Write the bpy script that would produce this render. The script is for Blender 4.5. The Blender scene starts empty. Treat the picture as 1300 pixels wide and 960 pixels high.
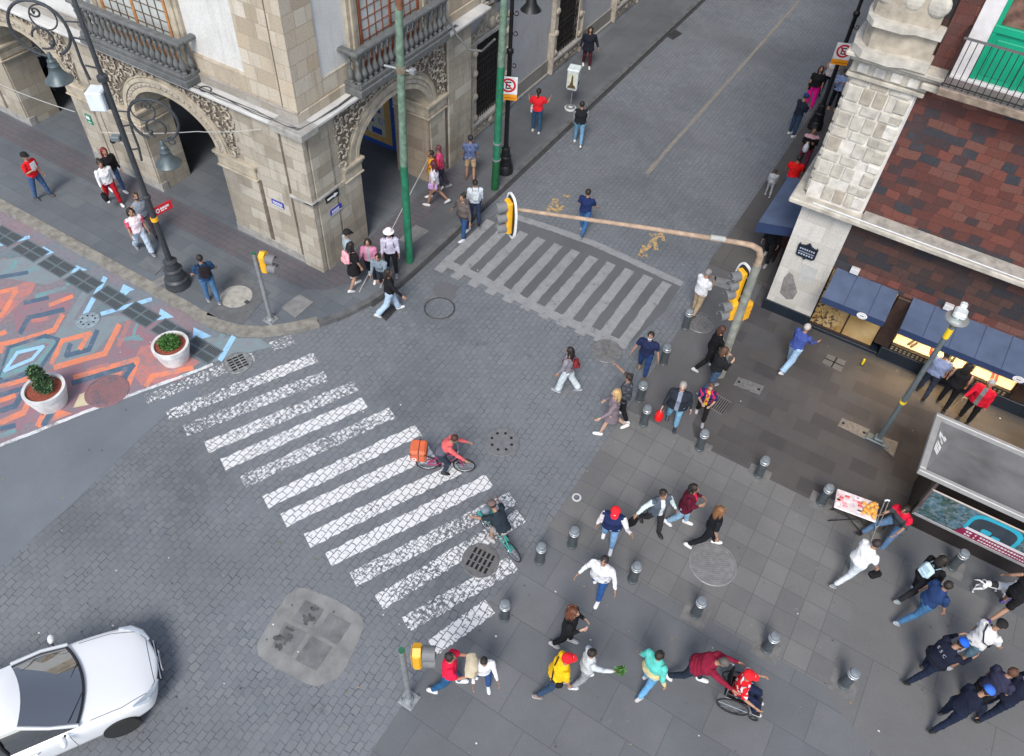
import bpy, math, random
import numpy as np
from mathutils import Vector, Matrix, noise
random.seed(7)
R_ = math.radians
# ------------------------------------------------------------------ camera
CAM_F, CAM_PITCH, CAM_ROLL, CAM_YAW, CAM_H = 1015.314, 0.832679, 0.0627144, -0.508243, 16.124
_cp, _sp = math.cos(CAM_PITCH), math.sin(CAM_PITCH)
_F = np.array([math.sin(CAM_YAW)*_cp, math.cos(CAM_YAW)*_cp, -_sp])
_R = np.array([math.cos(CAM_YAW), -math.sin(CAM_YAW), 0.0])
_U = np.cross(_R, _F)
_R2 = _R*math.cos(CAM_ROLL)+_U*math.sin(CAM_ROLL)
_U2 = -_R*math.sin(CAM_ROLL)+_U*math.cos(CAM_ROLL)
CR = np.array([_R2, _U2, -_F]).T
scene = bpy.context.scene
col = scene.collection
cam_d = bpy.data.cameras.new("camera"); cam = bpy.data.objects.new("camera", cam_d); col.objects.link(cam)
cam_d.sensor_width = 36.0; cam_d.lens = CAM_F/1300*36.0; cam_d.shift_y = -45/1300.0
cam_d.clip_start = 0.1; cam_d.clip_end = 1000
_m = Matrix([list(CR[i]) for i in range(3)]).to_4x4(); _m.translation = Vector((0, 0, CAM_H))
cam.matrix_world = _m
scene.camera = cam
def at(px, py, z=0.0):
    """world point at height z that the photograph shows at (px, py)"""
    d = CR @ np.array([px-650.0, -(py-435.0), -CAM_F])
    p = np.array([0, 0, CAM_H]) + d*(CAM_H-z)/-d[2]
    return Vector(p)
def at2(px, py, z=0.0):
    p = at(px, py, z); return (p.x, p.y)
def azim(p0, p1, z=0.0):
    """world yaw of the ground direction from photo point p0 to p1 (0 = +Y)"""
    a, b = at(*p0, z), at(*p1, z); return math.atan2(-(b.x-a.x), b.y-a.y)
# ------------------------------------------------------------------ light
SUN_EL, SUN_AZ = 50, 162          # degrees, azimuth clockwise from +Y (north street)
w = bpy.data.worlds.new("World"); scene.world = w; w.use_nodes = True
nt = w.node_tree; nt.nodes.clear()
sky = nt.nodes.new('ShaderNodeTexSky'); sky.sky_type = 'NISHITA'; sky.sun_disc = False
sky.sun_elevation = R_(SUN_EL); sky.sun_rotation = R_(SUN_AZ); sky.air_density = 1.0; sky.dust_density = 3.0; sky.altitude = 2200
hs = nt.nodes.new('ShaderNodeHueSaturation'); hs.inputs['Saturation'].default_value = 0.55
bg = nt.nodes.new('ShaderNodeBackground'); bg.inputs['Strength'].default_value = 0.115
wo = nt.nodes.new('ShaderNodeOutputWorld')
nt.links.new(sky.outputs[0], hs.inputs['Color']); nt.links.new(hs.outputs[0], bg.inputs[0]); nt.links.new(bg.outputs[0], wo.inputs[0])
sd = bpy.data.lights.new("sun", 'SUN'); sd.energy = 1.5; sd.angle = R_(22); sd.color = (1.0, 0.93, 0.84)
sun = bpy.data.objects.new("sun", sd); col.objects.link(sun)
_sdir = Vector((math.sin(R_(SUN_AZ))*math.cos(R_(SUN_EL)), math.cos(R_(SUN_AZ))*math.cos(R_(SUN_EL)), math.sin(R_(SUN_EL))))
sun.rotation_euler = _sdir.to_track_quat('Z', 'Y').to_euler(); sun.location = (0, 0, 60)
scene.view_settings.view_transform = 'Standard'; scene.view_settings.look = 'None'
scene.view_settings.exposure = 1.18; scene.view_settings.gamma = 1.0
scene.view_settings.use_curve_mapping = False
scene.cycles.max_bounces = 6
# ------------------------------------------------------------------ materials
_mats = {}
class NT:
    def __init__(s, name):
        s.m = bpy.data.materials.new(name); s.m.use_nodes = True; s.t = s.m.node_tree
        s.b = s.t.nodes['Principled BSDF']; s.out = s.t.nodes['Material Output']
    def n(s, ty, **kw):
        nd = s.t.nodes.new(ty)
        for k, v in kw.items():
            if k.startswith('_'): setattr(nd, k[1:], v)
        return nd
    def set(s, nd, key, v):
        if hasattr(v, 'is_output') or isinstance(v, bpy.types.NodeSocket): s.t.links.new(v, nd.inputs[key])
        else: nd.inputs[key].default_value = v
    def math(s, op, a, b=0.0, clamp=False):
        nd = s.t.nodes.new('ShaderNodeMath'); nd.operation = op; nd.use_clamp = clamp
        s.set(nd, 0, a); s.set(nd, 1, b); return nd.outputs[0]
    def mix(s, f, a, b, blend='MIX'):
        nd = s.t.nodes.new('ShaderNodeMix'); nd.data_type = 'RGBA'; nd.blend_type = blend
        s.set(nd, 0, f); s.set(nd, 6, a); s.set(nd, 7, b); return nd.outputs[2]
    def ramp(s, f, stops, interp='LINEAR'):
        nd = s.t.nodes.new('ShaderNodeValToRGB'); cr = nd.color_ramp; cr.interpolation = interp
        while len(cr.elements) < len(stops): cr.elements.new(0.5)
        for e, (p, c) in zip(cr.elements, stops): e.position = p; e.color = c
        s.t.links.new(f, nd.inputs[0]); return nd.outputs[0]
    def noise(s, vec, scale, detail=3, rough=0.55, col=False):
        nd = s.t.nodes.new('ShaderNodeTexNoise'); nd.inputs['Scale'].default_value = scale
        nd.inputs['Detail'].default_value = detail; nd.inputs['Roughness'].default_value = rough
        if vec is not None: s.t.links.new(vec, nd.inputs['Vector'])
        return nd.outputs[1 if col else 0]
    def pos(s): return s.n('ShaderNodeNewGeometry').outputs['Position']
    def obj(s): return s.n('ShaderNodeTexCoord').outputs['Object']
    def comb(s, x, y, z=0.0):
        nd = s.n('ShaderNodeCombineXYZ'); s.set(nd, 0, x); s.set(nd, 1, y); s.set(nd, 2, z); return nd.outputs[0]
    def sep(s, v):
        nd = s.n('ShaderNodeSeparateXYZ'); s.t.links.new(v, nd.inputs[0]); return nd.outputs
    def bump(s, h, strength=0.4, dist=0.01):
        nd = s.n('ShaderNodeBump'); nd.inputs['Strength'].default_value = strength; nd.inputs['Distance'].default_value = dist
        s.t.links.new(h, nd.inputs['Height']); s.t.links.new(nd.outputs[0], s.b.inputs['Normal'])
    def brick(s, vec, w_, h_, mortar=0.01, bias=0.0, c1=(0,0,0,1), c2=(1,1,1,1), off=0.5, sm=0.1, freq=2):
        nd = s.n('ShaderNodeTexBrick'); nd.offset = off; nd.offset_frequency = freq
        nd.inputs['Color1'].default_value = c1; nd.inputs['Color2'].default_value = c2
        nd.inputs['Scale'].default_value = 1.0; nd.inputs['Mortar Size'].default_value = mortar
        nd.inputs['Mortar Smooth'].default_value = sm; nd.inputs['Bias'].default_value = bias
        nd.inputs['Brick Width'].default_value = w_; nd.inputs['Row Height'].default_value = h_
        nd.inputs['Mortar'].default_value = (0.5, 0.5, 0.5, 1)
        s.t.links.new(vec, nd.inputs['Vector']); return nd
def C4(c): return (c[0], c[1], c[2], 1.0)
def mat(name, c, rough=0.7, metal=0.0, var=0.12, scale=6.0, bump=0.0, emit=0.0, coord='pos', alpha=None, spec=0.5, trans=0.0, coat=0.0):
    if name in _mats: return _mats[name]
    N = NT(name); b = N.b
    v = N.pos() if coord == 'pos' else N.obj()
    f = N.noise(v, scale, 4)
    lo = tuple(x*(1-var) for x in c); hi = tuple(min(1, x*(1+var)) for x in c)
    N.set(b, 'Base Color', N.ramp(f, [(0.3, C4(lo)), (0.7, C4(hi))]))
    b.inputs['Roughness'].default_value = rough; b.inputs['Metallic'].default_value = metal
    b.inputs['Specular IOR Level'].default_value = spec
    if coat: b.inputs['Coat Weight'].default_value = coat
    if trans: b.inputs['Transmission Weight'].default_value = trans
    if bump: N.bump(N.noise(v, scale*4, 4), bump, 0.01)
    if emit: b.inputs['Emission Color'].default_value = C4(c); b.inputs['Emission Strength'].default_value = emit
    _mats[name] = N.m; return N.m
def cloth(c):
    """woven fabric of one colour, soft mottling and fold-like bump"""
    c = tuple(round(x, 3) for x in c); key = 'fabric_%d_%d_%d' % tuple(int(x*255) for x in c)
    return mat(key, c, 0.88, 0, 0.16, 9.0, 0.5, spec=0.2)
def rgb(h):
    """sRGB hex to linear"""
    o = []
    for i in (0, 2, 4):
        x = int(h[i:i+2], 16)/255; o.append(x/12.92 if x <= 0.04045 else ((x+0.055)/1.055)**2.4)
    return tuple(o)
# --- cobbles
def cobble_nodes(N):
    p = N.sep(N.pos())
    wob = N.noise(N.pos(), 0.9, 2, col=True); ws = N.sep(wob)
    u = N.math('ADD', p[1], N.math('MULTIPLY', ws[0], 0.22)); v = N.math('ADD', p[0], N.math('MULTIPLY', ws[1], 0.22))
    wf = N.sep(N.noise(N.pos(), 9, 1, col=True))
    u = N.math('ADD', u, N.math('MULTIPLY', wf[0], 0.06)); v = N.math('ADD', v, N.math('MULTIPLY', wf[1], 0.03))
    br = N.brick(N.comb(u, v), 0.190, 0.152, 0.010, sm=0.45, off=0.43)
    return br
def cobble(name='granite_cobbles', paint=None, wear=0.5):
    N = NT(name); br = cobble_nodes(N); fac = br.outputs['Fac']
    P = N.pos(); big = N.noise(P, 0.35, 4); mid = N.noise(P, 2.2, 4, 0.65); fine = N.noise(P, 60, 3)
    stone = N.ramp(br.outputs['Color'], [(0.0, C4((.145, .160, .180))), (0.5, C4((.162, .177, .197))), (1.0, C4((.184, .198, .214)))])
    stone = N.mix(N.ramp(big, [(0.35, (0, 0, 0, 1)), (0.7, (1, 1, 1, 1))]), stone, C4((.162, .174, .189)))
    stone = N.mix(0.6, stone, N.ramp(fine, [(0.3, (.55, .55, .55, 1)), (0.7, (1.25, 1.25, 1.25, 1))]), 'MULTIPLY')
    st_ = N.ramp(N.noise(P, 0.22, 5, 0.6), [(0.36, (.80, .80, .80, 1)), (0.5, (1, 1, 1, 1)), (0.66, (1.10, 1.10, 1.10, 1))]); stone = N.mix(1.0, stone, st_, 'MULTIPLY')
    sp_ = N.ramp(N.noise(P, 1.6, 3, 0.6), [(0.66, (1, 1, 1, 1)), (0.76, (.72, .72, .73, 1))]); stone = N.mix(1.0, stone, sp_, 'MULTIPLY')
    dusty = N.ramp(mid, [(0.34, (0, 0, 0, 1)), (0.62, (1, 1, 1, 1))])        # some joints are filled level
    jf = N.math('MULTIPLY', fac, N.math('SUBTRACT', 0.80, N.math('MULTIPLY', dusty, 0.62)))
    base = N.mix(jf, stone, C4((.045, .048, .054)))
    if paint is not None:
        vor = N.noise(P, 13, 5, 0.7); pat = N.noise(P, 0.75, 4, 0.6)
        m = N.math('ADD', N.math('MULTIPLY', vor, 1.0), N.math('MULTIPLY', pat, 0.40))
        m = N.math('ADD', m, N.math('MULTIPLY', N.sep(br.outputs['Color'])[0] if False else N.math('MULTIPLY', fine, 0.12), 1.0))
        mask = N.ramp(m, [(wear, (0, 0, 0, 1)), (wear+0.08, (1, 1, 1, 1))])
        mask = N.math('MULTIPLY', mask, N.math('SUBTRACT', 1.0, N.math('MULTIPLY', N.ramp(fac, [(0.02, (0, 0, 0, 1)), (0.35, (1, 1, 1, 1))]), 0.93)), True)
        base = N.mix(mask, base, C4(paint))
    N.set(N.b, 'Base Color', base)
    N.b.inputs['Roughness'].default_value = 0.75; N.b.inputs['Specular IOR Level'].default_value = 0.35
    h = N.math('SUBTRACT', 1.0, jf); h = N.math('ADD', h, N.math('MULTIPLY', fine, 0.25))
    N.bump(h, 0.45, 0.012)
    return N.m
def paving(name, cols, bw, bh, mortar=0.006, rot=0.0, joint=(.05, .052, .055), rough=0.7, off=0.5, stain=0.5, jstr=0.8):
    N = NT(name); P = N.pos()
    mp = N.n('ShaderNodeMapping'); mp.inputs['Rotation'].default_value = (0, 0, rot); N.t.links.new(P, mp.inputs['Vector'])
    br = N.brick(mp.outputs[0], bw, bh, mortar, off=off, sm=0.2)
    c = N.ramp(br.outputs['Color'], [(i/(len(cols)-1), C4(x)) for i, x in enumerate(cols)])
    big = N.noise(P, 0.5, 5, 0.6); fine = N.noise(P, 45, 3)
    c = N.mix(stain, c, N.ramp(big, [(0.3, (.72, .72, .72, 1)), (0.7, (1.15, 1.15, 1.15, 1))]), 'MULTIPLY')
    c = N.mix(0.5, c, N.ramp(fine, [(0.3, (.8, .8, .8, 1)), (0.7, (1.15, 1.15, 1.15, 1))]), 'MULTIPLY')
    spots = N.ramp(N.noise(P, 5.5, 2), [(0.72, (0, 0, 0, 1)), (0.78, (1, 1, 1, 1))])
    c = N.mix(N.math('MULTIPLY', spots, 0.35), c, C4(tuple(x*1.6 for x in cols[-1])))
    c = N.mix(N.math('MULTIPLY', br.outputs['Fac'], jstr), c, C4(joint))
    N.set(N.b, 'Base Color', c); N.b.inputs['Roughness'].default_value = rough
    N.b.inputs['Specular IOR Level'].default_value = 0.4
    N.bump(N.math('SUBTRACT', N.math('MULTIPLY', fine, 0.3), br.outputs['Fac']), 0.35, 0.008)
    return N.m
def wallstone(name, cols, bw, bh, mortar=0.012, joint=(.25, .23, .2), stain=0.6, constant=False, dirt=(.35, .33, .3), bumpd=0.012, jstr=0.6, off=0.5, irregular=0.0, squash=0.62):
    """block masonry mapped on any axis-aligned upright wall (x+y, z)"""
    N = NT(name); P = N.pos(); s = N.sep(P)
    u = N.math('ADD', s[0], s[1]); v = s[2]
    if irregular:
        q = N.sep(N.noise(P, 0.7, 2, col=True)); u = N.math('ADD', u, N.math('MULTIPLY', q[0], irregular)); v = N.math('ADD', v, N.math('MULTIPLY', q[1], irregular))
    br = N.brick(N.comb(u, v), bw, bh, mortar, off=off, sm=0.3); br.squash = squash; br.squash_frequency = 3
    st = [(i/(len(cols)) if constant else i/(len(cols)-1), C4(x)) for i, x in enumerate(cols)]
    c = N.ramp(br.outputs['Color'], st, 'CONSTANT' if constant else 'LINEAR')
    big = N.noise(P, 0.8, 5, 0.65); fine = N.noise(P, 22, 5, 0.7)
    mp = N.n('ShaderNodeMapping'); mp.inputs['Scale'].default_value = (3.5, 3.5, 0.45); N.t.links.new(P, mp.inputs['Vector'])
    streak = N.noise(mp.outputs[0], 1.4, 4, 0.6)
    c = N.mix(0.8, c, N.ramp(fine, [(0.3, (.78, .78, .78, 1)), (0.7, (1.15, 1.15, 1.15, 1))]), 'MULTIPLY')
    c = N.mix(N.math('MULTIPLY', N.ramp(big, [(0.5, (0, 0, 0, 1)), (0.75, (1, 1, 1, 1))]), stain), c, C4(dirt))
    c = N.mix(N.math('MULTIPLY', N.ramp(streak, [(0.55, (0, 0, 0, 1)), (0.8, (1, 1, 1, 1))]), stain*0.8), c, C4(tuple(x*0.75 for x in dirt)))
    c = N.mix(N.math('MULTIPLY', br.outputs['Fac'], jstr), c, C4(joint))
    N.set(N.b, 'Base Color', c); N.b.inputs['Roughness'].default_value = 0.85; N.b.inputs['Specular IOR Level'].default_value = 0.2
    N.bump(N.math('SUBTRACT', N.math('MULTIPLY', fine, 0.5), br.outputs['Fac']), 0.6, bumpd)
    return N.m
# ------------------------------------------------------------------ mesh builder
class MB:
    def __init__(s): s.V = []; s.F = []; s.I = []; s.M = []; s.T = None
    def mi(s, m):
        if m not in s.M: s.M.append(m)
        return s.M.index(m)
    def add(s, vs, fs, m):
        k = len(s.V); i = s.mi(m)
        for v in vs:
            v = Vector(v); s.V.append(s.T @ v if s.T is not None else v)
        for f in fs: s.F.append(tuple(a+k for a in f)); s.I.append(i)
        return s
    def box(s, x0, x1, y0, y1, z0, z1, m, bev=0.0):
        if x0 > x1: x0, x1 = x1, x0
        if y0 > y1: y0, y1 = y1, y0
        b = min(bev, (x1-x0)/2.2, (y1-y0)/2.2, (z1-z0)/2.2)
        if b <= 0:
            vs = [(x, y, z) for z in (z0, z1) for x, y in ((x0, y0), (x1, y0), (x1, y1), (x0, y1))]
            fs = [(3, 2, 1, 0), (4, 5, 6, 7), (0, 1, 5, 4), (1, 2, 6, 5), (2, 3, 7, 6), (3, 0, 4, 7)]
            return s.add(vs, fs, m)
        def ring(d, z): return [(x0+b+d*-b if 0 else x0+d, y0+b, z) for _ in ()]
        # bevelled box: 24 verts
        vs = []; idx = {}
        for sx in (0, 1):
            for sy in (0, 1):
                for sz in (0, 1):
                    X, Y, Z = (x0, x1)[sx], (y0, y1)[sy], (z0, z1)[sz]
                    dx, dy, dz = (b, -b)[sx], (b, -b)[sy], (b, -b)[sz]
                    for ax, q in enumerate(((X, Y+dy, Z+dz), (X+dx, Y, Z+dz), (X+dx, Y+dy, Z))):
                        idx[(sx, sy, sz, ax)] = len(vs); vs.append(q)
        fs = []
        I = lambda *k: idx[k]
        fs += [(I(0,0,0,0), I(0,0,1,0), I(0,1,1,0), I(0,1,0,0)), (I(1,0,0,0), I(1,1,0,0), I(1,1,1,0), I(1,0,1,0))]
        fs += [(I(0,0,0,1), I(1,0,0,1), I(1,0,1,1), I(0,0,1,1)), (I(0,1,0,1), I(0,1,1,1), I(1,1,1,1), I(1,1,0,1))]
        fs += [(I(0,0,0,2), I(0,1,0,2), I(1,1,0,2), I(1,0,0,2)), (I(0,0,1,2), I(1,0,1,2), I(1,1,1,2), I(0,1,1,2))]
        for sx in (0, 1):
            for sy in (0, 1): fs.append((I(sx,sy,0,0), I(sx,sy,0,1), I(sx,sy,1,1), I(sx,sy,1,0)))
        for sx in (0, 1):
            for sz in (0, 1): fs.append((I(sx,0,sz,0), I(sx,0,sz,2), I(sx,1,sz,2), I(sx,1,sz,0)))
        for sy in (0, 1):
            for sz in (0, 1): fs.append((I(0,sy,sz,1), I(0,sy,sz,2), I(1,sy,sz,2), I(1,sy,sz,1)))
        for sx in (0, 1):
            for sy in (0, 1):
                for sz in (0, 1): fs.append((I(sx,sy,sz,0), I(sx,sy,sz,1), I(sx,sy,sz,2)))
        return s.add(vs, fs, m)
    def prism(s, poly, z0, z1, m, ax='z'):
        n = len(poly)
        P = {'z': lambda a, b, c: (a, b, c), 'y': lambda a, b, c: (a, c, b), 'x': lambda a, b, c: (c, a, b)}[ax]
        vs = [P(a, b, z0) for a, b in poly]+[P(a, b, z1) for a, b in poly]
        fs = [tuple(reversed(range(n))), tuple(range(n, 2*n))]+[(i, (i+1) % n, n+(i+1) % n, n+i) for i in range(n)]
        return s.add(vs, fs, m)
    def poly(s, pts, m): return s.add(pts, [tuple(range(len(pts)))], m)
    def sheet(s, poly, z, m): return s.poly([(a, b, z) for a, b in poly], m)
    def tube(s, pts, rads, m, n=8, cap=True, ell=None, up=None):
        """pts: points; rads: r or (rx, ry) each"""
        pts = [Vector(p) for p in pts]; k = len(pts)
        if not hasattr(rads, '__len__'): rads = [rads]*k
        ref = Vector(up) if up is not None else None; vs = []
        prev = None
        for i, p in enumerate(pts):
            t = (pts[min(i+1, k-1)]-pts[max(i-1, 0)]).normalized()
            if prev is None:
                a = ref if ref is not None else (Vector((0, 0, 1)) if abs(t.z) < 0.9 else Vector((1, 0, 0)))
                x = (a-t*a.dot(t)).normalized()
            else: x = (prev-t*prev.dot(t)).normalized()
            prev = x; y = t.cross(x)
            r = rads[i]; rx, ry = (r, r) if not hasattr(r, '__len__') else r
            for j in range(n):
                a = 2*math.pi*j/n; vs.append(p+x*math.cos(a)*rx+y*math.sin(a)*ry)
        fs = [(i*n+j, i*n+(j+1) % n, (i+1)*n+(j+1) % n, (i+1)*n+j) for i in range(k-1) for j in range(n)]
        if cap: fs += [tuple(reversed(range(n))), tuple(range((k-1)*n, k*n))]
        return s.add(vs, fs, m)
    def lathe(s, prof, m, c=(0, 0, 0), n=16, sx=1.0, sy=1.0):
        vs = []; k = len(prof)
        for r, z in prof:
            for j in range(n):
                a = 2*math.pi*j/n; vs.append((c[0]+r*math.cos(a)*sx, c[1]+r*math.sin(a)*sy, c[2]+z))
        fs = [(i*n+j, i*n+(j+1) % n, (i+1)*n+(j+1) % n, (i+1)*n+j) for i in range(k-1) for j in range(n)]
        fs += [tuple(reversed(range(n))), tuple(range((k-1)*n, k*n))]
        return s.add(vs, fs, m)
    def ball(s, c, r, m, n=12, k=8):
        rx, ry, rz = (r, r, r) if not hasattr(r, '__len__') else r
        prof = [(math.sin(math.pi*i/k), -math.cos(math.pi*i/k)) for i in range(k+1)]
        prof[0] = (0.02, -1); prof[-1] = (0.02, 1)
        vs = []
        for q, z in prof:
            for j in range(n):
                a = 2*math.pi*j/n; vs.append((c[0]+q*math.cos(a)*rx, c[1]+q*math.sin(a)*ry, c[2]+z*rz))
        fs = [(i*n+j, i*n+(j+1) % n, (i+1)*n+(j+1) % n, (i+1)*n+j) for i in range(k) for j in range(n)]
        fs += [tuple(reversed(range(n))), tuple(range(k*n, (k+1)*n))]
        return s.add(vs, fs, m)
    def build(s, name, parent=None, loc=None, smooth=False, world=False):
        """world=True: vertices were written in world coordinates"""
        off = Vector((0, 0, 0))
        if parent is not None and world:
            off = WLOC[parent.name]
        if parent is None and loc is not None and world: off = Vector(loc)
        me = bpy.data.meshes.new(name); me.from_pydata([v-off for v in s.V], [], s.F)
        for m in s.M: me.materials.append(m)
        me.polygons.foreach_set('material_index', s.I)
        if smooth: me.polygons.foreach_set('use_smooth', [True]*len(s.F))
        me.update(); o = bpy.data.objects.new(name, me); col.objects.link(o)
        if smooth:
            try: me.set_sharp_from_angle(angle=R_(40))
            except Exception: pass
        if parent is not None: o.parent = parent; WLOC[o.name] = WLOC.get(parent.name, Vector((0, 0, 0)))
        elif loc is not None: o.location = loc; WLOC[o.name] = Vector(loc)
        else: WLOC[o.name] = Vector((0, 0, 0))
        return o
WLOC = {}
def tag(o, label=None, cat=None, group=None, kind=None):
    if label: o['label'] = label
    if cat: o['category'] = cat
    if group: o['group'] = group
    if kind: o['kind'] = kind
    return o
def thing(name, loc, label, cat, group=None, rz=0.0):
    o = bpy.data.objects.new(name, None); o.empty_display_size = 0.3; col.objects.link(o)
    o.location = loc; o.rotation_euler = (0, 0, rz); WLOC[o.name] = Vector(loc)
    return tag(o, label, cat, group)
def struct(mb, name, smooth=False): return tag(mb.build(name, smooth=smooth), kind='structure')
def dup(root, loc, rz=None, label=None):
    def cp(o, par):
        c = o.copy(); col.objects.link(c); c.parent = par; WLOC[c.name] = Vector(loc)
        for ch in list(o.children): cp(ch, c)
        return c
    r = cp(root, None); r.location = loc
    if rz is not None: r.rotation_euler = (0, 0, rz)
    if label: r['label'] = label
    return r
# ================================================================== SETTING
COB = cobble()
ASPH = paving('asphalt', [(.146, .166, .188), (.158, .178, .200)], 9, 9, 0.0, jstr=0, stain=0.6)
ASPH_DARK = paving('asphalt_patch', [(.112, .118, .126), (.122, .127, .136)], 9, 9, 0.0, jstr=0, stain=0.5)
SLAB_L = paving('sidewalk_slabs', [(.112, .128, .148), (.124, .139, .156), (.136, .150, .166)], 0.9, 0.45, 0.006, 0, (.045, .047, .05), stain=0.8, jstr=0.6)
SLAB_N = paving('north_sidewalk_slabs', [(.108, .115, .126), (.125, .130, .138)], 1.2, 0.6, 0.006, R_(90), (.05, .052, .056), stain=0.7, jstr=0.6)
BRICK_RED = paving('red_paving_band', [(.100, .106, .122), (.122, .110, .124), (.110, .108, .122)], 0.4, 0.2, 0.008, 0, (.06, .058, .065), stain=0.6)
DARKPAV = paving('dark_plaza_slabs', [(.058, .056, .059), (.070, .067, .069), (.084, .080, .080), (.074, .075, .080)], 0.62, 0.42, 0.004, 0, (.04, .038, .038), stain=0.8, jstr=0.5)
LIGHTPAV = paving('light_plaza_slabs', [(.140, .141, .143), (.156, .157, .157), (.170, .170, .169)], 0.5, 0.5, 0.008, R_(0), (.07, .07, .07), off=0.0, stain=0.7, jstr=.6)
GREYPAV = paving('grey_plaza_slabs', [(.118, .127, .137), (.130, .138, .147), (.142, .149, .157)], 1.15, 0.9, 0.008, R_(0), (.055, .058, .062), stain=0.7, jstr=0.5)
KERB = mat('kerb_stone', (.22, .21, .185), 0.8, var=0.3, scale=5, bump=0.5)
KERB_N = mat('grey_kerb_stone', (.11, .112, .115), 0.8, var=0.3, scale=4, bump=0.4)
GUTTER = mat('gutter_grime', (.045, .045, .046), 0.9, var=0.3, scale=3)
struct(MB().sheet([(-140, -60), (140, -60), (140, 200), (-140, 200)], 0.0, COB), 'road')
# asphalt of the avenue between mural and cobbles
struct(MB().sheet([(-27, -22), (-12.6, -22), (-12.75, 2.9), (-12.95, 5.9), (-12.7, 6.8), (-13.3, 7.4), (-13.47, 7.23), (-14.45, 5.35), (-15.45, 3.24), (-19, -5)], 0.004, ASPH), 'asphalt')
struct(MB().sheet([at2(*p) for p in [(556, 340), (600, 285), (640, 268), (700, 285), (868, 357), (845, 395), (792, 444), (690, 395), (600, 355)]], 0.004, ASPH_DARK), 'asphalt_patch')
# left (arcade) side walk, one raised slab
SW = 0.12
kerb_line = [(-70, 8.66), (-23.1, 8.68), (-15.4, 8.70), (-14.1, 8.69), (-13.42, 8.86), (-12.85, 9.18), (-12.27, 9.74), (-11.8, 10.35), (-11.45, 11.0), (-11.2, 11.78), (-11.02, 12.9), (-10.98, 14.3), (-10.97, 18.5), (-11.0, 35.0), (-11.0, 120)]
struct(MB().prism(kerb_line+[(-70, 120)], -0.3, SW, SLAB_L), 'sidewalk')
def ribbon(mb, pts, d0, d1, z, m, z0=None):
    """strip beside a polyline, offsets d0..d1 to its left"""
    pts = [Vector((p[0], p[1], 0)) for p in pts]; L = []; Rr = []
    for i, p in enumerate(pts):
        t = (pts[min(i+1, len(pts)-1)]-pts[max(i-1, 0)]).normalized(); nrm = Vector((-t.y, t.x, 0))
        L.append(p+nrm*d1); Rr.append(p+nrm*d0)
    for i in range(len(pts)-1):
        q = [(Rr[i].x, Rr[i].y, z), (Rr[i+1].x, Rr[i+1].y, z), (L[i+1].x, L[i+1].y, z), (L[i].x, L[i].y, z)]
        mb.poly(q, m)
        if z0 is not None:
            mb.poly([(Rr[i].x, Rr[i].y, z0), (Rr[i+1].x, Rr[i+1].y, z0), (Rr[i+1].x, Rr[i+1].y, z), (Rr[i].x, Rr[i].y, z)], m)
    return mb
kb = MB(); ribbon(kb, kerb_line[:8], -0.012, 0.30, SW+0.012, KERB, 0.0); ribbon(kb, kerb_line[7:], -0.012, 0.17, SW+0.012, KERB_N, 0.0)
struct(kb, 'kerb')
struct(ribbon(MB(), kerb_line[9:], -0.11, -0.012, 0.008, GUTTER), 'gutter')
struct(MB().sheet([(-13.05, 18.6), (-11.2, 12.6), (-11.17, 120), (-13.4, 120)], SW+0.004, SLAB_N), 'north_sidewalk')
struct(MB().sheet([(-70, 11.05), (-14.9, 11.05), (-13.1, 11.15), (-12.5, 11.5), (-12.1, 12.2), (-12.05, 18.4), (-12.95, 18.4), (-12.95, 11.95), (-70, 11.95)], SW+0.008, BRICK_RED), 'brick_band')
# plaza on the right
struct(MB().sheet([(-3.45, 12.5), (60, 12.5), (60, 40), (-3.45, 18.6)], 0.004, DARKPAV), 'plaza')
struct(MB().sheet([(-3.5, 8.45), (60, 8.45), (60, 12.5), (-3.5, 12.5)], 0.005, LIGHTPAV), 'plaza_light_band')
struct(MB().sheet([(2.95, 8.3), (60, -20), (60, 12.5), (2.95, 12.5)], 0.0062, paving('large_plain_slabs', [(.135, .136, .138), (.148, .148, .148)], 2.4, 1.9, 0.008, R_(0), (.07, .07, .07), stain=0.5, jstr=.6)), 'plaza_plain_band')
struct(MB().sheet([(3.0, 12.15), (60, 12.15), (60, 13.2), (3.3, 13.2), (3.0, 12.9)], 0.0068, ASPH_DARK), 'kiosk_apron')
struct(MB().sheet([(-3.5, 6.9), (-3.7, 6.2), (-3.95, 4.6), (-3.9, 2.0), (-3.6, -30), (60, -30), (60, 8.45), (-3.5, 8.45)], 0.004, GREYPAV), 'plaza_grey_band')
struct(MB().sheet([(-3.5, 12.5), (-3.5, 17.6), (-3.85, 18.6), (-3.9, 19.5), (-2.2, 19.5), (-2.0, 15.2), (-1.9, 13.0), (-1.6, 12.5)], 0.009, paving('corner_asphalt', [(.105, .105, .110), (.113, .112, .116)], 3, 3, 0.004, stain=0.5, jstr=.4)), 'corner_paving')
struct(MB().prism([(-3.85, 18.9), (-1.8, 18.9), (-1.8, 120), (-3.85, 120)], -0.3, 0.10, paving('east_sidewalk_slabs', [(.085, .080, .078), (.10, .094, .09)], 1.4, 1.9, 0.008, 0, (.05, .048, .046), stain=0.6)), 'east_sidewalk')
struct(ribbon(MB(), [(-3.86, 18.9), (-3.86, 120)], -0.12, 0.0, 0.006, GUTTER), 'east_gutter')
# light strips joining plaza bands
PALE = mat('pale_concrete', (.19, .19, .19), 0.8, var=0.2, scale=5, bump=0.3)
struct(MB().sheet([at2(*p) for p in [(903, 350), (951, 362), (943, 374), (897, 360)]], 0.014, PALE), 'ramp_strip')
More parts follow.
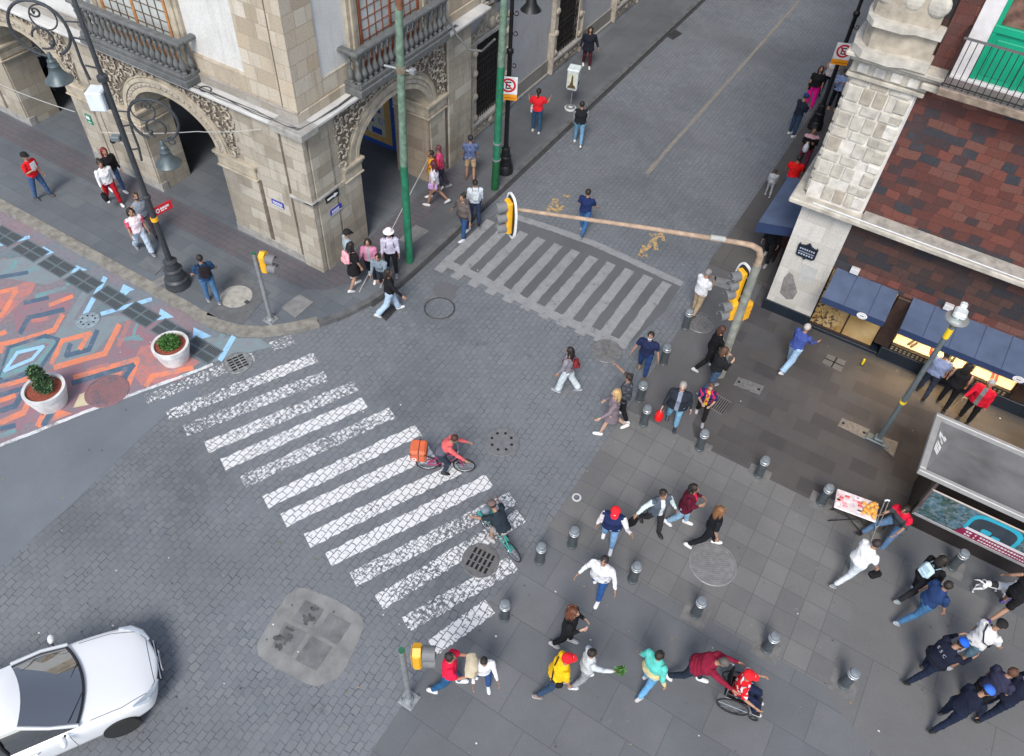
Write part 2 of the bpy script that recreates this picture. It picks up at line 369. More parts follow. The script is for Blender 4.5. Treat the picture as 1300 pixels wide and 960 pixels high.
# ---------------- crosswalk over the cobbles
CW = [cobble('crosswalk_paint_%s' % k, (.64, .65, .66), wv) for k, wv in (('fresh', .61), ('worn', .70), ('faded', .75))]
bars = [((185, 508), (322, 453), 2), ((213, 528), (401, 454), 1), ((235, 547), (414, 477), 2), ((262, 568), (452, 490), 1), ((283, 590), (463, 511), 0),
        ((308, 612), (498, 524), 1), ((337, 638), (531, 546), 0), ((360, 661), (548, 573), 0), ((390, 687), (582, 594), 0), ((417, 711), (621, 610), 0),
        ((448, 736), (651, 632), 1), ((481, 765), (662, 655), 1), ((515, 793), (652, 715), 1), ((549, 822), (622, 770), 0), ((345, 441), (372, 430), 2)]
cb = MB()
for a, b, k in bars:
    A = at(*a); B = at(*b); t = (B-A).normalized(); nrm = Vector((-t.y, t.x, 0))*0.185
    n = 40; L = []; Rr = []
    for i in range(n+1):
        p = A.lerp(B, i/n); j = 0.02
        L.append(p+nrm*(1+random.uniform(-.13, .10))); Rr.append(p-nrm*(1+random.uniform(-.13, .10)))
    for i in range(n):
        cb.poly([(v.x, v.y, 0.005) for v in (Rr[i], Rr[i+1], L[i+1], L[i])], CW[k])
struct(cb, 'crosswalk')
# ---------------- grey crosswalk on the asphalt patch
GP = NT('worn_grey_paint'); _P = GP.pos(); _f = GP.noise(_P, 3.5, 5, 0.7); _g = GP.noise(_P, 30, 3)
_c = GP.ramp(_f, [(0.33, C4((.16, .165, .172))), (0.42, C4((.24, .247, .255))), (0.75, C4((.30, .307, .315)))])
GP.set(GP.b, 'Base Color', GP.mix(0.5, _c, GP.ramp(_g, [(0.3, (.75, .75, .75, 1)), (0.7, (1.2, 1.2, 1.2, 1))]), 'MULTIPLY')); GP.b.inputs['Roughness'].default_value = 0.8
GP = GP.m
gb = MB()
def wstroke(mb, pts, wd, z, m, jit=0.0, n=8, taper=0.0):
    P = []
    for i in range(len(pts)-1):
        for k in range(n): P.append(Vector(pts[i]).lerp(Vector(pts[i+1]), k/n))
    P.append(Vector(pts[-1])); L = []; Q = []
    for i, p in enumerate(P):
        t = (P[min(i+1, len(P)-1)]-P[max(i-1, 0)]).normalized(); nn = Vector((-t.y, t.x))*wd/2
        L.append(p+nn*(1+random.uniform(-jit, jit))); Q.append(p-nn*(1+random.uniform(-jit, jit)))
    for i in range(len(P)-1): mb.poly([(v.x, v.y, z) for v in (Q[i], Q[i+1], L[i+1], L[i])], m)
for i in range(11):
    x = -10.45+i*0.585; y0 = 14.0+0.015*i; y1 = 16.85+0.055*i
    if i == 10: y0 = 14.3
    wstroke(gb, [(x, y0), (x+0.02, y1)], 0.30, 0.010, GP, 0.10, 16)
wstroke(gb, [at2(566, 334), at2(600, 349), at2(690, 395), at2(788, 437)], 0.30, 0.012, GP, 0.10, 20)
wstroke(gb, [at2(655, 276), at2(700, 290), at2(760, 312), at2(866, 361)], 0.26, 0.012, GP, 0.10, 20)
struct(gb, 'grey_crosswalk')
# ---------------- yellow marks
YP = NT('faded_yellow_paint'); _P = YP.pos()
_m = YP.ramp(YP.noise(_P, 9, 5, 0.8), [(0.47, (0, 0, 0, 1)), (0.56, (1, 1, 1, 1))])
YP.set(YP.b, 'Base Color', YP.mix(_m, C4((.175, .172, .17)), C4((.55, .34, .09)))); YP.b.inputs['Roughness'].default_value = 0.85; YP = YP.m
YF = NT('ghost_yellow_line'); _P = YF.pos()
_m = YF.ramp(YF.noise(_P, 7, 5, 0.8), [(0.42, (0, 0, 0, 1)), (0.66, (.55, .55, .55, 1))])
YF.set(YF.b, 'Base Color', YF.mix(_m, C4((.175, .172, .168)), C4((.40, .32, .20)))); YF.b.inputs['Roughness'].default_value = 0.85; YF = YF.m
yb = MB()
wstroke(yb, [(-7.42, 22.0), (-7.36, 34), (-7.3, 60)], 0.13, 0.005, YF, 0.3, 24)
struct(yb, 'centre_line')
ym = MB()
for pts in ([(693, 275), (698, 262), (706, 252)], [(697, 264), (708, 268), (716, 262)], [(706, 252), (708, 268)], [(714, 248), (724, 250)], [(694, 268), (700, 274)]):
    _yz = globals().get('_yz', .005)+.0004; wstroke(ym, [at2(*p) for p in pts], 0.13, _yz, YP, 0.4)
for pts in ([(813, 322), (822, 316), (828, 306), (840, 297)], [(824, 298), (841, 300)], [(831, 302), (833, 318)], [(838, 296), (843, 306)], [(818, 312), (812, 324), (822, 325)]):
    _yz += .0004; wstroke(ym, [at2(*p) for p in pts], 0.12, _yz, YP, 0.4)
struct(ym, 'yellow_road_marks')
# ---------------- mural plaza
MG = NT('mural_ground'); _P = MG.pos()
_c = MG.ramp(MG.noise(_P, 0.55, 4, 0.6), [(0.30, C4((.12, .18, .20))), (0.45, C4((.17, .19, .22))), (0.62, C4((.23, .17, .19))), (0.75, C4((.20, .20, .23)))])
_c = MG.mix(0.7, _c, MG.ramp(MG.noise(_P, 9, 5, 0.7), [(0.3, (.78, .78, .78, 1)), (0.7, (1.2, 1.2, 1.2, 1))]), 'MULTIPLY')
MG.set(MG.b, 'Base Color', _c); MG.b.inputs['Roughness'].default_value = 0.8; MG.bump(MG.noise(_P, 60, 3), 0.3, 0.004); MG = MG.m
def worn(name, c, amount=0.35, under=(.15, .15, .17)):
    N = NT(name); P = N.pos()
    m = N.math('ADD', N.math('MULTIPLY', N.noise(P, 2.5, 5, 0.7), 0.7), N.math('MULTIPLY', N.noise(P, 26, 3, 0.7), 0.3))
    mask = N.ramp(m, [(amount, (0, 0, 0, 1)), (amount+0.16, (1, 1, 1, 1))])
    N.set(N.b, 'Base Color', N.mix(mask, C4(under), N.mix(N.noise(P, 7, 4, 0.7), C4(tuple(x*0.8 for x in c)), C4(tuple(min(1, x*1.2) for x in c)))))
    N.b.inputs['Roughness'].default_value = 0.8; return N.m
MU = dict(o=worn('mural_orange', (.68, .22, .12), .37, (.30, .20, .20)), b=worn('mural_light_blue', (.30, .54, .78), .31), t=worn('mural_teal', (.14, .30, .32), .40, (.2, .21, .24)), s=worn('mural_slate', (.07, .12, .18), .33, (.2, .2, .24)),
          c=worn('mural_cream', (.55, .50, .34), .3), g=worn('mural_grey_green', (.19, .25, .27), .40, (.2, .21, .24)), m=worn('mural_mauve', (.27, .15, .18), .38, (.2, .18, .21)), p=worn('mural_pink', (.46, .18, .16), .40, (.24, .18, .2)))
mu = MB().sheet([(-60, 8.66), (-13.9, 8.68), (-13.40, 8.80), (-12.95, 8.9), (-13.47, 7.23), (-14.45, 5.35), (-15.45, 3.24), (-19, -5), (-27, -22), (-60, -22)], 0.004, MG)
_mz = [0.005]
def mstroke(c, wd, *pts, closed=False):
    _mz[0] += 0.00005
    pts = list(pts)
    if closed: pts = pts+[pts[0]]
    P = [Vector(p) for p in pts]
    for i in range(len(P)-1):
        t = (P[i+1]-P[i]).normalized(); nn = Vector((-t.y, t.x))*wd/2; e = t*wd*0.32
        a, b = P[i]-(e if i or closed else e*0), P[i+1]+(e if i < len(P)-2 or closed else e*0)
        z = _mz[0]+0.00002*i
        mu.sheet([at2(*(v)) for v in (a-nn, b-nn, b+nn, a+nn)], z, MU[c])
def mpoly(c, *pts):
    _mz[0] += 0.00005; mu.sheet([at2(*p) for p in pts], _mz[0], MU[c])
mpoly('m', (60, 470), (140, 452), (180, 400), (245, 440), (240, 470), (150, 508), (60, 545), (30, 530))
mpoly('p', (0, 330), (8, 326), (0, 345)); mpoly('p', (0, 372), (50, 350), (40, 372), (18, 392), (0, 410))
mpoly('m', (18, 392), (60, 372), (95, 372), (84, 395), (60, 410), (20, 425)); mpoly('g', (60, 440), (82, 408), (160, 400), (140, 425), (120, 448), (72, 468))
mpoly('p', (178, 440), (205, 436), (255, 460), (225, 478), (180, 490), (165, 470)); mpoly('m', (0, 494), (48, 482), (60, 520), (20, 548), (0, 540))
mpoly('g', (0, 330), (70, 322), (100, 345), (60, 362), (0, 352)); mpoly('g', (240, 428), (330, 430), (345, 440), (270, 460), (250, 452))
S = mstroke
S('g', 9, (113, 365), (92, 400), (76, 427)); S('g', 8, (76, 424), (120, 415), (172, 400)); S('t', 4, (14, 349), (50, 341)); S('t', 4, (21, 331), (10, 350)); S('t', 5, (44, 377), (84, 365))
S('t', 4, (84, 362), (100, 355)); S('s', 5, (0, 352), (36, 346)); S('s', 5, (30, 385), (62, 378)); S('t', 3.5, (176, 395), (176, 407), (171, 420), (169, 431), (182, 431)); S('t', 6, (283, 424), (268, 455)); S('t', 5, (150, 432), (178, 428))
S('o', 5, (0, 371), (23, 366)); S('o', 5.5, (21, 368), (10, 388), (0, 403)); S('o', 5, (62, 388), (93, 376)); S('s', 6, (25, 424), (36, 404), (82, 393)); S('o', 6, (80, 399), (69, 419), (34, 430), (0, 438)); S('p', 5, (40, 408), (62, 404)); S('o', 6, (0, 425), (8, 421)); S('o', 6, (0, 448), (4, 440))
S('s', 6, (0, 483), (12, 442), (58, 427), (74, 432), (50, 468), (0, 488)); S('t', 6, (3, 480), (16, 445), (55, 433), (68, 434), (48, 462), (4, 478)); S('b', 4.2, (6, 471), (22, 448), (55, 440), (41, 456), closed=True)
S('s', 6, (124, 419), (113, 444), (84, 452), (90, 436)); S('o', 6, (65, 463), (79, 433), (117, 423)); S('o', 6, (113, 424), (101, 444)); S('o', 7, (152, 412), (133, 449), (68, 467)); S('p', 6, (164, 408), (150, 440))
S('o', 6.5, (93, 480), (175, 456), (158, 502)); S('s', 6.5, (91, 487), (169, 464), (152, 488), (141, 513)); mpoly('o', (156, 471), (133, 478), (150, 484)); S('p', 4, (110, 470), (140, 462))
S('o', 6, (0, 491), (50, 477)); S('s', 6, (0, 502), (34, 492)); S('s', 7, (33, 492), (19, 516), (0, 522)); S('o', 6, (0, 509), (20, 502)); S('o', 7.5, (0, 537), (30, 524), (37, 510)); S('s', 6, (0, 545), (20, 540)); S('t', 6, (0, 554), (21, 547))
S('o', 7.5, (61, 516), (48, 542)); S('s', 7.5, (68, 518), (55, 541)); mpoly('o', (74, 520), (64, 536), (92, 525)); S('o', 6, (185, 491), (193, 478), (246, 467)); S('p', 5, (196, 488), (236, 478))
S('c', 1.0, (93, 518), (94, 517)); mpoly('c', (93, 518), (101, 501), (135, 488), (114, 514))
S('b', 6, (134, 352), (107, 401)); S('b', 5, (193, 380), (128, 399)); S('b', 4, (0, 311), (38, 301)); S('b', 6.5, (297, 427), (279, 458)); S('b', 3, (150, 383), (165, 368))
MURAL_TRI = [[(204, 392), (221, 403), (199, 407)], [(246, 416), (269, 427), (244, 434)], [(55, 313), (69, 321), (45, 328)], [(97, 337), (111, 343), (90, 347)], [(157, 361), (171, 368), (150, 375)], [(8, 289), (16, 294), (4, 296)]]
for t3 in MURAL_TRI: mpoly('b', *t3)
WL = worn('white_line_paint', (.62, .64, .66), .36)
struct(mu, 'mural_plaza')
wl = MB(); wstroke(wl, [(-23.0, -13.0), (-19, -4.6), (-15.45, 3.24), (-14.45, 5.35), (-13.47, 7.23), (-13.2, 7.8)], 0.10, 0.012, WL, 0.25, 16)
struct(wl, 'white_line')
# concrete repair patch in the cobbles
rp = MB(); CON = mat('repair_concrete', (.20, .202, .20), 0.85, var=0.25, scale=2.5, bump=0.5); CON2 = mat('repair_panel', (.145, .148, .152), 0.85, var=0.3, scale=3, bump=0.5); CON3 = mat('tar_smear', (.075, .075, .078), 0.8, var=0.4, scale=7)
rp.sheet([at2(*p) for p in [(380, 746), (392, 748), (428, 762), (456, 780), (463, 792), (456, 812), (440, 846), (428, 862), (402, 872), (388, 868), (350, 848), (328, 832), (326, 818), (346, 784), (364, 756)]], 0.006, CON)
for q in ([(388, 762), (412, 774), (396, 800), (370, 788)], [(418, 778), (446, 792), (428, 820), (402, 804)], [(362, 790), (390, 804), (370, 834), (344, 822)], [(396, 808), (422, 822), (402, 852), (374, 838)]):
    rp.sheet([at2(*p) for p in q], 0.010, CON2)
_rr = random.Random(4)
for (bx_, by_, br_, nb_) in ((361, 815, 11, 16), (391, 784, 9, 12), (400, 772, 5, 6), (372, 800, 4, 4)):
    for q_ in range(nb_):
        cx_, cy_ = bx_+_rr.gauss(0, br_*.45), by_+_rr.gauss(0, br_*.40); rr_ = _rr.uniform(.15, .45)*br_
        rp.sheet([at2(cx_+rr_*math.cos(t*.7)*_rr.uniform(.6, 1.1), cy_+rr_*math.sin(t*.7)*_rr.uniform(.6, 1.1)) for t in range(9)], 0.0125+q_*.0002, CON3)
rp.sheet([at2(*p) for p in [(364, 795), (374, 800), (372, 803), (362, 798)]], 0.013, CON3)
struct(rp, 'repair_patch')
dp = MB(); dp.sheet([at2(*p) for p in [(560, 357), (582, 364), (575, 382), (556, 378), (548, 368)]], 0.006, ASPH_DARK)
0 and dp.sheet([at2(*p) for p in [(690, 648), (720, 660), (680, 690), (660, 730), (632, 745), (650, 700)]], 0.0065, mat('grey_screed', (.115, .114, .116), .85, var=.2, scale=1.5))
struct(dp, 'road_patch')
# ---------------- covers and grates (things lying in the paving)
IRON = mat('cast_iron', (.09, .09, .092), 0.6, 0.5, var=0.25, scale=20); IRON_L = mat('worn_cast_iron', (.20, .20, .20), 0.5, 0.4, var=0.3, scale=14, bump=.3); HOLE = mat('hole', (.008, .008, .009), 0.9)
LIDW = mat('pale_lid_concrete', (.34, .33, .30), 0.8, var=0.2, scale=7, bump=.4)
def cover(px, py, r, label, style='grid', z=0.0, group=None, m=IRON, rot=0.0):
    c = at(px, py, z); mb = MB(); z1 = 0.012
    def circ(rad, n=32): return [(rad*math.cos(2*math.pi*i/n), rad*math.sin(2*math.pi*i/n)) for i in range(n)]
    n = 32; o, i_ = circ(r), circ(r*0.93)
    mb.prism(circ(r*0.92), 0.0, z1-0.006, m if style != 'stone' else COB)
    for k in range(n):
        k2 = (k+1) % n
        mb.add([(o[k][0], o[k][1], z1), (o[k2][0], o[k2][1], z1), (i_[k2][0], i_[k2][1], z1), (i_[k][0], i_[k][1], z1), (o[k][0]*1.03, o[k][1]*1.03, 0), (o[k2][0]*1.03, o[k2][1]*1.03, 0)], [(0, 1, 2, 3), (4, 5, 1, 0)], m)
    if style == 'grid':
        s = r/7
        for a in range(-6, 7):
            for b in range(-6, 7):
                if math.hypot(a*s*1.02, b*s*1.02) < r*0.84: mb.box(a*s-s*.32, a*s+s*.32, b*s-s*.32, b*s+s*.32, z1-0.006, z1+0.003, m)
    if style == 'ribs':
        for a in range(-9, 10):
            y = a*r/10.5; h = math.sqrt(max(0, (r*.84)**2-y*y))
            if h > .03: mb.box(-h, h, y-r*.022, y+r*.022, z1-0.006, z1+0.003, m)
    if style == 'slots':
        for a in range(-2, 3):
            for b in (-1, 0, 1):
                x, y = a*r*.27, b*r*.42
                if math.hypot(x, y) < r*.78: mb.box(x-r*.07, x+r*.07, y-r*.17, y+r*.17, z1-0.006, z1-0.001, HOLE)
    if style in ('holes', 'ring'):
        for a in range(8):
            x, y = r*.6*math.cos(a*math.pi/4+.2), r*.6*math.sin(a*math.pi/4+.2)
            mb.prism([(x+r*.09*math.cos(t*math.pi/4), y+r*.09*math.sin(t*math.pi/4)) for t in range(8)], z1-0.006, z1-0.002, HOLE)
    o_ = mb.build('manhole_cover', loc=(c.x, c.y, z+0.013)); o_.rotation_euler = (0, 0, rot)
    return tag(o_, label, 'manhole cover', group)
cover(558, 392, .43, 'round iron manhole cover in the cobbles near the corner kerb', 'stone', m=IRON)
cover(637, 561, .43, 'round cover with small holes set flush in the cobbles mid road', 'ring', m=mat('grey_cover', (.165, .172, .18), .7, .2, var=.2, scale=9))
cover(770, 446, .42, 'round ribbed manhole cover at the end of the grey crosswalk', 'grid', m=mat('mid_iron', (.19, .19, .19), .6, .3, var=.3, scale=9))
cover(889, 410, .40, 'round diagonal-ribbed manhole cover beside the corner bollards', 'ribs', m=IRON_L, rot=.8)
cover(905, 716, .52, 'large pale ribbed manhole cover in the light paving', 'ribs', m=mat('pale_cover', (.24, .24, .24), .55, .3, var=.2, scale=9), rot=.5)
cover(610, 712, .40, 'round storm drain grate with slots between the crosswalk bars', 'slots', m=mat('drain_iron', (.18, .175, .175), .6, .4, var=.2, scale=9), rot=.1)
cover(302, 461, .36, 'round slotted drain grate under the first faded crosswalk bar', 'slots', m=mat('pale_drain', (.24, .25, .25), .6, .3, var=.4, scale=9), rot=-.4)
cover(112, 407, .30, 'small round cover with a ring of holes in the painted plaza', 'holes', m=mat('bluish_cover', (.26, .33, .37), .7, .2, var=.3, scale=9))
cover(136, 497, .52, 'large round cover overpainted with the mural beside the white line', 'grid', m=worn('mural_cover', (.24, .13, .14), .34, (.09, .12, .15)))
# round concrete lid in square frame
mb = MB(); c = at(300, 377, SW); g = mat('grey_lid_frame', (.11, .115, .12), .8, var=.2, scale=5)
mb.prism([(at(*p, SW).x-c.x, at(*p, SW).y-c.y) for p in [(262, 400), (300, 342), (343, 372), (308, 412)]], 0, 0.012, g)
t = thing('manhole_cover', (c.x, c.y, SW), 'round cream concrete lid in a square slab on the corner sidewalk', 'manhole cover')
mb.build('frame', t); mb = MB()
mb.lathe([(.44, 0.0), (.44, .022), (.02, .026)], LIDW, (0, 0, 0), 28); mb.box(.34, .46, -.06, .06, .024, .03, IRON)
mb.build('lid', t)
def plate(pts, label, m, z=0.0, holes=False, cat='access cover', name='access_cover', bars_=0, split=False):
    c = at(sum(p[0] for p in pts)/4, sum(p[1] for p in pts)/4, z); q = [(at(*p, z).x-c.x, at(*p, z).y-c.y) for p in pts]; mb = MB()
    mb.prism(q, 0, 0.012, m)
    if bars_:
        a, b, d, e = [Vector((x, y)) for x, y in q]
        for i in range(bars_):
            t0, t1 = (i+.3)/bars_, (i+.75)/bars_
            p = [a.lerp(e, t0).lerp(b.lerp(d, t0), u) for u in (.08, .92)]+[a.lerp(e, t1).lerp(b.lerp(d, t1), u) for u in (.92, .08)]
            mb.sheet([(v.x, v.y) for v in p], 0.0145, HOLE)
    if split:
        a, b, d, e = [Vector((x, y)) for x, y in q]
        for (A, B) in ((a.lerp(b, .5), e.lerp(d, .5)), (a.lerp(e, .5), b.lerp(d, .5))):
            tt = (B-A).normalized(); nn = Vector((-tt.y, tt.x))*.02
            mb.sheet([(v.x, v.y) for v in (A-nn, B-nn, B+nn, A+nn)], 0.0145, HOLE)
    if holes:
        a, b, d, e = [Vector((x, y)) for x, y in q]
        for t_ in (.12, .88):
            v = a.lerp(b, .5).lerp(e.lerp(d, .5), t_); mb.prism([(v.x+.04*math.cos(k*math.pi/4), v.y+.04*math.sin(k*math.pi/4)) for k in range(8)], .012, .0145, HOLE)
    return tag(mb.build(name, loc=(c.x, c.y, z+0.008)), label, cat)
plate([(357, 391), (380, 374), (398, 384), (375, 404)], 'square pale concrete access cover on the corner sidewalk beside the yellow pedestrian signal', PALE, SW)
plate([(506, 305), (528, 286), (545, 294), (521, 312)], 'pale square access cover behind the green pole', PALE, SW)
plate([(175, 337), (188, 326), (212, 334), (197, 350)], 'grey rectangular access cover beside the ornate lamp', mat('grey_cover_slab', (.13, .14, .15), .8, var=.2, scale=5), SW)
plate([(194, 358), (210, 350), (217, 356), (200, 366)], 'small bright concrete slab by the ornate lamp base', PALE, SW)
plate([(477, 396), (492, 384), (506, 391), (490, 408)], 'rectangular street drain grate by the kerb under the woman in black', IRON, 0.0, cat='drain grate', name='drain_grate', bars_=8)
plate([(899, 518), (911, 501), (929, 511), (916, 528)], 'rectangular drain grate in the plaza paving beside the boy', mat('grate_frame', (.14, .13, .13), .7, .2), 0.004, cat='drain grate', name='drain_grate', bars_=7)
plate([(846, 46), (858, 38), (866, 43), (854, 51)], 'dark drain grate beside the kerb high up the north street', IRON, 0.0, cat='drain grate', name='drain_grate', bars_=5)
plate([(931, 489), (937, 479), (970, 491), (964, 502)], 'long pale steel plate with two bolt holes in the dark paving', IRON_L, 0.004, holes=True)
plate([(1043, 461), (1051, 450), (1074, 459), (1067, 473)], 'four-part small access cover before the shop front', mat('four_cover', (.15, .15, .15), .6, .2), 0.004, split=True)
plate([(1063, 541), (1069, 531), (1104, 546), (1098, 558)], 'pale grey plate on the left of the slim lamp foot', IRON_L, 0.004, holes=True)
plate([(1117, 566), (1124, 556), (1140, 562), (1134, 581)], 'pale grey plate on the right of the slim lamp foot', IRON_L, 0.004)
c = at(732, 632); tag(MB().lathe([(.07, .0), (.07, .0145), (.01, .0145)], COB, n=20).lathe([(.11, 0), (.11, .012), (.075, .014), (.07, .004), (.01, .004)], mat('white_ring', (.55, .55, .55), .6), n=20).build('valve_cap', loc=(c.x, c.y, .006)), 'small white ring of a valve cap in the paving', 'valve cap')
# linear drain grates along the mural kerb
gfr = worn('mural_grate_frame', (.10, .14, .16), .36)
x = -23.6; k = 0
while x < -14.3:
    L = 1.02; mb = MB(); mb.box(0, L, 0, .56, 0, 0.006, gfr)
    for a in range(2):
        for b in range(2):
            mb.box(.04+a*.5, .48+a*.5, .04+b*.27, .25+b*.27, .003, .0075, mat('grate_gap', (.035, .04, .045), .9))
            for s in range(9):
                mb.box(.06+a*.5+s*.048, .075+a*.5+s*.048, .04+b*.27, .25+b*.27, .003, .009, gfr)
    tag(mb.build('kerb_drain_grate', loc=(x, 7.72, .0062)), 'dark four-panel drain grate in the row along the mural kerb', 'drain grate', 'row of drain grates along the painted kerb')
    x += 1.16; k += 1
# ================================================================== LEFT BUILDING
TUFF = wallstone('tuff_masonry', [(.34, .30, .235), (.45, .41, .34), (.30, .265, .21), (.51, .475, .405)], 0.95, 0.36, 0.010, (.28, .24, .19), stain=0.8, dirt=(.22, .19, .15), irregular=.10, jstr=.55)
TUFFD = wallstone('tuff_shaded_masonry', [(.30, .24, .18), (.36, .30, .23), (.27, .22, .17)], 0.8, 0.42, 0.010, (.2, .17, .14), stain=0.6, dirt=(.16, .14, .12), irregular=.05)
PLAIN = mat('dressed_tuff', (.40, .35, .27), 0.85, var=0.3, scale=3, bump=0.4)
CARVE = mat('carved_tuff', (.38, .34, .28), 0.88, var=0.25, scale=6, bump=0.5)
MOULD = mat('moulded_grey_tuff', (.30, .29, .27), 0.85, var=0.25, scale=5, bump=0.5)
LEDGE = mat('ledge_white_render', (.50, .50, .49), 0.8, var=0.15, scale=2.0, bump=0.3)
WHITE = wallstone('white_render', [(.60, .60, .58), (.66, .66, .64)], 9, 9, 0.0, (.5, .5, .5), stain=0.55, dirt=(.46, .45, .42), jstr=0)
GREYST = mat('balcony_grey_stone', (.115, .122, .122), 0.75, var=0.25, scale=6, bump=0.4)
STAIN = mat('rust_stain', (.13, .10, .08), 0.9, var=0.4, scale=6)
TIMBER = mat('red_brown_timber', (.22, .07, .035), 0.5, var=0.25, scale=9)
TIMBER_O = mat('orange_timber', (.42, .20, .08), 0.5, var=0.25, scale=9)
PANE = mat('pale_window_pane', (.45, .48, .46), 0.15, var=0.15, scale=2)
DARKW = mat('dark_interior', (.012, .012, .014), 0.8)
GREYREN = wallstone('grey_render', [(.40, .41, .43), (.44, .45, .46)], 6, 4, 0.0, (.3, .3, .3), stain=0.6, dirt=(.33, .32, .31), jstr=0)
B = thing('arcade_building', (-13.05, 12.05, 0), 'cream stone corner building with carved arches, balustraded balconies and white panels', 'building')
def bp(mb, name, parent=B, smooth=False): return mb.build(name, parent, smooth=smooth, world=True)
FY = 12.05; FX = -13.05; ZI = 2.95; ZC = 4.72
piers = [(-16.41, -13.05), (-22.80, -19.65), (-29.2, -26.05), (-35.6, -32.45), (-42, -38.85)]
def ell(cx, rx, rz, z0, n, a0=0, a1=math.pi):
    return [(cx+rx*math.cos(a0+(a1-a0)*i/n), z0+rz*math.sin(a0+(a1-a0)*i/n)) for i in range(n+1)]
# --- south piers
for i, (x0, x1) in enumerate(piers):
    mb = MB()
    y1 = 13.99 if i == 0 else 13.15
    mb.box(x0, x1, FY, y1, SW-.2, ZC, TUFF if i else TUFF)
    # plinth and raised panel strips with dark grooves between them
    mb.box(x0-.03, x1-(0.25 if i == 0 else -.03), FY-.035, FY+.2, SW-.1, .42, MOULD, .01)
    if i == 0:
        mb.box(x0+.04, x0+1.40, FY-.05, FY+.1, .43, ZI-.42, TUFF); mb.box(-14.83, -13.82, FY-.055, FY+.1, .43, ZC, TUFF)
        mb.box(-13.72, FX+.035, FY-.08, FY+.1, SW, ZC, TUFF, .02)
        mb.box(FX-.4, FX+.06, FY+.14, FY+.85, SW-.1, ZC, TUFF); mb.box(FX-.4, FX+.05, FY+.95, 13.97, SW-.1, ZI-.35, TUFF)
        mb.box(-14.99, -14.90, FY-.02, FY+.02, SW, ZI-.4, STAIN); mb.box(-13.81, -13.73, FY-.03, FY+.02, SW, ZC, STAIN)
        mb.box(-13.78, FX+.10, FY-.14, FY+.15, 2.55, 2.66, MOULD, .03); mb.box(FX-.2, FX+.10, FY-.14, FY+.95, 2.56, 2.67, MOULD, .03)
    else:
        mb.box(x0+.04, x0+.95, FY-.05, FY+.1, .43, ZI-.42, TUFF); mb.box(x1-.95, x1-.04, FY-.05, FY+.1, .43, ZI-.42, TUFF)
        mb.box(x0+1.04, x0+1.24, FY-.02, FY+.02, SW, ZC, TUFF); mb.box(x0+1.35, x0+2.05, FY-.055, FY+.1, .43, ZC, TUFF)
        mb.box(x0+1.26, x0+1.33, FY-.02, FY+.02, SW, ZC, STAIN); mb.box(x0+2.07, x0+2.14, FY-.02, FY+.02, SW, ZC-.4, STAIN)
    bp(mb, 'pier')
    # impost mouldings
    for (a, b) in (((x0-.12, x0+1.45) if i == 0 else (x0-.12, x0+1.0)), ) + (() if i == 0 else ((x1-1.0, x1+.12),)):
        mb = MB()
        for dz, pr, h in ((0, .14, .09), (-.10, .09, .08), (-.34, .06, .22), (-.42, .10, .06)):
            mb.box(a+(.14-pr)*.8, b-(.14-pr)*.8, FY-pr, 13.15, ZI+dz-.05, ZI+dz+h-.05, PLAIN, .015)
        bp(mb, 'impost')
# --- arch walls, south
for i in range(4):
    xr, xl = piers[i][0], piers[i+1][1]; cx = (xl+xr)/2; hw = (xr-xl)/2
    arc = ell(cx, hw, 1.12, ZI, 28)
    mb = MB(); mb.prism([(xr, ZC), (xr, ZI)]+arc[1:-1]+[(xl, ZI), (xl, ZC)], FY+.001, 13.14, TUFF, 'y')
    bp(mb, 'arch_wall')
    mb = MB()
    for k, (d0, d1, pr) in enumerate(((0.0, .13, .05), (.15, .27, .035), (.29, .40, .06), (.42, .46, .03))):
        o_, i_ = ell(cx, hw+d1, 1.12+d1, ZI, 32), ell(cx, hw+d0, 1.12+d0, ZI, 32)
        for j in range(32):
            mb.prism([i_[j], o_[j], o_[j+1], i_[j+1]], FY-pr, FY+.02, PLAIN if k != 1 else CARVE, 'y')
    # small carved bosses on the middle band
    for j in range(26):
        a = math.pi*(j+.5)/26; mb.ball((cx+(hw+.21)*math.cos(a), FY-.05, ZI+(1.12+.21)*math.sin(a)), (.05, .03, .035), CARVE, 6, 4)
    bp(mb, 'archivolt')
def scroll(mb, u, v, r, sgn, plane, m, rt):
    """raised leaf scroll on a wall: plane(u,v,d) -> point"""
    pts = []
    for k in range(11):
        t = k/10; a = sgn*(t*4.6)+random.uniform(-.03, .03)+rt; rr = r*(1-.8*t)
        pts.append(plane(u+rr*math.cos(a), v+rr*math.sin(a), .045+.06*t))
    mb.tube(pts, [r*.20+.014*(1-abs(2*k/10-1)) for k in range(11)], m, 5)
    for _ in range(3):
        a = random.uniform(0, 6.28); q0 = plane(u+r*math.cos(a), v+r*math.sin(a), .02); q1 = plane(u+r*1.5*math.cos(a+.5), v+r*1.5*math.sin(a+.5), .045); q2 = plane(u+r*1.7*math.cos(a+.95), v+r*1.7*math.sin(a+.95), .02)
        mb.tube([q0, q1, q2], [.012, r*.2, .008], m, 5)
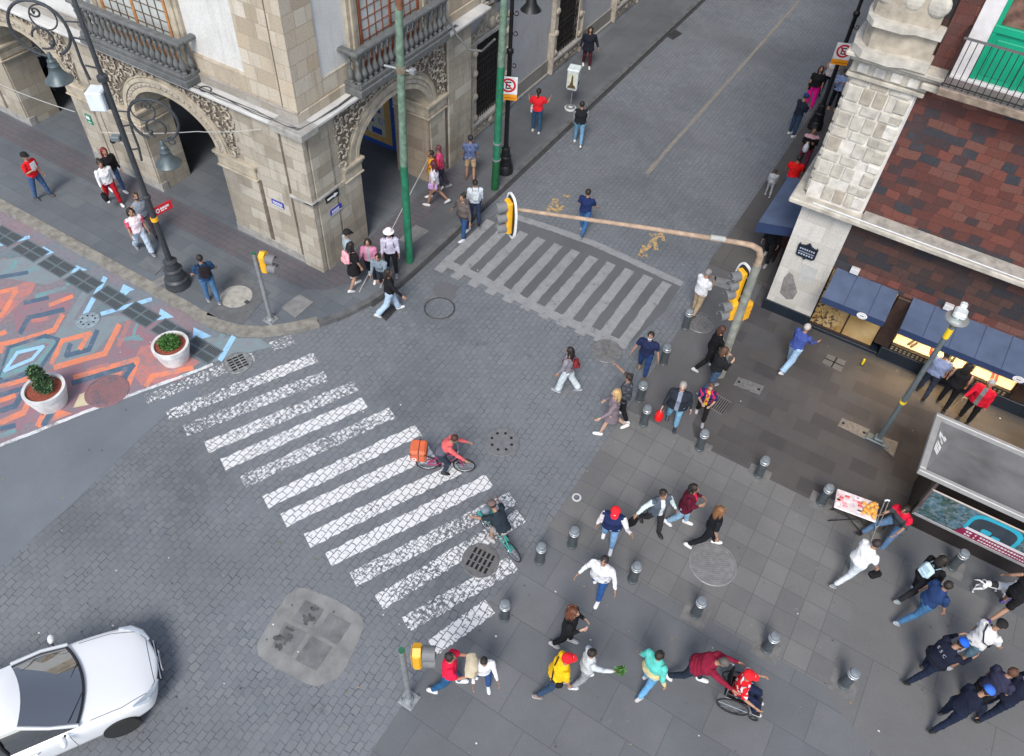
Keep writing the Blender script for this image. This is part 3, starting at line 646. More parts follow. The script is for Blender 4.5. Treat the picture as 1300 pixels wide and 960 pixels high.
def carve(cx, hw, plane, umin, umax, name='carving'):
    mb = MB(); placed = []; GRD = mat('carving_shade', (.155, .125, .095), .9, var=.3, scale=9)  # dark flat sheet behind the scrolls: crevice shade put into the colour
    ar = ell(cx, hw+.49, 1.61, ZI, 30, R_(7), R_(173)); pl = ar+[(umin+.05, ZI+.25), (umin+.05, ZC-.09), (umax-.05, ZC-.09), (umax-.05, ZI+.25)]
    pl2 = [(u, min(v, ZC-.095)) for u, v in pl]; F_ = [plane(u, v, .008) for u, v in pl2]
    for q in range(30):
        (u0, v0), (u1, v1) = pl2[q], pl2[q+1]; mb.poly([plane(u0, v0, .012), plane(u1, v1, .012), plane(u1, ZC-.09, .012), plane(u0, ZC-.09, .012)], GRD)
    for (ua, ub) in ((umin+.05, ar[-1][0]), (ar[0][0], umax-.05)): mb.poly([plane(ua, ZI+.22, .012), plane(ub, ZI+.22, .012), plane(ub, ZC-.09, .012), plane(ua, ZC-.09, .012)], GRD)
    for _ in range(2600):
        u, v = random.uniform(umin, umax), random.uniform(ZI+.15, ZC-.10); r = random.uniform(.06, .115)
        e = ((u-cx)/(hw+.52+r*.6))**2+((v-ZI)/(1.12+.50+r*.6))**2 if v > ZI else 9
        if e < 1.0 or any(math.hypot(u-a, v-b) < (r+c)*1.02 for a, b, c in placed): continue
        placed.append((u, v, r)); scroll(mb, u, v, r, random.choice((-1, 1)), plane, CARVE, random.uniform(0, 6.28))
    return bp(mb, name, smooth=True)
for i in range(3):
    xr, xl = piers[i][0], piers[i+1][1]; carve((xl+xr)/2, (xr-xl)/2, lambda u, v, d: (u, FY-d, v), xl-.95, xr+.85)
# --- east arch
ya, yb_ = 13.99, 17.25; cy = (ya+yb_)/2; hw = (yb_-ya)/2
arc = ell(cy, hw, 1.12, ZI, 28)
mb = MB(); mb.prism([(yb_, ZC), (yb_, ZI)]+arc[1:-1]+[(ya, ZI), (ya, ZC)], FX-1.3, FX-.001, TUFF, 'x'); bp(mb, 'arch_wall')
mb = MB()
for k, (d0, d1, pr) in enumerate(((0.0, .13, .05), (.15, .27, .035), (.29, .40, .06), (.42, .46, .03))):
    o_, i_ = ell(cy, hw+d1, 1.12+d1, ZI, 32), ell(cy, hw+d0, 1.12+d0, ZI, 32)
    for j in range(32): mb.prism([i_[j], o_[j], o_[j+1], i_[j+1]], FX-.02, FX+pr, PLAIN if k != 1 else CARVE, 'x')
bp(mb, 'archivolt')
carve(cy, hw, lambda u, v, d: (FX+d, u, v), ya-.75, yb_+.85)
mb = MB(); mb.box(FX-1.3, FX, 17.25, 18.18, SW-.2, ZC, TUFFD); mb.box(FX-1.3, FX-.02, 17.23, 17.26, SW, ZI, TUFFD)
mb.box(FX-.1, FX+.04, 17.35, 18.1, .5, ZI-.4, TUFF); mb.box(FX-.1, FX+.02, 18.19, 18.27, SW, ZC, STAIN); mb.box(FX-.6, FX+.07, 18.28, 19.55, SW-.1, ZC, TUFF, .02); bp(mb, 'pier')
for (a, b) in ((13.30, 14.11), (17.13, 18.2)):
    mb = MB()
    for dz, pr, h in ((0, .14, .09), (-.10, .09, .08), (-.34, .06, .22), (-.42, .10, .06)):
        mb.box(FX-1.3, FX+pr, a+(.14-pr)*.8 if a > 15 else a, b-(.14-pr)*.8 if b < 15 else b, ZI+dz-.05, ZI+dz+h-.05, PLAIN, .015)
    bp(mb, 'impost')
# --- interior of the arcade
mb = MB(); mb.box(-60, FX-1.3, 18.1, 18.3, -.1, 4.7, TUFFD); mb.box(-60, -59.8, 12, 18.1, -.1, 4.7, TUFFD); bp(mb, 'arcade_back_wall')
mb = MB(); mb.box(-60, FX-.05, FY+.1, 40, ZC+.02, ZC+.13, PLAIN); bp(mb, 'arcade_ceiling')
TB = NT('blue_tile_mural'); _s = TB.sep(TB.pos()); _v = TB.comb(_s[0], _s[2])
_b1 = TB.brick(_v, .11, .11, .012, c1=(.02, .05, .25, 1), c2=(.32, .36, .38, 1), off=0); _b2 = TB.brick(_v, .62, .42, .10, off=0.5); 
TB.set(TB.b, 'Base Color', TB.mix(_b2.outputs['Fac'], TB.mix(TB.ramp(_b2.outputs['Color'], [(.5, (0, 0, 0, 1)), (.52, (1, 1, 1, 1))]), C4((.02, .06, .30)), _b1.outputs['Color']), C4((.40, .40, .33)))); TB.b.inputs['Roughness'].default_value = .3
mb = MB(); mb.box(-18.2, -15.15, 18.03, 18.1, .14, 3.4, TB.m); tb = bp(mb, 'tile_mural')
mb = MB(); bl = mat('blue_tile_border', (.02, .08, .36), .3); ye = mat('ochre_tile_border', (.42, .27, .10), .4)
mb.box(-15.15, -14.95, 18.0, 18.1, .14, 3.6, bl); mb.box(-18.2, -15.15, 18.0, 18.1, .12, .26, bl); mb.box(-15.42, -15.15, 18.01, 18.05, .26, 3.4, ye); mb.box(-18.2, -15.42, 18.01, 18.05, .26, .48, ye)
bp(mb, 'border', tb)
# --- cornice and ledge
mb = MB()
def around(mb, pr, z0, z1, m, bev=.012, y_end=20.4):
    mb.box(-60, FX+pr, FY-pr, FY+.3, z0, z1, m, bev); mb.box(FX-.3, FX+pr-.001, FY+.3001, y_end, z0, z1-.001, m, bev)
around(mb, .06, ZC-.08, ZC-.02, PLAIN); around(mb, .14, ZC, ZC+.07, MOULD); around(mb, .24, ZC+.072, ZC+.17, LEDGE, .02)
mb.box(-13.86, FX+.28, FY-.28, FY+.36, ZC-.02, ZC+.19, MOULD, .02)
bp(mb, 'cornice')
# --- upper storey
QUOIN = wallstone('quoin_masonry', [(.45, .37, .27), (.53, .47, .38), (.37, .31, .23), (.57, .52, .44)], 0.62, 0.40, 0.010, (.30, .25, .19), stain=0.7, dirt=(.3, .26, .2), irregular=.06, jstr=.5)
UY = 12.30; UX = -13.22; ZT = 11.5
mb = MB(); mb.box(-60, UX-.05, UY+.05, UY+.45, ZC+.15, ZT, WHITE); mb.box(UX-.45, UX-.05, UY+.45, 20.5, ZC+.15, ZT, WHITE); bp(mb, 'upper_wall')
mb = MB()
mb.box(-14.90, -13.78, UY-.03, UY+.2, ZC+.17, ZT, QUOIN); mb.box(-13.68, UX, UY-.08, UY+.2, ZC+.17, ZT, QUOIN); mb.box(UX-.2, UX+.001, UY-.079, 13.20, ZC+.17, ZT, QUOIN)
mb.box(-13.74, -13.70, UY-.02, UY+.1, ZC+.17, ZT, STAIN)
mb.box(-60, UX+.03, UY-.11, UY, ZC+.17, ZC+.42, wallstone('socle', [(.30, .27, .23), (.36, .34, .31)], .5, .3, .01, stain=.9, dirt=(.16, .16, .16)), .01)
mb.box(-20.2, -14.90, UY-.04, UY+.1, ZC+.42, 5.62, QUOIN); mb.box(UX-.1, UX+.031, UY-.109, 20.4, ZC+.17, ZC+.42, QUOIN, .01); mb.box(UX-.1, UX-.01, 13.2, 20.4, ZC+.42, 5.62, QUOIN)
bp(mb, 'quoins')
def window_unit(axis, a0, a1, z0, z1, timber, name_frame='window', bars=None):
    """tall casement window: stone surround, timber frame, gridded panes"""
    def bx(mb, u0, u1, d0, d1, z0_, z1_, m, bev=0):
        if axis == 'y': mb.box(u0, u1, UY-d1, UY-d0, z0_, z1_, m, bev)
        else: mb.box(UX+d0, UX+d1, u0, u1, z0_, z1_, m, bev)
    sgn = 1
    mb = MB()
    for k, (w0, w1, d) in enumerate(((.42, .30, .05), (.30, .16, .10), (.16, .03, .06))):
        bx(mb, a0-w0, a0-w1, -.05, d, z0-.1, z1, PLAIN, .01); bx(mb, a1+w1, a1+w0, -.05, d, z0-.1, z1, PLAIN, .01)
    f = bp(mb, 'window_surround')
    mb = MB(); mid = (a0+a1)/2
    bx(mb, a0, a1, -.04, .02, z0, z1, timber)
    for u in (a0, mid-.045, a1-.09): bx(mb, u, u+.09, .0, .07, z0, z1, timber, .01)
    for u in (a0+.28, mid+.22):  pass
    bx(mb, a0, a1, .0, .075, z0, z0+.20, timber, .01); bx(mb, a0, a1, .0, .075, z0+2.9, z0+3.0, timber)
    w_ = bp(mb, name_frame)
    mb = MB()
    for (s0, s1) in ((a0+.09, mid-.045), (mid+.045, a1-.09)):
        bx(mb, s0, s1, .022, .03, z0+.20, z1, PANE)
    p = mb.build('pane', w_, world=True)
    mb = MB()
    for (s0, s1) in ((a0+.09, mid-.045), (mid+.045, a1-.09)):
        n = 4
        for k in range(1, n): u = s0+(s1-s0)*k/n; bx(mb, u-.012, u+.012, .028, .05, z0+.2, z1, bars or timber)
        z = z0+.45
        while z < z1: bx(mb, s0, s1, .028, .048, z-.01, z+.01, bars or timber); z += .27
    mb.build('glazing_bar', w_, world=True)
window_unit('y', -19.9, -17.25, 5.25, 9.6, TIMBER_O, bars=mat('glazing_bar_brown', (.12, .08, .06), .5)); window_unit('x', 14.72, 17.2, 5.25, 9.6, TIMBER)
def balcony(axis, a0, a1, nb):
    def P(u, d): return (u, UY-d) if axis == 'y' else (UX+d, u)
    root = MB()
    def bx(mb, u0, u1, d0, d1, z0, z1, m, bev=.01):
        (xa, ya_), (xb, yb2) = P(u0, d0), P(u1, d1); mb.box(xa, xb, ya_, yb2, z0, z1, m, bev)
    D = .50
    bx(root, a0, a1, 0, D+.08, 4.90, 5.10, GREYST, .02); bx(root, a0+.05, a1-.05, D-.2, D+.04, 5.10, 5.22, GREYST, .02); bx(root, a0+.02, a0+.2, 0, D, 5.1, 5.22, GREYST); bx(root, a1-.2, a1-.02, 0, D, 5.1, 5.22, GREYST)
    b_ = bp(root, 'balcony')
    mb = MB(); bx(mb, a0-.04, a1+.04, D-.17, D+.06, 6.02, 6.14, GREYST, .03); bx(mb, a0-.04, a0+.16, -.1, D-.16, 6.02, 6.139, GREYST, .03); bx(mb, a1-.16, a1+.04, -.1, D-.16, 6.02, 6.139, GREYST, .03)
    mb.build('handrail', b_, world=True)
    prof = [(.07, 0), (.07, .05), (.04, .08), (.06, .13), (.088, .19), (.092, .25), (.062, .34), (.032, .43), (.045, .54), (.062, .60), (.035, .66), (.06, .71), (.065, .80)]
    proto = None
    spots = [(a0+.12+(a1-a0-.24)*k/(nb-1), D-.06) for k in range(nb)]+[(a0+.1, .2), (a1-.1, .2)]
    for (u, d) in spots:
        x, y = P(u, d)
        if proto is None:
            mb = MB(); mb.lathe(prof, GREYST, (0, 0, 0), 10); o = mb.build('baluster', b_, smooth=True); proto = o
        else: o = proto.copy(); col.objects.link(o); o.parent = b_
        o.location = Vector((x, y, 5.215))-WLOC[b_.name]
balcony('y', -20.65, -16.55, 19); balcony('x', 13.95, 17.95, 18)
# --- street plates
BLUE = mat('enamel_blue', (.03, .04, .30), .35); WPL = mat('enamel_white', (.75, .76, .78), .4); BLK = mat('sign_black', (.015, .016, .017), .5)
def plate_s(x0, x1, z0, z1):       # on the south face
    mb = MB(); mb.box(x0, x1, FY-.085, FY-.05, z0, z1, BLUE, .004); mb.box(x0+.01, x1-.01, FY-.087, FY-.084, z0+.012, z0+.035, WPL)
    x = x0+.05
    for wl in (.05, .035, .05, .04, .05, .045): mb.box(x, x+wl, FY-.088, FY-.084, z0+.07, z1-.03, WPL); mb.box(x+.015, x+wl-.012, FY-.0895, FY-.0875, z0+.09, z1-.06, BLUE); x += wl+.014
    bp(mb, 'street_name_plate')
plate_s(-14.58, -14.15, 1.93, 2.12)
mb = MB(); x_ = FX+.06; mb.box(x_, x_+.03, 12.55, 13.0, 1.85, 2.04, BLUE, .004); mb.box(x_+.03, x_+.033, 12.56, 12.99, 1.862, 1.88, WPL)
y = 12.60
for wl in (.05, .05, .035, .05, .04): mb.box(x_+.03, x_+.034, y, y+wl, 1.91, 2.0, WPL); mb.box(x_+.0335, x_+.0355, y+.015, y+wl-.012, 1.935, 1.975, BLUE); y += wl+.016
bp(mb, 'street_name_plate')
mb = MB(); mb.box(x_, x_+.025, 12.45, 12.98, 2.34, 2.54, BLK, .004)
mb.prism([(12.50, 2.41), (12.78, 2.41), (12.78, 2.37), (12.94, 2.44), (12.78, 2.51), (12.78, 2.47), (12.50, 2.47)], x_+.024, x_+.029, WPL, 'x'); bp(mb, 'arrow_sign')
mb = MB(); mb.box(-22.34, -22.10, FY-.085, FY-.05, 1.65, 1.98, mat('green_enamel', (.02, .22, .13), .4), .004); mb.box(-22.30, -22.14, FY-.088, FY-.084, 1.82, 1.93, WPL); mb.box(-22.30, -22.14, FY-.088, FY-.084, 1.70, 1.73, WPL); bp(mb, 'green_notice')
# --- cables lying on the ledge
CABLE = mat('black_cable', (.02, .02, .022), .6); CABLE_G = mat('grey_cable', (.12, .13, .13), .6)
mb = MB()
for s_ in range(4):
    pts = [(-20+1.1*i, FY-.10+.07*math.sin(i*1.7+s_*2), ZC+.185) for i in range(7)]+[(FX+.05, FY-.12+.03*s_, ZC+.20), (FX+.10, FY+.5, ZC+.20)]+[(FX+.10+.06*math.sin(i*2+s_), FY+1.2+1.1*i, ZC+.19) for i in range(6)]
    mb.tube(pts, .011, CABLE if s_ % 2 else CABLE_G, 5)
pts = [(-16.2+.17*math.cos(a*.5), FY-.05+.12*math.sin(a*.5), ZC+.19) for a in range(12)]; mb.tube(pts, .014, CABLE, 5)
bp(mb, 'ledge_cable')

# ================================================================== NORTH BUILDING ON THE LEFT STREET SIDE
NB = thing('stone_building', (-13.43, 19.6, 0), 'long grey rendered building with carved stone window surrounds and iron grilles', 'building')
NX = -13.43
mb = MB(); mb.box(-40, NX, 19.56, 110, -.1, 11.5, GREYREN); bp(mb, 'wall', NB)
mb = MB(); mb.box(NX-.2, NX+.06, 19.6, 110, SW, .75, wallstone('base_course', [(.24, .23, .21), (.30, .29, .27)], 1.1, .32, .012, stain=.8, dirt=(.16, .15, .14)), .01)
mb.box(NX-.2, NX+.12, 19.6, 110, SW, .22, MOULD, .02); mb.box(NX-.2, NX+.28, 20.4, 110, ZC+.05, ZC+.25, MOULD, .03); bp(mb, 'base_course', NB)
GRIL = mat('grille_iron', (.03, .028, .028), .55, .4); REDD = mat('window_dark_red', (.07, .03, .025), .5, var=.3)
def north_window(y0, y1):
    mb = MB(); z0, z1 = .78, 3.55
    mb.box(NX-.1, NX+.16, y0-.34, y0-.02, SW, z1+.1, CARVE, .03); mb.box(NX-.1, NX+.16, y1+.02, y1+.34, SW, z1+.1, CARVE, .03)
    mb.box(NX-.1, NX+.24, y0-.42, y0-.28, SW, z0+1.0, CARVE, .03); mb.box(NX-.1, NX+.24, y1+.28, y1+.42, SW, z0+1.0, CARVE, .03)
    mb.box(NX-.1, NX+.26, y0-.35, y1+.35, z0-.16, z0, MOULD, .03); mb.box(NX-.1, NX+.14, y0-.3, y1+.3, SW, z0-.17, CARVE, .03)
    # stepped baroque head
    cy_ = (y0+y1)/2; h = (y1-y0)/2
    mb.box(NX-.1, NX+.20, y0-.4, y1+.4, z1, z1+.16, MOULD, .03)
    mb.prism([(cy_-h-.2, z1+.17), (cy_+h+.2, z1+.17), (cy_+h*.7, z1+.5), (cy_+.35, z1+.6), (cy_+.25, z1+.95), (cy_-.25, z1+.95), (cy_-.35, z1+.6), (cy_-h*.7, z1+.5)], NX-.05, NX+.13, CARVE, 'x')
    for sg in (-1, 1):
        for k in range(3):
            c_ = cy_+sg*(.35+.38*k); mb.tube([(NX+.16, c_+.15*math.cos(a*.7)*(1-.08*a), z1+.36-.04*k+.15*math.sin(a*.7)*(1-.08*a)) for a in range(9)], .035, CARVE, 6)
            mb.tube([(NX+.18, c_+.10*math.cos(a*.7)*(1-.08*a), .43+.10*math.sin(a*.7)*(1-.08*a)) for a in range(9)], .03, CARVE, 6)
        for zz in (.95, 1.75, 2.6, 3.3): mb.ball((NX+.19, cy_+sg*(h+.18), zz), (.07, .15, .13), CARVE, 8, 6)
    mb.ball((NX+.17, cy_, z1+.42), (.08, .2, .2), CARVE, 10, 6); mb.ball((NX+.18, cy_, .44), (.07, .16, .15), CARVE, 10, 6)
    s_ = bp(mb, 'window_surround', NB)
    mb = MB(); mb.box(NX-.05, NX+.004, y0, y1, z0, z1, REDD); mb.box(NX-.03, NX+.012, y0+.1, y1-.1, z0+.1, z1-.1, DARKW); mb.box(NX, NX+.03, (y0+y1)/2-.04, (y0+y1)/2+.04, z0, z1, REDD); w_ = bp(mb, 'window', NB)
    mb = MB(); n = int((y1-y0)/.13)
    for k in range(n+1): y = y0+(y1-y0)*k/n; mb.box(NX+.10, NX+.125, y-.011, y+.011, z0, z1, GRIL)
    z = z0+.18
    while z < z1: mb.box(NX+.095, NX+.13, y0, y1, z-.012, z+.012, GRIL); z += .42
    for k in range(n):
        for z in (1.15, 2.0, 2.85): mb.ball((NX+.125, y0+(y1-y0)*(k+.5)/n, z), (.02, .04, .05), GRIL, 6, 4)
    mb.build('window_grille', w_, world=True)
for (a, b) in ((20.35, 22.0), (25.9, 27.5), (31.3, 32.9), (36.7, 38.3), (42.1, 43.7), (47.5, 49.1)): north_window(a, b)
# ================================================================== RIGHT BUILDING
RB = thing('tezontle_building', (-1.83, 18.07, 0), 'corner shop building with red volcanic stone wall, pale carved corner pier and blue awnings', 'building')
PALEST = wallstone('pale_pier_masonry', [(.50, .48, .44), (.58, .56, .52), (.45, .43, .39)], 1.0, 0.55, 0.008, (.38, .36, .33), stain=0.45, dirt=(.33, .31, .29), jstr=.4)
PALEB = mat('pale_carved_stone', (.42, .39, .335), 0.85, var=0.32, scale=3.2, bump=0.6)
LIME = mat('limewash_white', (.58, .55, .50), 0.85, var=0.25, scale=4, bump=0.4)
TEZ = wallstone('tezontle_red', [(.115, .045, .038), (.17, .062, .048), (.095, .045, .040), (.060, .042, .045), (.14, .052, .042), (.115, .048, .042), (.046, .048, .056), (.16, .070, .056)], 0.30, 0.22, 0.006, (.07, .035, .032), stain=0.55, dirt=(.13, .08, .075), constant=True, bumpd=.05, jstr=.45, off=.41, irregular=.35, squash=1.5)
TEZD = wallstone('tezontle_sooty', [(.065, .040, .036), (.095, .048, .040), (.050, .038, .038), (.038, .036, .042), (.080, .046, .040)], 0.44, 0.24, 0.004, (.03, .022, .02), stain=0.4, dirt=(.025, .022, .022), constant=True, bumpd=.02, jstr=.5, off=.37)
NAVYTILE = paving('navy_plinth_tile', [(.012, .018, .028), (.018, .026, .038)], .6, .4, .006, 0, (.03, .035, .04), .35)
AWN = mat('awning_slate_blue', (.070, .098, .165), 0.8, var=0.16, scale=2.5, bump=.15); AWNV = mat('awning_valance_navy', (.016, .034, .095), 0.8, var=.1)
GOLD = mat('display_gold_light', (1.0, .62, .17), .6, var=.25, scale=3.0, emit=0.0)
YW = 18.18; ZL0, ZL1 = 3.72, 4.02
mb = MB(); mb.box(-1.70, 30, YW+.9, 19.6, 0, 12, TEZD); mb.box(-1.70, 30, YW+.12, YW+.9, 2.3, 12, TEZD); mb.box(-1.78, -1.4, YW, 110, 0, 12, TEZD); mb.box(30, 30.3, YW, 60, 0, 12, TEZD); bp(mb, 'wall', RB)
# red stone upper wall + sooty lower band
mb = MB(); mb.box(-.45, 30, YW-.04, YW+.2, ZL1, 7.80, TEZ); bp(mb, 'red_stone_wall', RB)
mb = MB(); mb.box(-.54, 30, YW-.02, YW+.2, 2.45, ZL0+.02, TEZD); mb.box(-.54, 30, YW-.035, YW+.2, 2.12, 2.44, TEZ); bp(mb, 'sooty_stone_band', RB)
SILLT = mat('white_box_lamp', (.55, .55, .55), .5)
mb = MB()
for (px, py) in ((1072, 343), (1186, 375)):
    c = at(px, py, 2.6); mb.box(c.x*0+(-.12 if px < 1100 else 2.25), (.10 if px < 1100 else 2.47), YW-.16, YW-.03, 2.28, 2.44, SILLT, .01)
bp(mb, 'wall_box', RB)
# lower pale pier
mb = MB(); mb.box(-1.83, -.54, 18.05, 18.8, .34, ZL0+.01, PALEST); mb.box(-1.80, -.58, 18.3, 18.9, 0, .34, PALEST); bp(mb, 'corner_pier', RB)
mb = MB(); mb.box(-1.87, -.50, 18.01, 18.8, 0, .36, NAVYTILE, .004); bp(mb, 'pier_plinth', RB)
# plinth under shop windows, pilasters between
mb = MB(); mb.box(1.45, 30, 17.98, 18.4, 0, .40, NAVYTILE, .004); mb.box(-.50, 1.44, 18.02, 18.4, 0, .10, NAVYTILE, .004); bp(mb, 'shop_plinth', RB)
mb = MB(); TD = mat('dark_shop_timber', (.05, .028, .022), .5, var=.3); mb.box(1.22, 1.62, 18.03, 19.0, .40, 2.12, TD, .01); bp(mb, 'shop_pilaster', RB)
for x in (4.72, 8.9): mb = MB(); mb.box(x, x+1.15, 18.03, 19.0, .40, 2.12, TD, .01); bp(mb, 'shop_pilaster', RB)
def shopwin(x0, x1, z0, z1, shoes=True, panel=None):
    mb = MB(); DF = mat('display_floor', (.85, .78, .62), .5, var=.15, scale=4); DB = mat('display_back', (.90, .60, .20), .6, var=.3, scale=3.5)
    mb.box(x0, x1, 18.10, 19.0, z0-.02, z0, DF); mb.box(x0, x1, 18.72, 18.76, z0, z1, DB); mb.box(x0-.02, x0, 18.1, 18.75, z0, z1, DB); mb.box(x1, x1+.02, 18.1, 18.75, z0, z1, DF)
    w_ = bp(mb, 'shop_window', RB)
    mb = MB(); m = mat('window_strip_light', (1.0, .72, .36), .5, emit=30, var=0.0); mb.box(x0+.1, x1-.1, 18.2, 18.3, z1-.08, z1-.04, m); mb.box(x0+.1, x1-.1, 18.55, 18.6, z1-.08, z1-.04, m); mb.build('strip_light', w_, world=True)
    # stepped display shelf
    mb = MB(); mb.box(x0+.05, x1-.02, 18.45, 18.70, z0, z0+.28, DF, .01); mb.build('display_step', w_, world=True)
    if shoes:
        cols_ = [(.02, .015, .012), (.03, .02, .02), (.10, .16, .05), (.25, .02, .02), (.05, .03, .02), (.02, .02, .02)]
        n = int((x1-x0)/.26)
        for k in range(n):
            mb = MB(); m = mat('leather_%d' % (k % 6), cols_[k % 6], .35); x = x0+.18+k*.26+random.uniform(-.04, .04); y = 18.27 if k % 2 else 18.56; z = z0 if k % 2 else z0+.28; a = random.uniform(-.6, .6)
            mb.T = Matrix.Translation((x, y, z)) @ Matrix.Rotation(a, 4, 'Z')
            for sx in (-.05, .05):
                mb.tube([(sx, .10, .10), (sx, .07, .07), (sx, .0, .045), (sx, -.09, .03), (sx, -.13, .025)], [(.02, .03), (.03, .035), (.03, .035), (.028, .04), (.012, .02)], m, 8)
                mb.tube([(sx, .10, .08), (sx, .105, 0)], [.015, .008], m, 6)
            mb.build('shoe_pair', w_, world=True)
    GL = NT('shop_glass') if 'shop_glass' not in _mats else None
    if GL:
        tr = GL.n('ShaderNodeBsdfTransparent'); gl = GL.n('ShaderNodeBsdfGlossy'); gl.inputs['Roughness'].default_value = .02; mx = GL.n('ShaderNodeMixShader'); mx.inputs[0].default_value = .10
        GL.t.links.new(tr.outputs[0], mx.inputs[1]); GL.t.links.new(gl.outputs[0], mx.inputs[2]); GL.t.links.new(mx.outputs[0], GL.out.inputs[0]); _mats['shop_glass'] = GL.m
    mb = MB(); mb.box(x0, x1, 18.06, 18.07, z0, z1, _mats['shop_glass']); mb.build('pane', w_, world=True)
    return w_
w2 = shopwin(1.66, 4.66, .62, 2.10); w3 = shopwin(5.9, 8.85, .62, 2.10); w4 = shopwin(10.1, 13, .62, 2.1, shoes=False)
# ventilation grille strip under the display windows
mb = MB(); m = mat('brass_grille_ground', (.30, .24, .15), .5)
for (a, b) in ((1.64, 4.7), (5.88, 8.87)):
    mb.box(a, b, 18.0, 18.08, .40, .60, GRIL)
    n = int((b-a)/.11)
    for k in range(n):
        for r in range(2): mb.box(a+.03+k*.11, a+.09+k*.11, 17.992, 18.0, .44+r*.075, .485+r*.075, m)
bp(mb, 'vent_grille', RB)
# first bay: gold patterned glass panel
GP_ = NT('gold_floral_panel'); _P = GP_.pos(); _n = GP_.noise(_P, 11, 5, 0.75); _n2 = GP_.noise(_P, 1.5, 3)
_msk = GP_.ramp(_n, [(0.50, (0, 0, 0, 1)), (0.56, (1, 1, 1, 1))]); _s = GP_.sep(_P)
_lx = GP_.ramp(_s[0], [(0.02, (1, 1, 1, 1)), (0.35, (0, 0, 0, 1))]); _c = GP_.ramp(_n2, [(.35, C4((.42, .25, .08))), (.65, C4((.55, .40, .20)))])
GP_.set(GP_.b, 'Base Color', GP_.mix(GP_.math('MULTIPLY', _msk, _lx), _c, C4((.06, .035, .02)))); GP_.b.inputs['Roughness'].default_value = .3
mb = MB(); mb.box(-.50, 1.20, 18.15, 18.2, .10, 2.12, GP_.m); bp(mb, 'gold_panel', RB)
mb = MB(); mb.box(.35, .39, 18.12, 18.15, .1, 2.1, TD); mb.box(-.5, 1.2, 18.11, 18.15, .10, .14, TD); bp(mb, 'panel_frame', RB)
# awnings
def awning(x0, x1, yw, ya, zt, zb, val=.18, axis='y', badge=None):
    mb = MB()
    if axis == 'y':
        mb.poly([(x0, yw, zt), (x0, ya, zb), (x1, ya, zb), (x1, yw, zt)], AWN); mb.poly([(x0, yw, zt-.02), (x1, yw, zt-.02), (x1, ya, zb-.02), (x0, ya, zb-.02)], AWNV)
        mb.box(x0, x1, ya-.012, ya, zb-val, zb, AWNV)
        k_ = x0+.55
        while k_ < x1-.2: mb.tube([(k_, yw-.02, zt+.002), (k_, ya+.01, zb+.004)], .007, mat('awning_seam', (.04, .06, .11), .8), 4); k_ += .62
        for x in (x0, x1): mb.poly([(x, yw, zt), (x, yw, zb-.05), (x, ya, zb-val), (x, ya, zb)], AWNV)
    else:
        mb.poly([(yw, x0, zt), (ya, x0, zb), (ya, x1, zb), (yw, x1, zt)], AWN); mb.poly([(yw, x0, zt-.02), (yw, x1, zt-.02), (ya, x1, zb-.02), (ya, x0, zb-.02)], AWNV)
        mb.box(ya-.012, ya, x0, x1, zb-val, zb, AWNV)
        for x in (x0, x1): mb.poly([(yw, x, zt), (yw, x, zb-.05), (ya, x, zb-val), (ya, x, zb)], AWNV)
    a_ = bp(mb, 'awning', RB)
    for bx in (badge or []):
        mb = MB(); n = 20; m1 = mat('badge_white', (.75, .75, .75), .5)
        mb.prism([(bx+.13*math.cos(2*math.pi*k/n), zb-.08+.10*math.sin(2*math.pi*k/n)) for k in range(n)], ya-.022, ya-.013, m1, 'y')
        mb.prism([(bx+.10*math.cos(2*math.pi*k/n), zb-.08+.075*math.sin(2*math.pi*k/n)) for k in range(n)], ya-.024, ya-.0215, mat('badge_grey', (.45, .47, .5), .5), 'y')
        mb.prism([(bx+.085*math.cos(2*math.pi*k/n), zb-.08+.062*math.sin(2*math.pi*k/n)) for k in range(n)], ya-.026, ya-.0235, m1, 'y')
        mb.box(bx-.05, bx+.05, ya-.028, ya-.0255, zb-.095, zb-.065, mat('badge_letters', (.15, .17, .2), .5))
        mb.build('round_badge', a_, world=True)
awning(-.44, 1.17, 18.12, 17.12, 2.22, 1.95, badge=[.62]); awning(1.55, 5.35, 18.12, 17.12, 2.22, 1.95, badge=[4.4]); awning(5.75, 9.2, 18.12, 17.12, 2.22, 1.95)
awning(18.75, 21.3, -1.83, -2.85, 2.45, 2.2, .35, axis='x')
# ledge
mb = MB()
for dz, pr, h in ((0, .10, .08), (.09, .2, .06), (.155, .34, .15)):
    mb.box(-1.83-pr, 30, 18.05-pr, 18.5, ZL0+dz, ZL0+dz+h, PALEB, .03); mb.box(-1.83-pr+.001, -1.5, 18.5, 60, ZL0+dz, ZL0+dz+h-.001, PALEB, .03)
mb.prism([(18.05-.34+.03, ZL1+.006), (18.13, ZL1+.006), (18.13, ZL1+.10)], -.4, 30, mat('ledge_cap', (.30, .28, .25), .85, var=.3, scale=5), 'x')
bp(mb, 'ledge', RB)
mb = MB(); mb.tube([(-1.6, 17.80, ZL1+.02), (-.3, 17.79, ZL1+.02), (2, 17.8, ZL1+.02), (5, 17.79, ZL1+.02), (9, 17.8, ZL1+.02)], .018, mat('white_conduit', (.6, .62, .65), .5), 6)
mb.tube([(-.45, 18.1, ZL1), (-.44, 18.08, 6), (-.43, 18.1, 7.8)], .015, mat('white_conduit', (.6, .62, .65), .5), 6); bp(mb, 'conduit', RB)
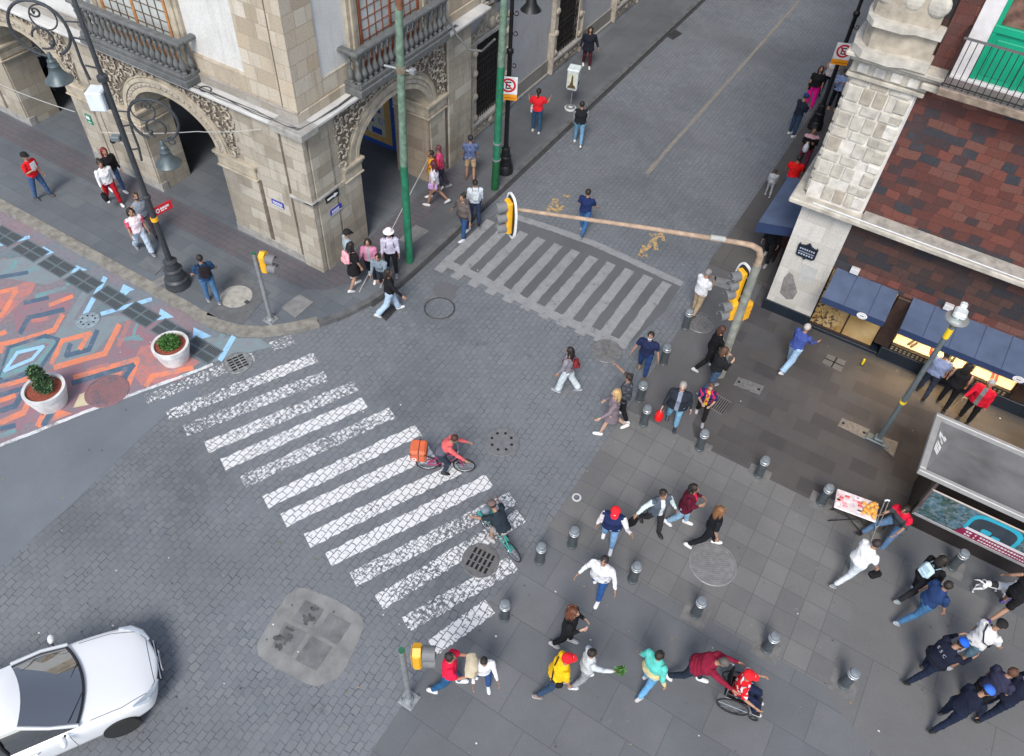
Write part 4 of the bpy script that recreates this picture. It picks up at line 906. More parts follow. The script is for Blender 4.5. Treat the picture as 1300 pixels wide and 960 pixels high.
# upper corner pier: rows of alternating raised blocks
mb = MB(); mb.box(-1.86, -.45, 18.02, 19.2, ZL1, 7.35, LIME); bp(mb, 'upper_pier', RB)
PALEB2 = [PALEB, mat('pale_block_b', (.36, .32, .26), .85, var=.25, scale=4, bump=.6), mat('pale_block_c', (.47, .445, .39), .85, var=.22, scale=4, bump=.6)]
mb = MB(); z = ZL1+.10; r = 0
while z < 7.2:
    h = .40 if r % 2 == 0 else .26
    xs = [-1.84, -1.50, -1.22, -.94] if r % 2 == 0 else [-1.84, -1.40, -.98]
    ws = [.30, .24, .24, .20] if r % 2 == 0 else [.38, .36, .44]
    for x, w_ in zip(xs, ws):
        pr = .03+.015*random.random()
        if random.random() < .10: continue
        mb.box(x, min(x+w_, -.48), 18.02-pr, 18.05, z, z+h-.035, PALEB2[int(random.random()*3)], .014)
    mb.box(-.78, -.50, 18.02-.05, 18.05, z+.02, z+h-.04, PALEB if r % 3 else LIME, .03)
    for k in range(3):
        y = 18.06+k*.4; mb.box(-1.86-.07, -1.83, y, y+.34, z, z+h-.05, PALEB, .035)
    z += h; r += 1
bp(mb, 'pier_blocks', RB)
mb = MB()
for z, pr, h in ((7.32, .12, .10), (7.43, .08, .28), (7.72, .16, .09), (7.82, .26, .10)):
    mb.box(-1.86-pr, -.30 if z < 7.6 else -.05, 18.02-pr, 19.2, z, z+h, PALEB, .02)
for k in range(4): mb.box(-1.8+k*.36, -1.56+k*.36, 18.02-.11, 18.0, 7.47, 7.67, LIME, .015)
# moulded baroque pedestal above
mb.prism([(-2.12, 18.3), (-2.05, 17.85), (-1.8, 17.6), (-1.2, 17.55), (-.9, 17.7), (-.45, 17.72), (-.45, 19), (-2.12, 19)], 7.93, 8.10, PALEB2[2])
mb.prism([(-1.98, 18.3), (-1.92, 18.0), (-1.75, 17.8), (-1.25, 17.8), (-1.0, 17.92), (-.5, 17.92), (-.5, 19), (-1.98, 19)], 8.10, 8.60, PALEB2[1])
mb.prism([(-2.05, 18.3), (-1.98, 17.9), (-1.8, 17.65), (-1.2, 17.65), (-.95, 17.8), (-.45, 17.8), (-.45, 19), (-2.05, 19)], 8.60, 8.72, PALEB2[2])
mb.prism([(-2.0, 18.3), (-1.9, 18.0), (-1.6, 17.9), (-1.2, 17.95), (-.6, 18.0), (-.6, 19), (-2.0, 19)], 8.72, 11, PALEB2[1])
for k in range(3): mb.ball((-1.75+.5*k, 17.98, 9.2), (.22, .10, .24), PALEB2[2], 12, 8)
bp(mb, 'pier_capital', RB)
# dark plaque
PLQ = mat('plaque_blue_black', (.012, .018, .035), .4, .2); PW = mat('plaque_letters', (.35, .40, .48), .5)
mb = MB(); cxp, czp = -1.30, 2.42
mb.prism([(cxp-.24, czp-.16), (cxp-.20, czp-.20), (cxp+.2, czp-.20), (cxp+.26, czp-.15), (cxp+.26, czp+.16), (cxp+.22, czp+.20), (cxp+.2, czp+.14), (cxp+.08, czp+.18), (cxp, czp+.28), (cxp-.08, czp+.18), (cxp-.2, czp+.14), (cxp-.22, czp+.20), (cxp-.26, czp+.15)], 17.985, 18.05, PLQ, 'y')
mb.ball((cxp, 18.0, czp-.22), (.04, .03, .04), PLQ)
for r in range(3):
    n = (7, 14, 6)[r]
    for k in range(n): wl = .42/n*.62; x = cxp-.21+.42*(k+.2)/n; mb.box(x, x+wl, 17.98, 17.986, czp+.045-r*.085, czp+.095-r*.085-(.02 if r == 1 else 0), PW)
bp(mb, 'plaque', RB)
mb = MB(); m = mat('soot_stain', (.20, .19, .185), .85, var=.3, scale=8)
mb.prism([(-1.55, .75), (-1.32, .62), (-1.16, .70), (-1.12, 1.0), (-1.25, 1.22), (-1.40, 1.5), (-1.52, 1.55), (-1.6, 1.3)], 18.042, 18.051, m, 'y'); mb.prism([(-1.30, 2.0), (-.85, 2.0), (-.85, 1.5), (-1.2, 1.4)], 18.043, 18.052, mat('patched_pale', (.45, .45, .44), .85), 'y'); bp(mb, 'stone_stain', RB)
# balcony with railing and green door
GRN = mat('green_paint', (.0, .30, .165), .45, var=.08, scale=2); JW = mat('white_jamb', (.62, .60, .60), .7, var=.08); FLR = mat('balcony_floor_tile', (.16, .13, .13), .7, var=.2)
mb = MB(); mb.box(-.10, 8, 17.55, 18.5, 7.66, 7.84, mat('balcony_slab', (.22, .17, .13), .85, var=.4, scale=6), .02); mb.box(-.10, 8, 17.57, 18.5, 7.841, 7.86, FLR); mb.box(-.45, .5, 17.8, 18.4, 7.55, 7.70, PALEB, .03); b_ = bp(mb, 'balcony', RB)
mb = MB(); RAIL = mat('railing_iron', (.03, .028, .03), .5, .5)
mb.box(-.08, 8, 17.57, 17.61, 8.88, 8.92, mat('rail_grey', (.16, .15, .15), .5, .4)); mb.box(-.08, 8, 17.575, 17.60, 7.92, 7.94, RAIL); mb.box(-.08, -.04, 17.6, 18.2, 8.88, 8.92, RAIL)
for k in range(63): x = -.06+k*.128; mb.box(x-.009, x+.009, 17.58, 17.598, 7.86, 8.88, RAIL)
for k in range(5): mb.box(-.07, -.05, 17.65+k*.12, 17.668+k*.12, 7.86, 8.88, RAIL)
mb.build('railing', b_, world=True)
mb = MB(); mb.box(-.45, 30, 18.22, 18.5, 7.84, 12, TEZ); mb.box(-.02, .34, 18.12, 18.3, 7.86, 11, JW, .01); mb.box(1.98, 2.34, 18.12, 18.3, 7.86, 11, JW, .01); mb.box(-.02, 2.34, 18.05, 18.3, 7.86, 7.93, JW, .01); bp(mb, 'door_surround', RB)
mb = MB(); mb.box(.34, 1.98, 18.16, 18.3, 7.93, 8.95, GRN, .01)
for x0 in (.34, 1.12, 1.9): mb.box(x0, x0+.09, 18.12, 18.2, 7.93, 11, GRN, .01)
mb.box(.34, 1.98, 18.11, 18.2, 8.93, 9.08, GRN, .01); mb.box(.34, 1.98, 18.12, 18.2, 10.3, 10.4, GRN, .01)
mb.box(.5, 1.05, 18.145, 18.17, 8.05, 8.80, GRN, .02); mb.box(1.28, 1.84, 18.145, 18.17, 8.05, 8.80, GRN, .02)
d_ = bp(mb, 'balcony_door', RB)
mb = MB(); mb.box(.43, 1.12, 18.2, 18.22, 9.08, 10.3, mat('door_pane', (.16, .09, .07), .1, var=.5, scale=5)); mb.box(1.21, 1.9, 18.2, 18.22, 9.08, 10.3, mat('door_pane', (.16, .09, .07), .1)); mb.build('pane', d_, world=True)
mb = MB(); mb.ball((1.13, 18.08, 9.0), .03, WPL); mb.build('handle', d_, world=True)
# tall lamp brackets at the west face
# ================================================================== STREET FURNITURE
def onX(px, py, X):
    d = CR @ np.array([px-650.0, -(py-435.0), -CAM_F]); return Vector(np.array([0, 0, CAM_H])+d*X/d[0])
def onY(px, py, Y):
    d = CR @ np.array([px-650.0, -(py-435.0), -CAM_F]); return Vector(np.array([0, 0, CAM_H])+d*Y/d[1])
LAMPG = mat('lamp_grey_iron', (.055, .062, .07), .5, .4, var=.2, scale=12); LAMPB = mat('lamp_black_iron', (.018, .019, .021), .45, .4, var=.2, scale=12)
BELL = mat('bell_shade_metal', (.085, .11, .12), .45, .4, var=.2, scale=8); POLEG = mat('green_pole_paint', (.018, .16, .085), .5, var=.25, scale=6, bump=.2); POLEGU = mat('weathered_green_pole', (.13, .20, .15), .7, var=.4, scale=7)
GALV = mat('galvanised_steel', (.32, .34, .35), .5, .5, var=.2, scale=9); BOXW = mat('utility_box_white', (.62, .68, .72), .5, var=.05)
YEL = mat('signal_yellow', (.78, .40, .02), .45, var=.08); VIS = mat('signal_visor_grey', (.16, .165, .17), .6, var=.15); BLKP = mat('backplate_black', (.02, .03, .035), .5); WHP = mat('backplate_white_rim', (.75, .78, .78), .4)
REDP = mat('sign_red', (.55, .02, .03), .4); ORG = mat('sign_orange', (.80, .30, .01), .5, var=.1)
def baseprof(r, h): return [(r*1.05, 0), (r*1.05, .05), (r, .08), (r*.98, h*.28), (r*.80, h*.34), (r*.84, h*.38), (r*.80, h*.42), (r*.70, h*.62), (r*.78, h*.66), (r*.60, h*.70), (r*.50, h*.94), (r*.58, h*.97), (r*.36, h), (.07, h+.03)]
def ring_pts(c, r, n=26, a0=0, a1=2*math.pi, plane='x'):
    o = []
    for i in range(n+1):
        a = a0+(a1-a0)*i/n; u, v = r*math.cos(a), r*math.sin(a)
        o.append((c[0]+u, c[1], c[2]+v) if plane == 'x' else (c[0], c[1]+u, c[2]+v))
    return o
def spiral(c, r0, r1, a0, turns, n=22, plane='x'):
    o = []
    for i in range(n+1):
        t = i/n; a = a0+turns*2*math.pi*t; r = r0+(r1-r0)*t; u, v = r*math.cos(a), r*math.sin(a)
        o.append((c[0]+u, c[1], c[2]+v) if plane == 'x' else (c[0], c[1]+u, c[2]+v))
    return o
# ---------------- ornate twin-arm lamp
L = thing('street_lamp', (-16.08, 9.33, SW), 'tall grey ornate street lamp with two scroll-ring arms carrying bell shades', 'street lamp', rz=R_(30))
mb = MB(); mb.lathe(baseprof(.33, .92), LAMPG, n=24); mb.build('base', L, smooth=True)
mb = MB(); mb.lathe([(.085, .9), (.075, 3.0), (.10, 3.02), (.10, 3.1), (.07, 3.12), (.065, 6.25), (.12, 6.3), (.12, 6.42), (.055, 6.46), (.05, 9.3), (.02, 9.35)], LAMPG, n=14); mb.build('post', L, smooth=True)
for sg, zr, off, R0 in ((-1, 7.45, .98, .62), (1, 5.33, .84, .56)):
    mb = MB(); cx_ = sg*off
    mb.tube(ring_pts((cx_, 0, zr), R0, 30, R_(-92) if sg > 0 else R_(-88), R_(-92)+R_(335) if sg > 0 else R_(-88)-R_(335)), .034, LAMPG, 8)
    ex = cx_-sg*R0
    mb.tube([(ex, 0, zr+.1), (ex-sg*.03, 0, zr-.3), (ex-sg*.02, 0, zr-.75), (ex-sg*.06, 0, zr-1.15)], .03, LAMPG, 8)
    mb.tube([(sg*.05, 0, zr-.2), (ex, 0, zr-.15)], .025, LAMPG, 6); mb.tube([(sg*.05, 0, zr-.85), (sg*.28, 0, zr-.8)], .025, LAMPG, 6); mb.tube([(sg*.05, 0, zr+.2), (ex+sg*.05, 0, zr+.2)], .02, LAMPG, 6)
    mb.tube(ring_pts((cx_-sg*.18, 0, zr+.26), .28, 20), .018, LAMPG, 6)
    mb.tube(spiral((cx_-sg*.05, 0, zr+.38), .13, .03, R_(200), 1.1*-sg), [.022]*20+[.03, .04, .045], LAMPG, 6)
    mb.tube(spiral((cx_+sg*.02, 0, zr-.20), .26, .20, R_(250), .8*-sg), .026, LAMPG, 6); mb.ball((cx_-sg*.16, 0, zr-.32), .06, LAMPG, 8, 6)
    mb.tube(spiral((cx_+sg*.28, 0, zr-.55), .12, .04, R_(90), 1.1*sg), .018, LAMPG, 6)
    mb.build('scroll_arm', L, smooth=True)
    mb = MB(); mb.lathe([(.30, -.36), (.31, -.34), (.26, -.29), (.18, -.20), (.14, -.10), (.12, -.01), (.13, .01), (.10, .06), (.10, .13), (.055, .17), (.04, .30), (.02, .32)], BELL, (cx_+sg*.02, 0, zr-.85), 24); mb.ball((cx_+sg*.02, 0, zr-1.20), (.15, .15, .09), mat('lamp_glass_grey', (.30, .32, .33), .2), 14, 6)
    mb.build('bell_shade', L, smooth=True)
mb = MB(); mb.box(-.46, -.08, -.20, .20, 5.60, 6.08, BOXW, .03); mb.box(-.12, -.04, -.06, .06, 5.6, 6.0, LAMPG); mb.build('utility_box', L)
mb = MB(); mb.box(-.32, -.10, -.08, .08, 4.72, 4.86, mat('camera_case', (.12, .15, .16), .5), .02); mb.tube([(0, 0, 4.7), (-.2, 0, 4.75)], .02, LAMPG, 6); mb.ball((-.3, -.02, 4.72), .07, LAMPB); mb.build('security_camera', L)
mb = MB(); mb.T = Matrix.Rotation(R_(-38), 4, 'Z'); mb.box(-.012, .012, .06, .58, 2.40, 2.66, REDP, .004)
mb.prism([(.15+.055*math.cos(a*math.pi/6), 2.53+.07*math.sin(a*math.pi/6)) for a in range(12)], .012, .016, WPL, 'x'); mb.prism([(.15+.03*math.cos(a*math.pi/6), 2.53+.04*math.sin(a*math.pi/6)) for a in range(12)], .016, .018, REDP, 'x')
for y, wl in ((.23, .05), (.29, .07), (.37, .04), (.42, .06)): mb.box(.012, .016, y, y+wl, 2.52, 2.58, WPL)
for y, wl in ((.23, .1), (.34, .07)): mb.box(.012, .016, y, y+wl, 2.47, 2.495, WPL)
mb.build('red_sign', L)
mb = MB(); mb.tube([(0, 0, 2.30), (0, 0, 2.42)], .095, YEL, 12); mb.build('yellow_band', L)
# ---------------- no parking sign
def no_parking(root, z, face=(0, -1), w_=.56, h=.58):
    """square sign on a post: crossed E in a red ring over an orange strip"""
    ang = math.atan2(face[0], -face[1]); T = Matrix.Translation((face[0]*.11, face[1]*.11, z)) @ Matrix.Rotation(ang, 4, 'Z')
    mb = MB(); mb.T = T; n = 28
    mb.box(-w_/2, w_/2, -.012, .012, 0, h, mat('sign_white', (.72, .74, .75), .4), .004)
    cz = h*.52; 
    for k in range(n):
        a, b = 2*math.pi*k/n, 2*math.pi*(k+1)/n
        mb.prism([(r*math.cos(t), cz+r*math.sin(t)) for r, t in ((.17, a), (.235, a), (.235, b), (.17, b))], -.016, -.012, REDP, 'y')
    for q in ((-.08, -.045, -.12, .12), (-.045, .09, .08, .12), (-.045, .07, -.02, .02), (-.045, .09, -.12, -.08)): mb.box(q[0], q[1], -.0155, -.012, cz+q[2], cz+q[3], BLK)
    mb.prism([(-.15, cz+.12), (-.12, cz+.15), (.15, cz-.12), (.12, cz-.15)], -.019, -.0158, REDP, 'y')
    s_ = mb.build('no_parking_sign', root)
    mb = MB(); mb.T = T; mb.box(-w_/2, w_/2, -.014, .012, -.20, -.012, ORG, .004); mb.box(-w_/2+.04, w_/2-.04, -.016, -.014, -.13, -.10, mat('sign_orange_dark', (.5, .15, .01), .5)); mb.build('orange_strip', root)
    mb = MB(); mb.box(-.08, .08, -.03, .02, z-.1, z+.3, LAMPB) if False else mb.tube([(0, 0, z+.1), (face[0]*.11, face[1]*.11, z+.1)], .03, LAMPB, 6); mb.build('sign_bracket', root)
def black_lamp(px, py, z, zs, label, face):
    p = at(px, py, z); L = thing('street_lamp', (p.x, p.y, z), label, 'street lamp')
    mb = MB(); mb.lathe(baseprof(.26, .95), LAMPB, n=20); mb.build('base', L, smooth=True)
    mb = MB(); mb.lathe([(.085, .95), (.075, 1.2), (.07, 4.2), (.11, 4.25), (.11, 4.35), (.06, 4.4), (.055, 7.6), (.02, 7.7)], LAMPB, n=12); mb.build('post', L, smooth=True)
    mb = MB()
    for zz in (3.9, 4.9, 5.5): mb.tube(spiral((.16, 0, zz), .10, .03, math.pi, 1.0, 12), .014, LAMPB, 5)
    mb.build('scroll_ornament', L, smooth=True)
    for sg in (-1, 1):
        mb = MB(); mb.tube(ring_pts((sg*.62, 0, 6.7), .5, 24), .028, LAMPB, 6); mb.build('scroll_arm', L, smooth=True)
        mb = MB(); mb.lathe([(.30, -.38), (.16, -.2), (.12, 0), (.05, .1), (.02, .2)], LAMPB, (sg*.62, 0, 6.1), 18); mb.build('bell_shade', L, smooth=True)
    no_parking(L, zs, face); return L
black_lamp(641, 218, SW, 2.95, 'black street lamp with no parking sign between the green pole and the long stone building', (.45, -.89))
black_lamp(1034, 162, .10, 2.75, 'black street lamp with no parking sign on the narrow right sidewalk beside the women', (.35, -.94))
# ---------------- green poles
p = at(520, 332, SW); G1 = thing('utility_pole', (p.x, p.y, SW), 'green steel utility pole at the corner with a steel clamp halfway up', 'utility pole')
mb = MB(); mb.tube([(0, 0, 0), (.02, .02, 3.4)], [.115, .105], POLEG, 14); mb.tube([(.02, .02, 3.4), (.13, .10, 8.0)], [.104, .092], POLEGU, 14); mb.tube([(.13, .10, 7.62), (.13, .10, 8.05)], .098, mat('rusty_pole_cap', (.16, .07, .04), .8, var=.4), 14); mb.build('pole', G1, smooth=True)
mb = MB(); z = 6.15; mb.tube([(-.28, -.1, z+.05), (.35, .2, z-.05)], .03, GALV, 8); mb.tube([(.09, .07, z-.08), (.09, .07, z+.08)], .125, mat('rust_clamp', (.20, .16, .12), .8, var=.4), 14); mb.box(.28, .42, .12, .26, z-.10, z+.04, GALV, .02); mb.build('clamp', G1)
p = at(628, 240, SW); G2 = thing('utility_pole', (p.x, p.y, SW), 'green steel utility pole beside the black lamp near the grey crosswalk', 'utility pole')
mb = MB(); mb.tube([(0, 0, 0), (.0, .05, 1.1)], [.125, .12], mat('dark_green_pole', (.008, .09, .03), .5, var=.3), 14); mb.tube([(0, .05, 1.1), (.02, .1, 4.3)], [.12, .11], POLEG, 14); mb.tube([(.02, .1, 4.3), (.05, .15, 8.5)], [.11, .10], POLEGU, 14); mb.build('pole', G2, smooth=True)
mb = MB()
for z in (1.1, 1.7, 6.4): mb.tube([(.0, .06, z), (.0, .06, z+.06)], .135, GALV, 14)
mb.build('clamp', G2)
# cables between them and the buildings
def wire(name, pts, r, m, label, n=14, sag=0.0):
    P = []
    for i in range(len(pts)-1):
        for k in range(n):
            t = k/n; q = Vector(pts[i]).lerp(Vector(pts[i+1]), t); q.z -= sag*4*t*(1-t); P.append(q)
    P.append(Vector(pts[-1])); mb = MB(); mb.tube([q-P[0] for q in P], r, m, 5)
    return tag(mb.build(name, loc=tuple(P[0])), label, 'cable')
wire('hanging_cable', [onX(566, -10, -12.7), onX(567, 20, -12.7), onX(580, 45, -12.5), onX(596, 63, -12.2), onX(612, 65, -11.8), onX(628, 50, -11.2)], .035, CABLE_G, 'thick grey cable looping down from the cornice to the green pole', n=4)
wire('guy_wire', [at(456, 371, SW), onX(541, 207, -12.7), onX(548, 192, -12.75)], .012, mat('pale_wire', (.45, .45, .43), .5), 'thin pale guy wire running down to the sidewalk before the east arch', n=2)
wire('overhead_wire', [onY(-5, 105, 11.2), onY(95, 142, 10.9)], .012, mat('pale_wire', (.45, .45, .43), .5), 'thin wire crossing before the leftmost arch pier', sag=.06)
wire('overhead_wire', [onY(128, 168, 10.6), onY(250, 167, 11.6), onY(330, 164, 11.9)], .011, mat('pale_wire', (.45, .45, .43), .5), 'thin pale wire crossing the arch behind the ornate lamp', sag=.05)
# ---------------- traffic signals
def head3(root, loc, yaw, plate=True, name='signal_head'):
    T = Matrix.Translation(loc) @ Matrix.Rotation(yaw, 4, 'Z')      # faces local +Y
    if plate:
        mb = MB(); mb.T = T; a_, b_ = .27, .56
        def oval(k, n=36): return [((a_+k)*math.copysign(abs(math.cos(t))**.7, math.cos(t)), (b_+k)*math.copysign(abs(math.sin(t))**.85, math.sin(t))) for t in [2*math.pi*i/n for i in range(n)]]
        mb.prism(oval(0), -.02, 0.0, BLKP, 'y'); o, i_ = oval(.035), oval(-.01); n = 36
        for k in range(n): mb.prism([o[k], o[(k+1) % n], i_[(k+1) % n], i_[k]], -.025, .02, WHP, 'y')
        bpl = mb.build('backplate', root)
    mb = MB(); mb.T = T; mb.box(-.13, .13, .0, .14, -.44, .44, YEL, .03); h_ = mb.build(name, root)
    for z, cl in ((.29, (.20, .01, .01)), (0, (.25, .13, .0)), (-.29, (.0, .12, .07))):
        mb = MB(); mb.T = T @ Matrix.Translation((0, .14, z))
        n = 14
        for k in range(n):
            a, b = math.pi*(-.15+1.3*k/n), math.pi*(-.15+1.3*(k+1)/n); l = .24
            mb.prism([(.115*math.cos(a), .115*math.sin(a)), (.13*math.cos(a), .13*math.sin(a)), (.13*math.cos(b), .13*math.sin(b)), (.115*math.cos(b), .115*math.sin(b))], 0, l-.05*abs(k-n/2)/n, VIS, 'y')
        mb.build('visor', h_)
        mb = MB(); mb.T = T @ Matrix.Translation((0, .145, z)); mb.prism([(.11*math.cos(k*math.pi/8), .11*math.sin(k*math.pi/8)) for k in range(16)], 0, .012, mat('lens_%d' % int(cl[0]*100), cl, .2), 'y'); mb.build('lens', h_)
def ped_head(root, loc, yaw):
    T = Matrix.Translation(loc) @ Matrix.Rotation(yaw, 4, 'Z')
    mb = MB(); mb.T = T; mb.box(-.14, .14, -.08, .08, -.28, .28, YEL, .035); mb.box(-.10, .10, -.10, -.09, -.24, -.02, YEL, .02); mb.box(-.10, .10, -.10, -.09, .02, .24, YEL, .02); mb.prism([(-.12, .28), (.12, .28), (0, .35)], -.07, .07, YEL, 'y')
    h_ = mb.build('pedestrian_signal', root)
    for z in (.14, -.14):
        mb = MB(); mb.T = T @ Matrix.Translation((0, .09, z)); n = 12
        for k in range(n):
            a, b = math.pi*(-.1+1.2*k/n), math.pi*(-.1+1.2*(k+1)/n); mb.prism([(.12*math.cos(a), .12*math.sin(a)), (.135*math.cos(a), .135*math.sin(a)), (.135*math.cos(b), .135*math.sin(b)), (.12*math.cos(b), .12*math.sin(b))], 0, .22, VIS, 'y')
        mb.prism([(.12*math.cos(k*math.pi/8), .12*math.sin(k*math.pi/8)) for k in range(16)], -.002, .01, DARKW, 'y'); mb.build('visor', h_)
mx_, my_ = -1.98, 14.95
MS = thing('traffic_signal_mast', (mx_, my_, 0), 'curved traffic signal mast with a long rust-brown arm reaching over the grey crosswalk', 'traffic signal')
RUST = mat('rusty_arm', (.36, .26, .185), .75, var=.3, scale=5, bump=.3); MASTG = mat('grey_green_mast', (.22, .23, .20), .7, var=.3, scale=5)
e = at(657, 266, 4.85); ex, ey = e.x-mx_, e.y-my_; u = Vector((ex, ey, 0)).normalized()
mb = MB(); mb.tube([(0, 0, 0), (0, 0, 3.9)], [.12, .10], MASTG, 14); mb.tube([(0, 0, 0), (0, 0, .22)], .19, MASTG, 14); mb.build('post', MS, smooth=True)
mb = MB(); mb.tube([(0, 0, 3.85), (0, 0, 4.15), (u.x*.08, u.y*.08, 4.35), (u.x*.28, u.y*.28, 4.46), (u.x*.6, u.y*.6, 4.50), (ex*.5, ey*.5, 4.68), (ex, ey, 4.85)], [.085, .08, .075, .068, .062, .052, .043], RUST, 12); mb.build('arm', MS, smooth=True)
mb = MB(); mb.tube([(ex*.16, ey*.16, 4.55), (ex*.22, ey*.22, 4.575)], .066, mat('arm_pale_band', (.35, .36, .34), .7), 12); mb.build('pale_band', MS)
az = math.atan2(.60, -.80)
hp = at(649, 274, 4.60); head3(MS, (hp.x-mx_, hp.y-my_, 4.60), az)
hp = at(941, 360, 3.05); head3(MS, (hp.x-mx_, hp.y-my_, 3.05), az)
mb = MB(); mb.tube([(0, 0, 2.75), (hp.x-mx_, hp.y-my_, 2.75)], .03, MASTG, 6); mb.tube([(0, 0, 3.35), (hp.x-mx_, hp.y-my_, 3.35)], .03, MASTG, 6); mb.build('bracket', MS)
hp = at(929, 391, 2.35); ped_head(MS, (hp.x-mx_, hp.y-my_, 2.30), az)
hp = at(946, 394, 2.35); ped_head(MS, (hp.x-mx_, hp.y-my_, 2.35), az-1.4)
def ped_post(px, py, z, H_, label, yaw, top=None):
    p = at(px, py, z) if top is None else Vector((*at2(*top, H_+z), z)); t = thing('pedestrian_signal_post', (p.x, p.y, z), label, 'traffic signal')
    mb = MB(); mb.tube([(0, 0, 0), (0, 0, H_)], .055, GALV, 12); mb.build('post', t, smooth=True)
    mb = MB(); mb.box(-.16, .16, -.16, .16, 0, .03, GALV, .01)
    for a in (-1, 1):
        for b in (-1, 1): mb.tube([(a*.11, b*.11, .02), (a*.11, b*.11, .10)], .02, GALV, 6)
    mb.lathe([(.10, .03), (.07, .10)], GALV); mb.build('foot_plate', t)
    mb = MB(); mb.tube([(0, 0, H_-.005), (0, 0, H_+.02)], .058, mat('post_cap_green', (.02, .12, .06), .6), 12); mb.build('cap', t)
    d = Matrix.Rotation(yaw, 3, 'Z') @ Vector((0, .26, 0)); ped_head(t, (d.x, d.y, H_-.22), yaw); return t
ped_post(344, 406, SW, 2.4, 'slim post with yellow pedestrian signal on the left corner sidewalk', R_(-75))
ped_post(0, 0, .0, 2.45, 'slim post with yellow pedestrian signal at the lower edge beside the last crosswalk bar', R_(-60), top=(510, 826))
# ---------------- slim lamp with reflector head
p = at(1114, 560, .0); SL = thing('street_lamp', (p.x, p.y, 0.004), 'slim grey lamp post with pale reflector head and yellow tape before the shop windows', 'street lamp')
SG = mat('slim_lamp_grey', (.13, .16, .17), .5, .3, var=.15, scale=8)
mb = MB(); mb.tube([(0, 0, 0), (0, 0, 4.25)], [.065, .055], SG, 12); mb.build('post', SL, smooth=True)
mb = MB(); mb.box(-.30, .30, -.12, .12, 0, .06, SG, .02); mb.box(-.12, .12, -.11, .11, .06, .16, SG, .02); mb.build('foot', SL)
mb = MB(); mb.tube([(0, 0, 3.84), (0, 0, 4.12)], .066, mat('yellow_tape', (.75, .52, .02), .5), 12); mb.build('yellow_tape', SL)
mb = MB(); mb.tube([(0, 0, 1.55), (0, 0, 1.62)], .075, mat('yellow_tape', (.75, .52, .02), .5), 12); mb.build('strap', SL)
hw_ = mat('lamp_head_white', (.60, .64, .64), .4); mb = MB(); mb.lathe([(.05, -.10), (.20, -.06), (.245, 0), (.24, .03), (.1, .06), (.02, .07)], mat('reflector_silver', (.5, .53, .52), .25, .6), (.0, .06, 4.36), 24); mb.build('reflector', SL, smooth=True)
mb = MB(); mb.box(-.13, .13, -.06, .22, 4.44, 4.60, hw_, .04); mb.box(-.07, .07, .18, .34, 4.55, 4.66, hw_, .03); mb.tube([(0, 0, 4.2), (0, .02, 4.5)], .04, hw_, 8); mb.build('lamp_head', SL)
# ---------------- advertising stand
p = at(724, 138, SW); t = thing('display_stand', (p.x, p.y, SW), 'white lantern-shaped display box on a thin pole with round foot', 'display stand')
mb = MB(); mb.lathe([(.22, 0), (.22, .05), (.10, .07), (.03, .10)], mat('stand_white', (.62, .64, .65), .5), n=20); mb.lathe([(.18, .075), (.15, .08)], GALV, n=16); mb.build('foot', t)
mb = MB(); mb.tube([(0, 0, .08), (0, 0, .85)], .02, GALV, 8); mb.build('pole', t)
mb = MB(); mb.T = Matrix.Rotation(.25, 4, 'Z'); mb.prism([(-.16, -.16), (.16, -.16), (.16, .16), (-.16, .16)], .84, .90, BOXW); mb.box(-.20, .20, -.20, .20, .90, 1.55, mat('display_pale', (.55, .60, .58), .4), .01); mb.box(-.22, .22, -.22, .22, 1.55, 1.66, mat('display_top', (.62, .70, .69), .5), .03)
mb.box(-.15, .15, -.206, -.2, .94, 1.50, mat('display_cream', (.60, .62, .50), .4)); mb.prism([(-.15, .94), (.15, .94), (.13, 1.02), (.05, 1.08), (.035, 1.25), (.03, 1.40), (0, 1.46), (-.03, 1.40), (-.04, 1.20), (-.09, 1.04), (-.15, 1.0)], -.209, -.2065, mat('tower_silhouette', (.10, .07, .03), .6), 'y'); mb.box(.201, .206, -.12, .12, 1.0, 1.16, mat('side_print', (.05, .12, .13), .5)); mb.box(.201, .206, -.12, .05, 1.3, 1.42, mat('side_print2', (.35, .4, .42), .5))
mb.build('display_box', t)
# ---------------- bollards
BOL = mat('bollard_paint', (.075, .09, .10), .5, .2, var=.2, scale=9); BOT = mat('bollard_top', (.22, .25, .27), .45, .3, var=.2, scale=9); BRG = mat('bollard_silver_ring', (.6, .63, .65), .3, .6)
BD = thing('bollard', (0, 0, 0), 'x', 'bollard', 'grey steel bollards edging the pedestrian plaza')
mb = MB(); mb.lathe([(.118, 0), (.118, .03), (.098, .05), (.098, .60)], BOL, n=20); mb.build('shaft', BD, smooth=True)
mb = MB(); mb.lathe([(.10, .52), (.107, .525), (.107, .545), (.10, .55)], BRG, n=20); mb.lathe([(.10, .59), (.110, .60), (.110, .62), (.10, .63)], BRG, n=20); mb.build('ring', BD, smooth=True)
mb = MB(); mb.lathe([(.102, .63), (.106, .65), (.09, .685), (.05, .70), (.02, .702)], BOT, n=20); mb.build('cap', BD, smooth=True)
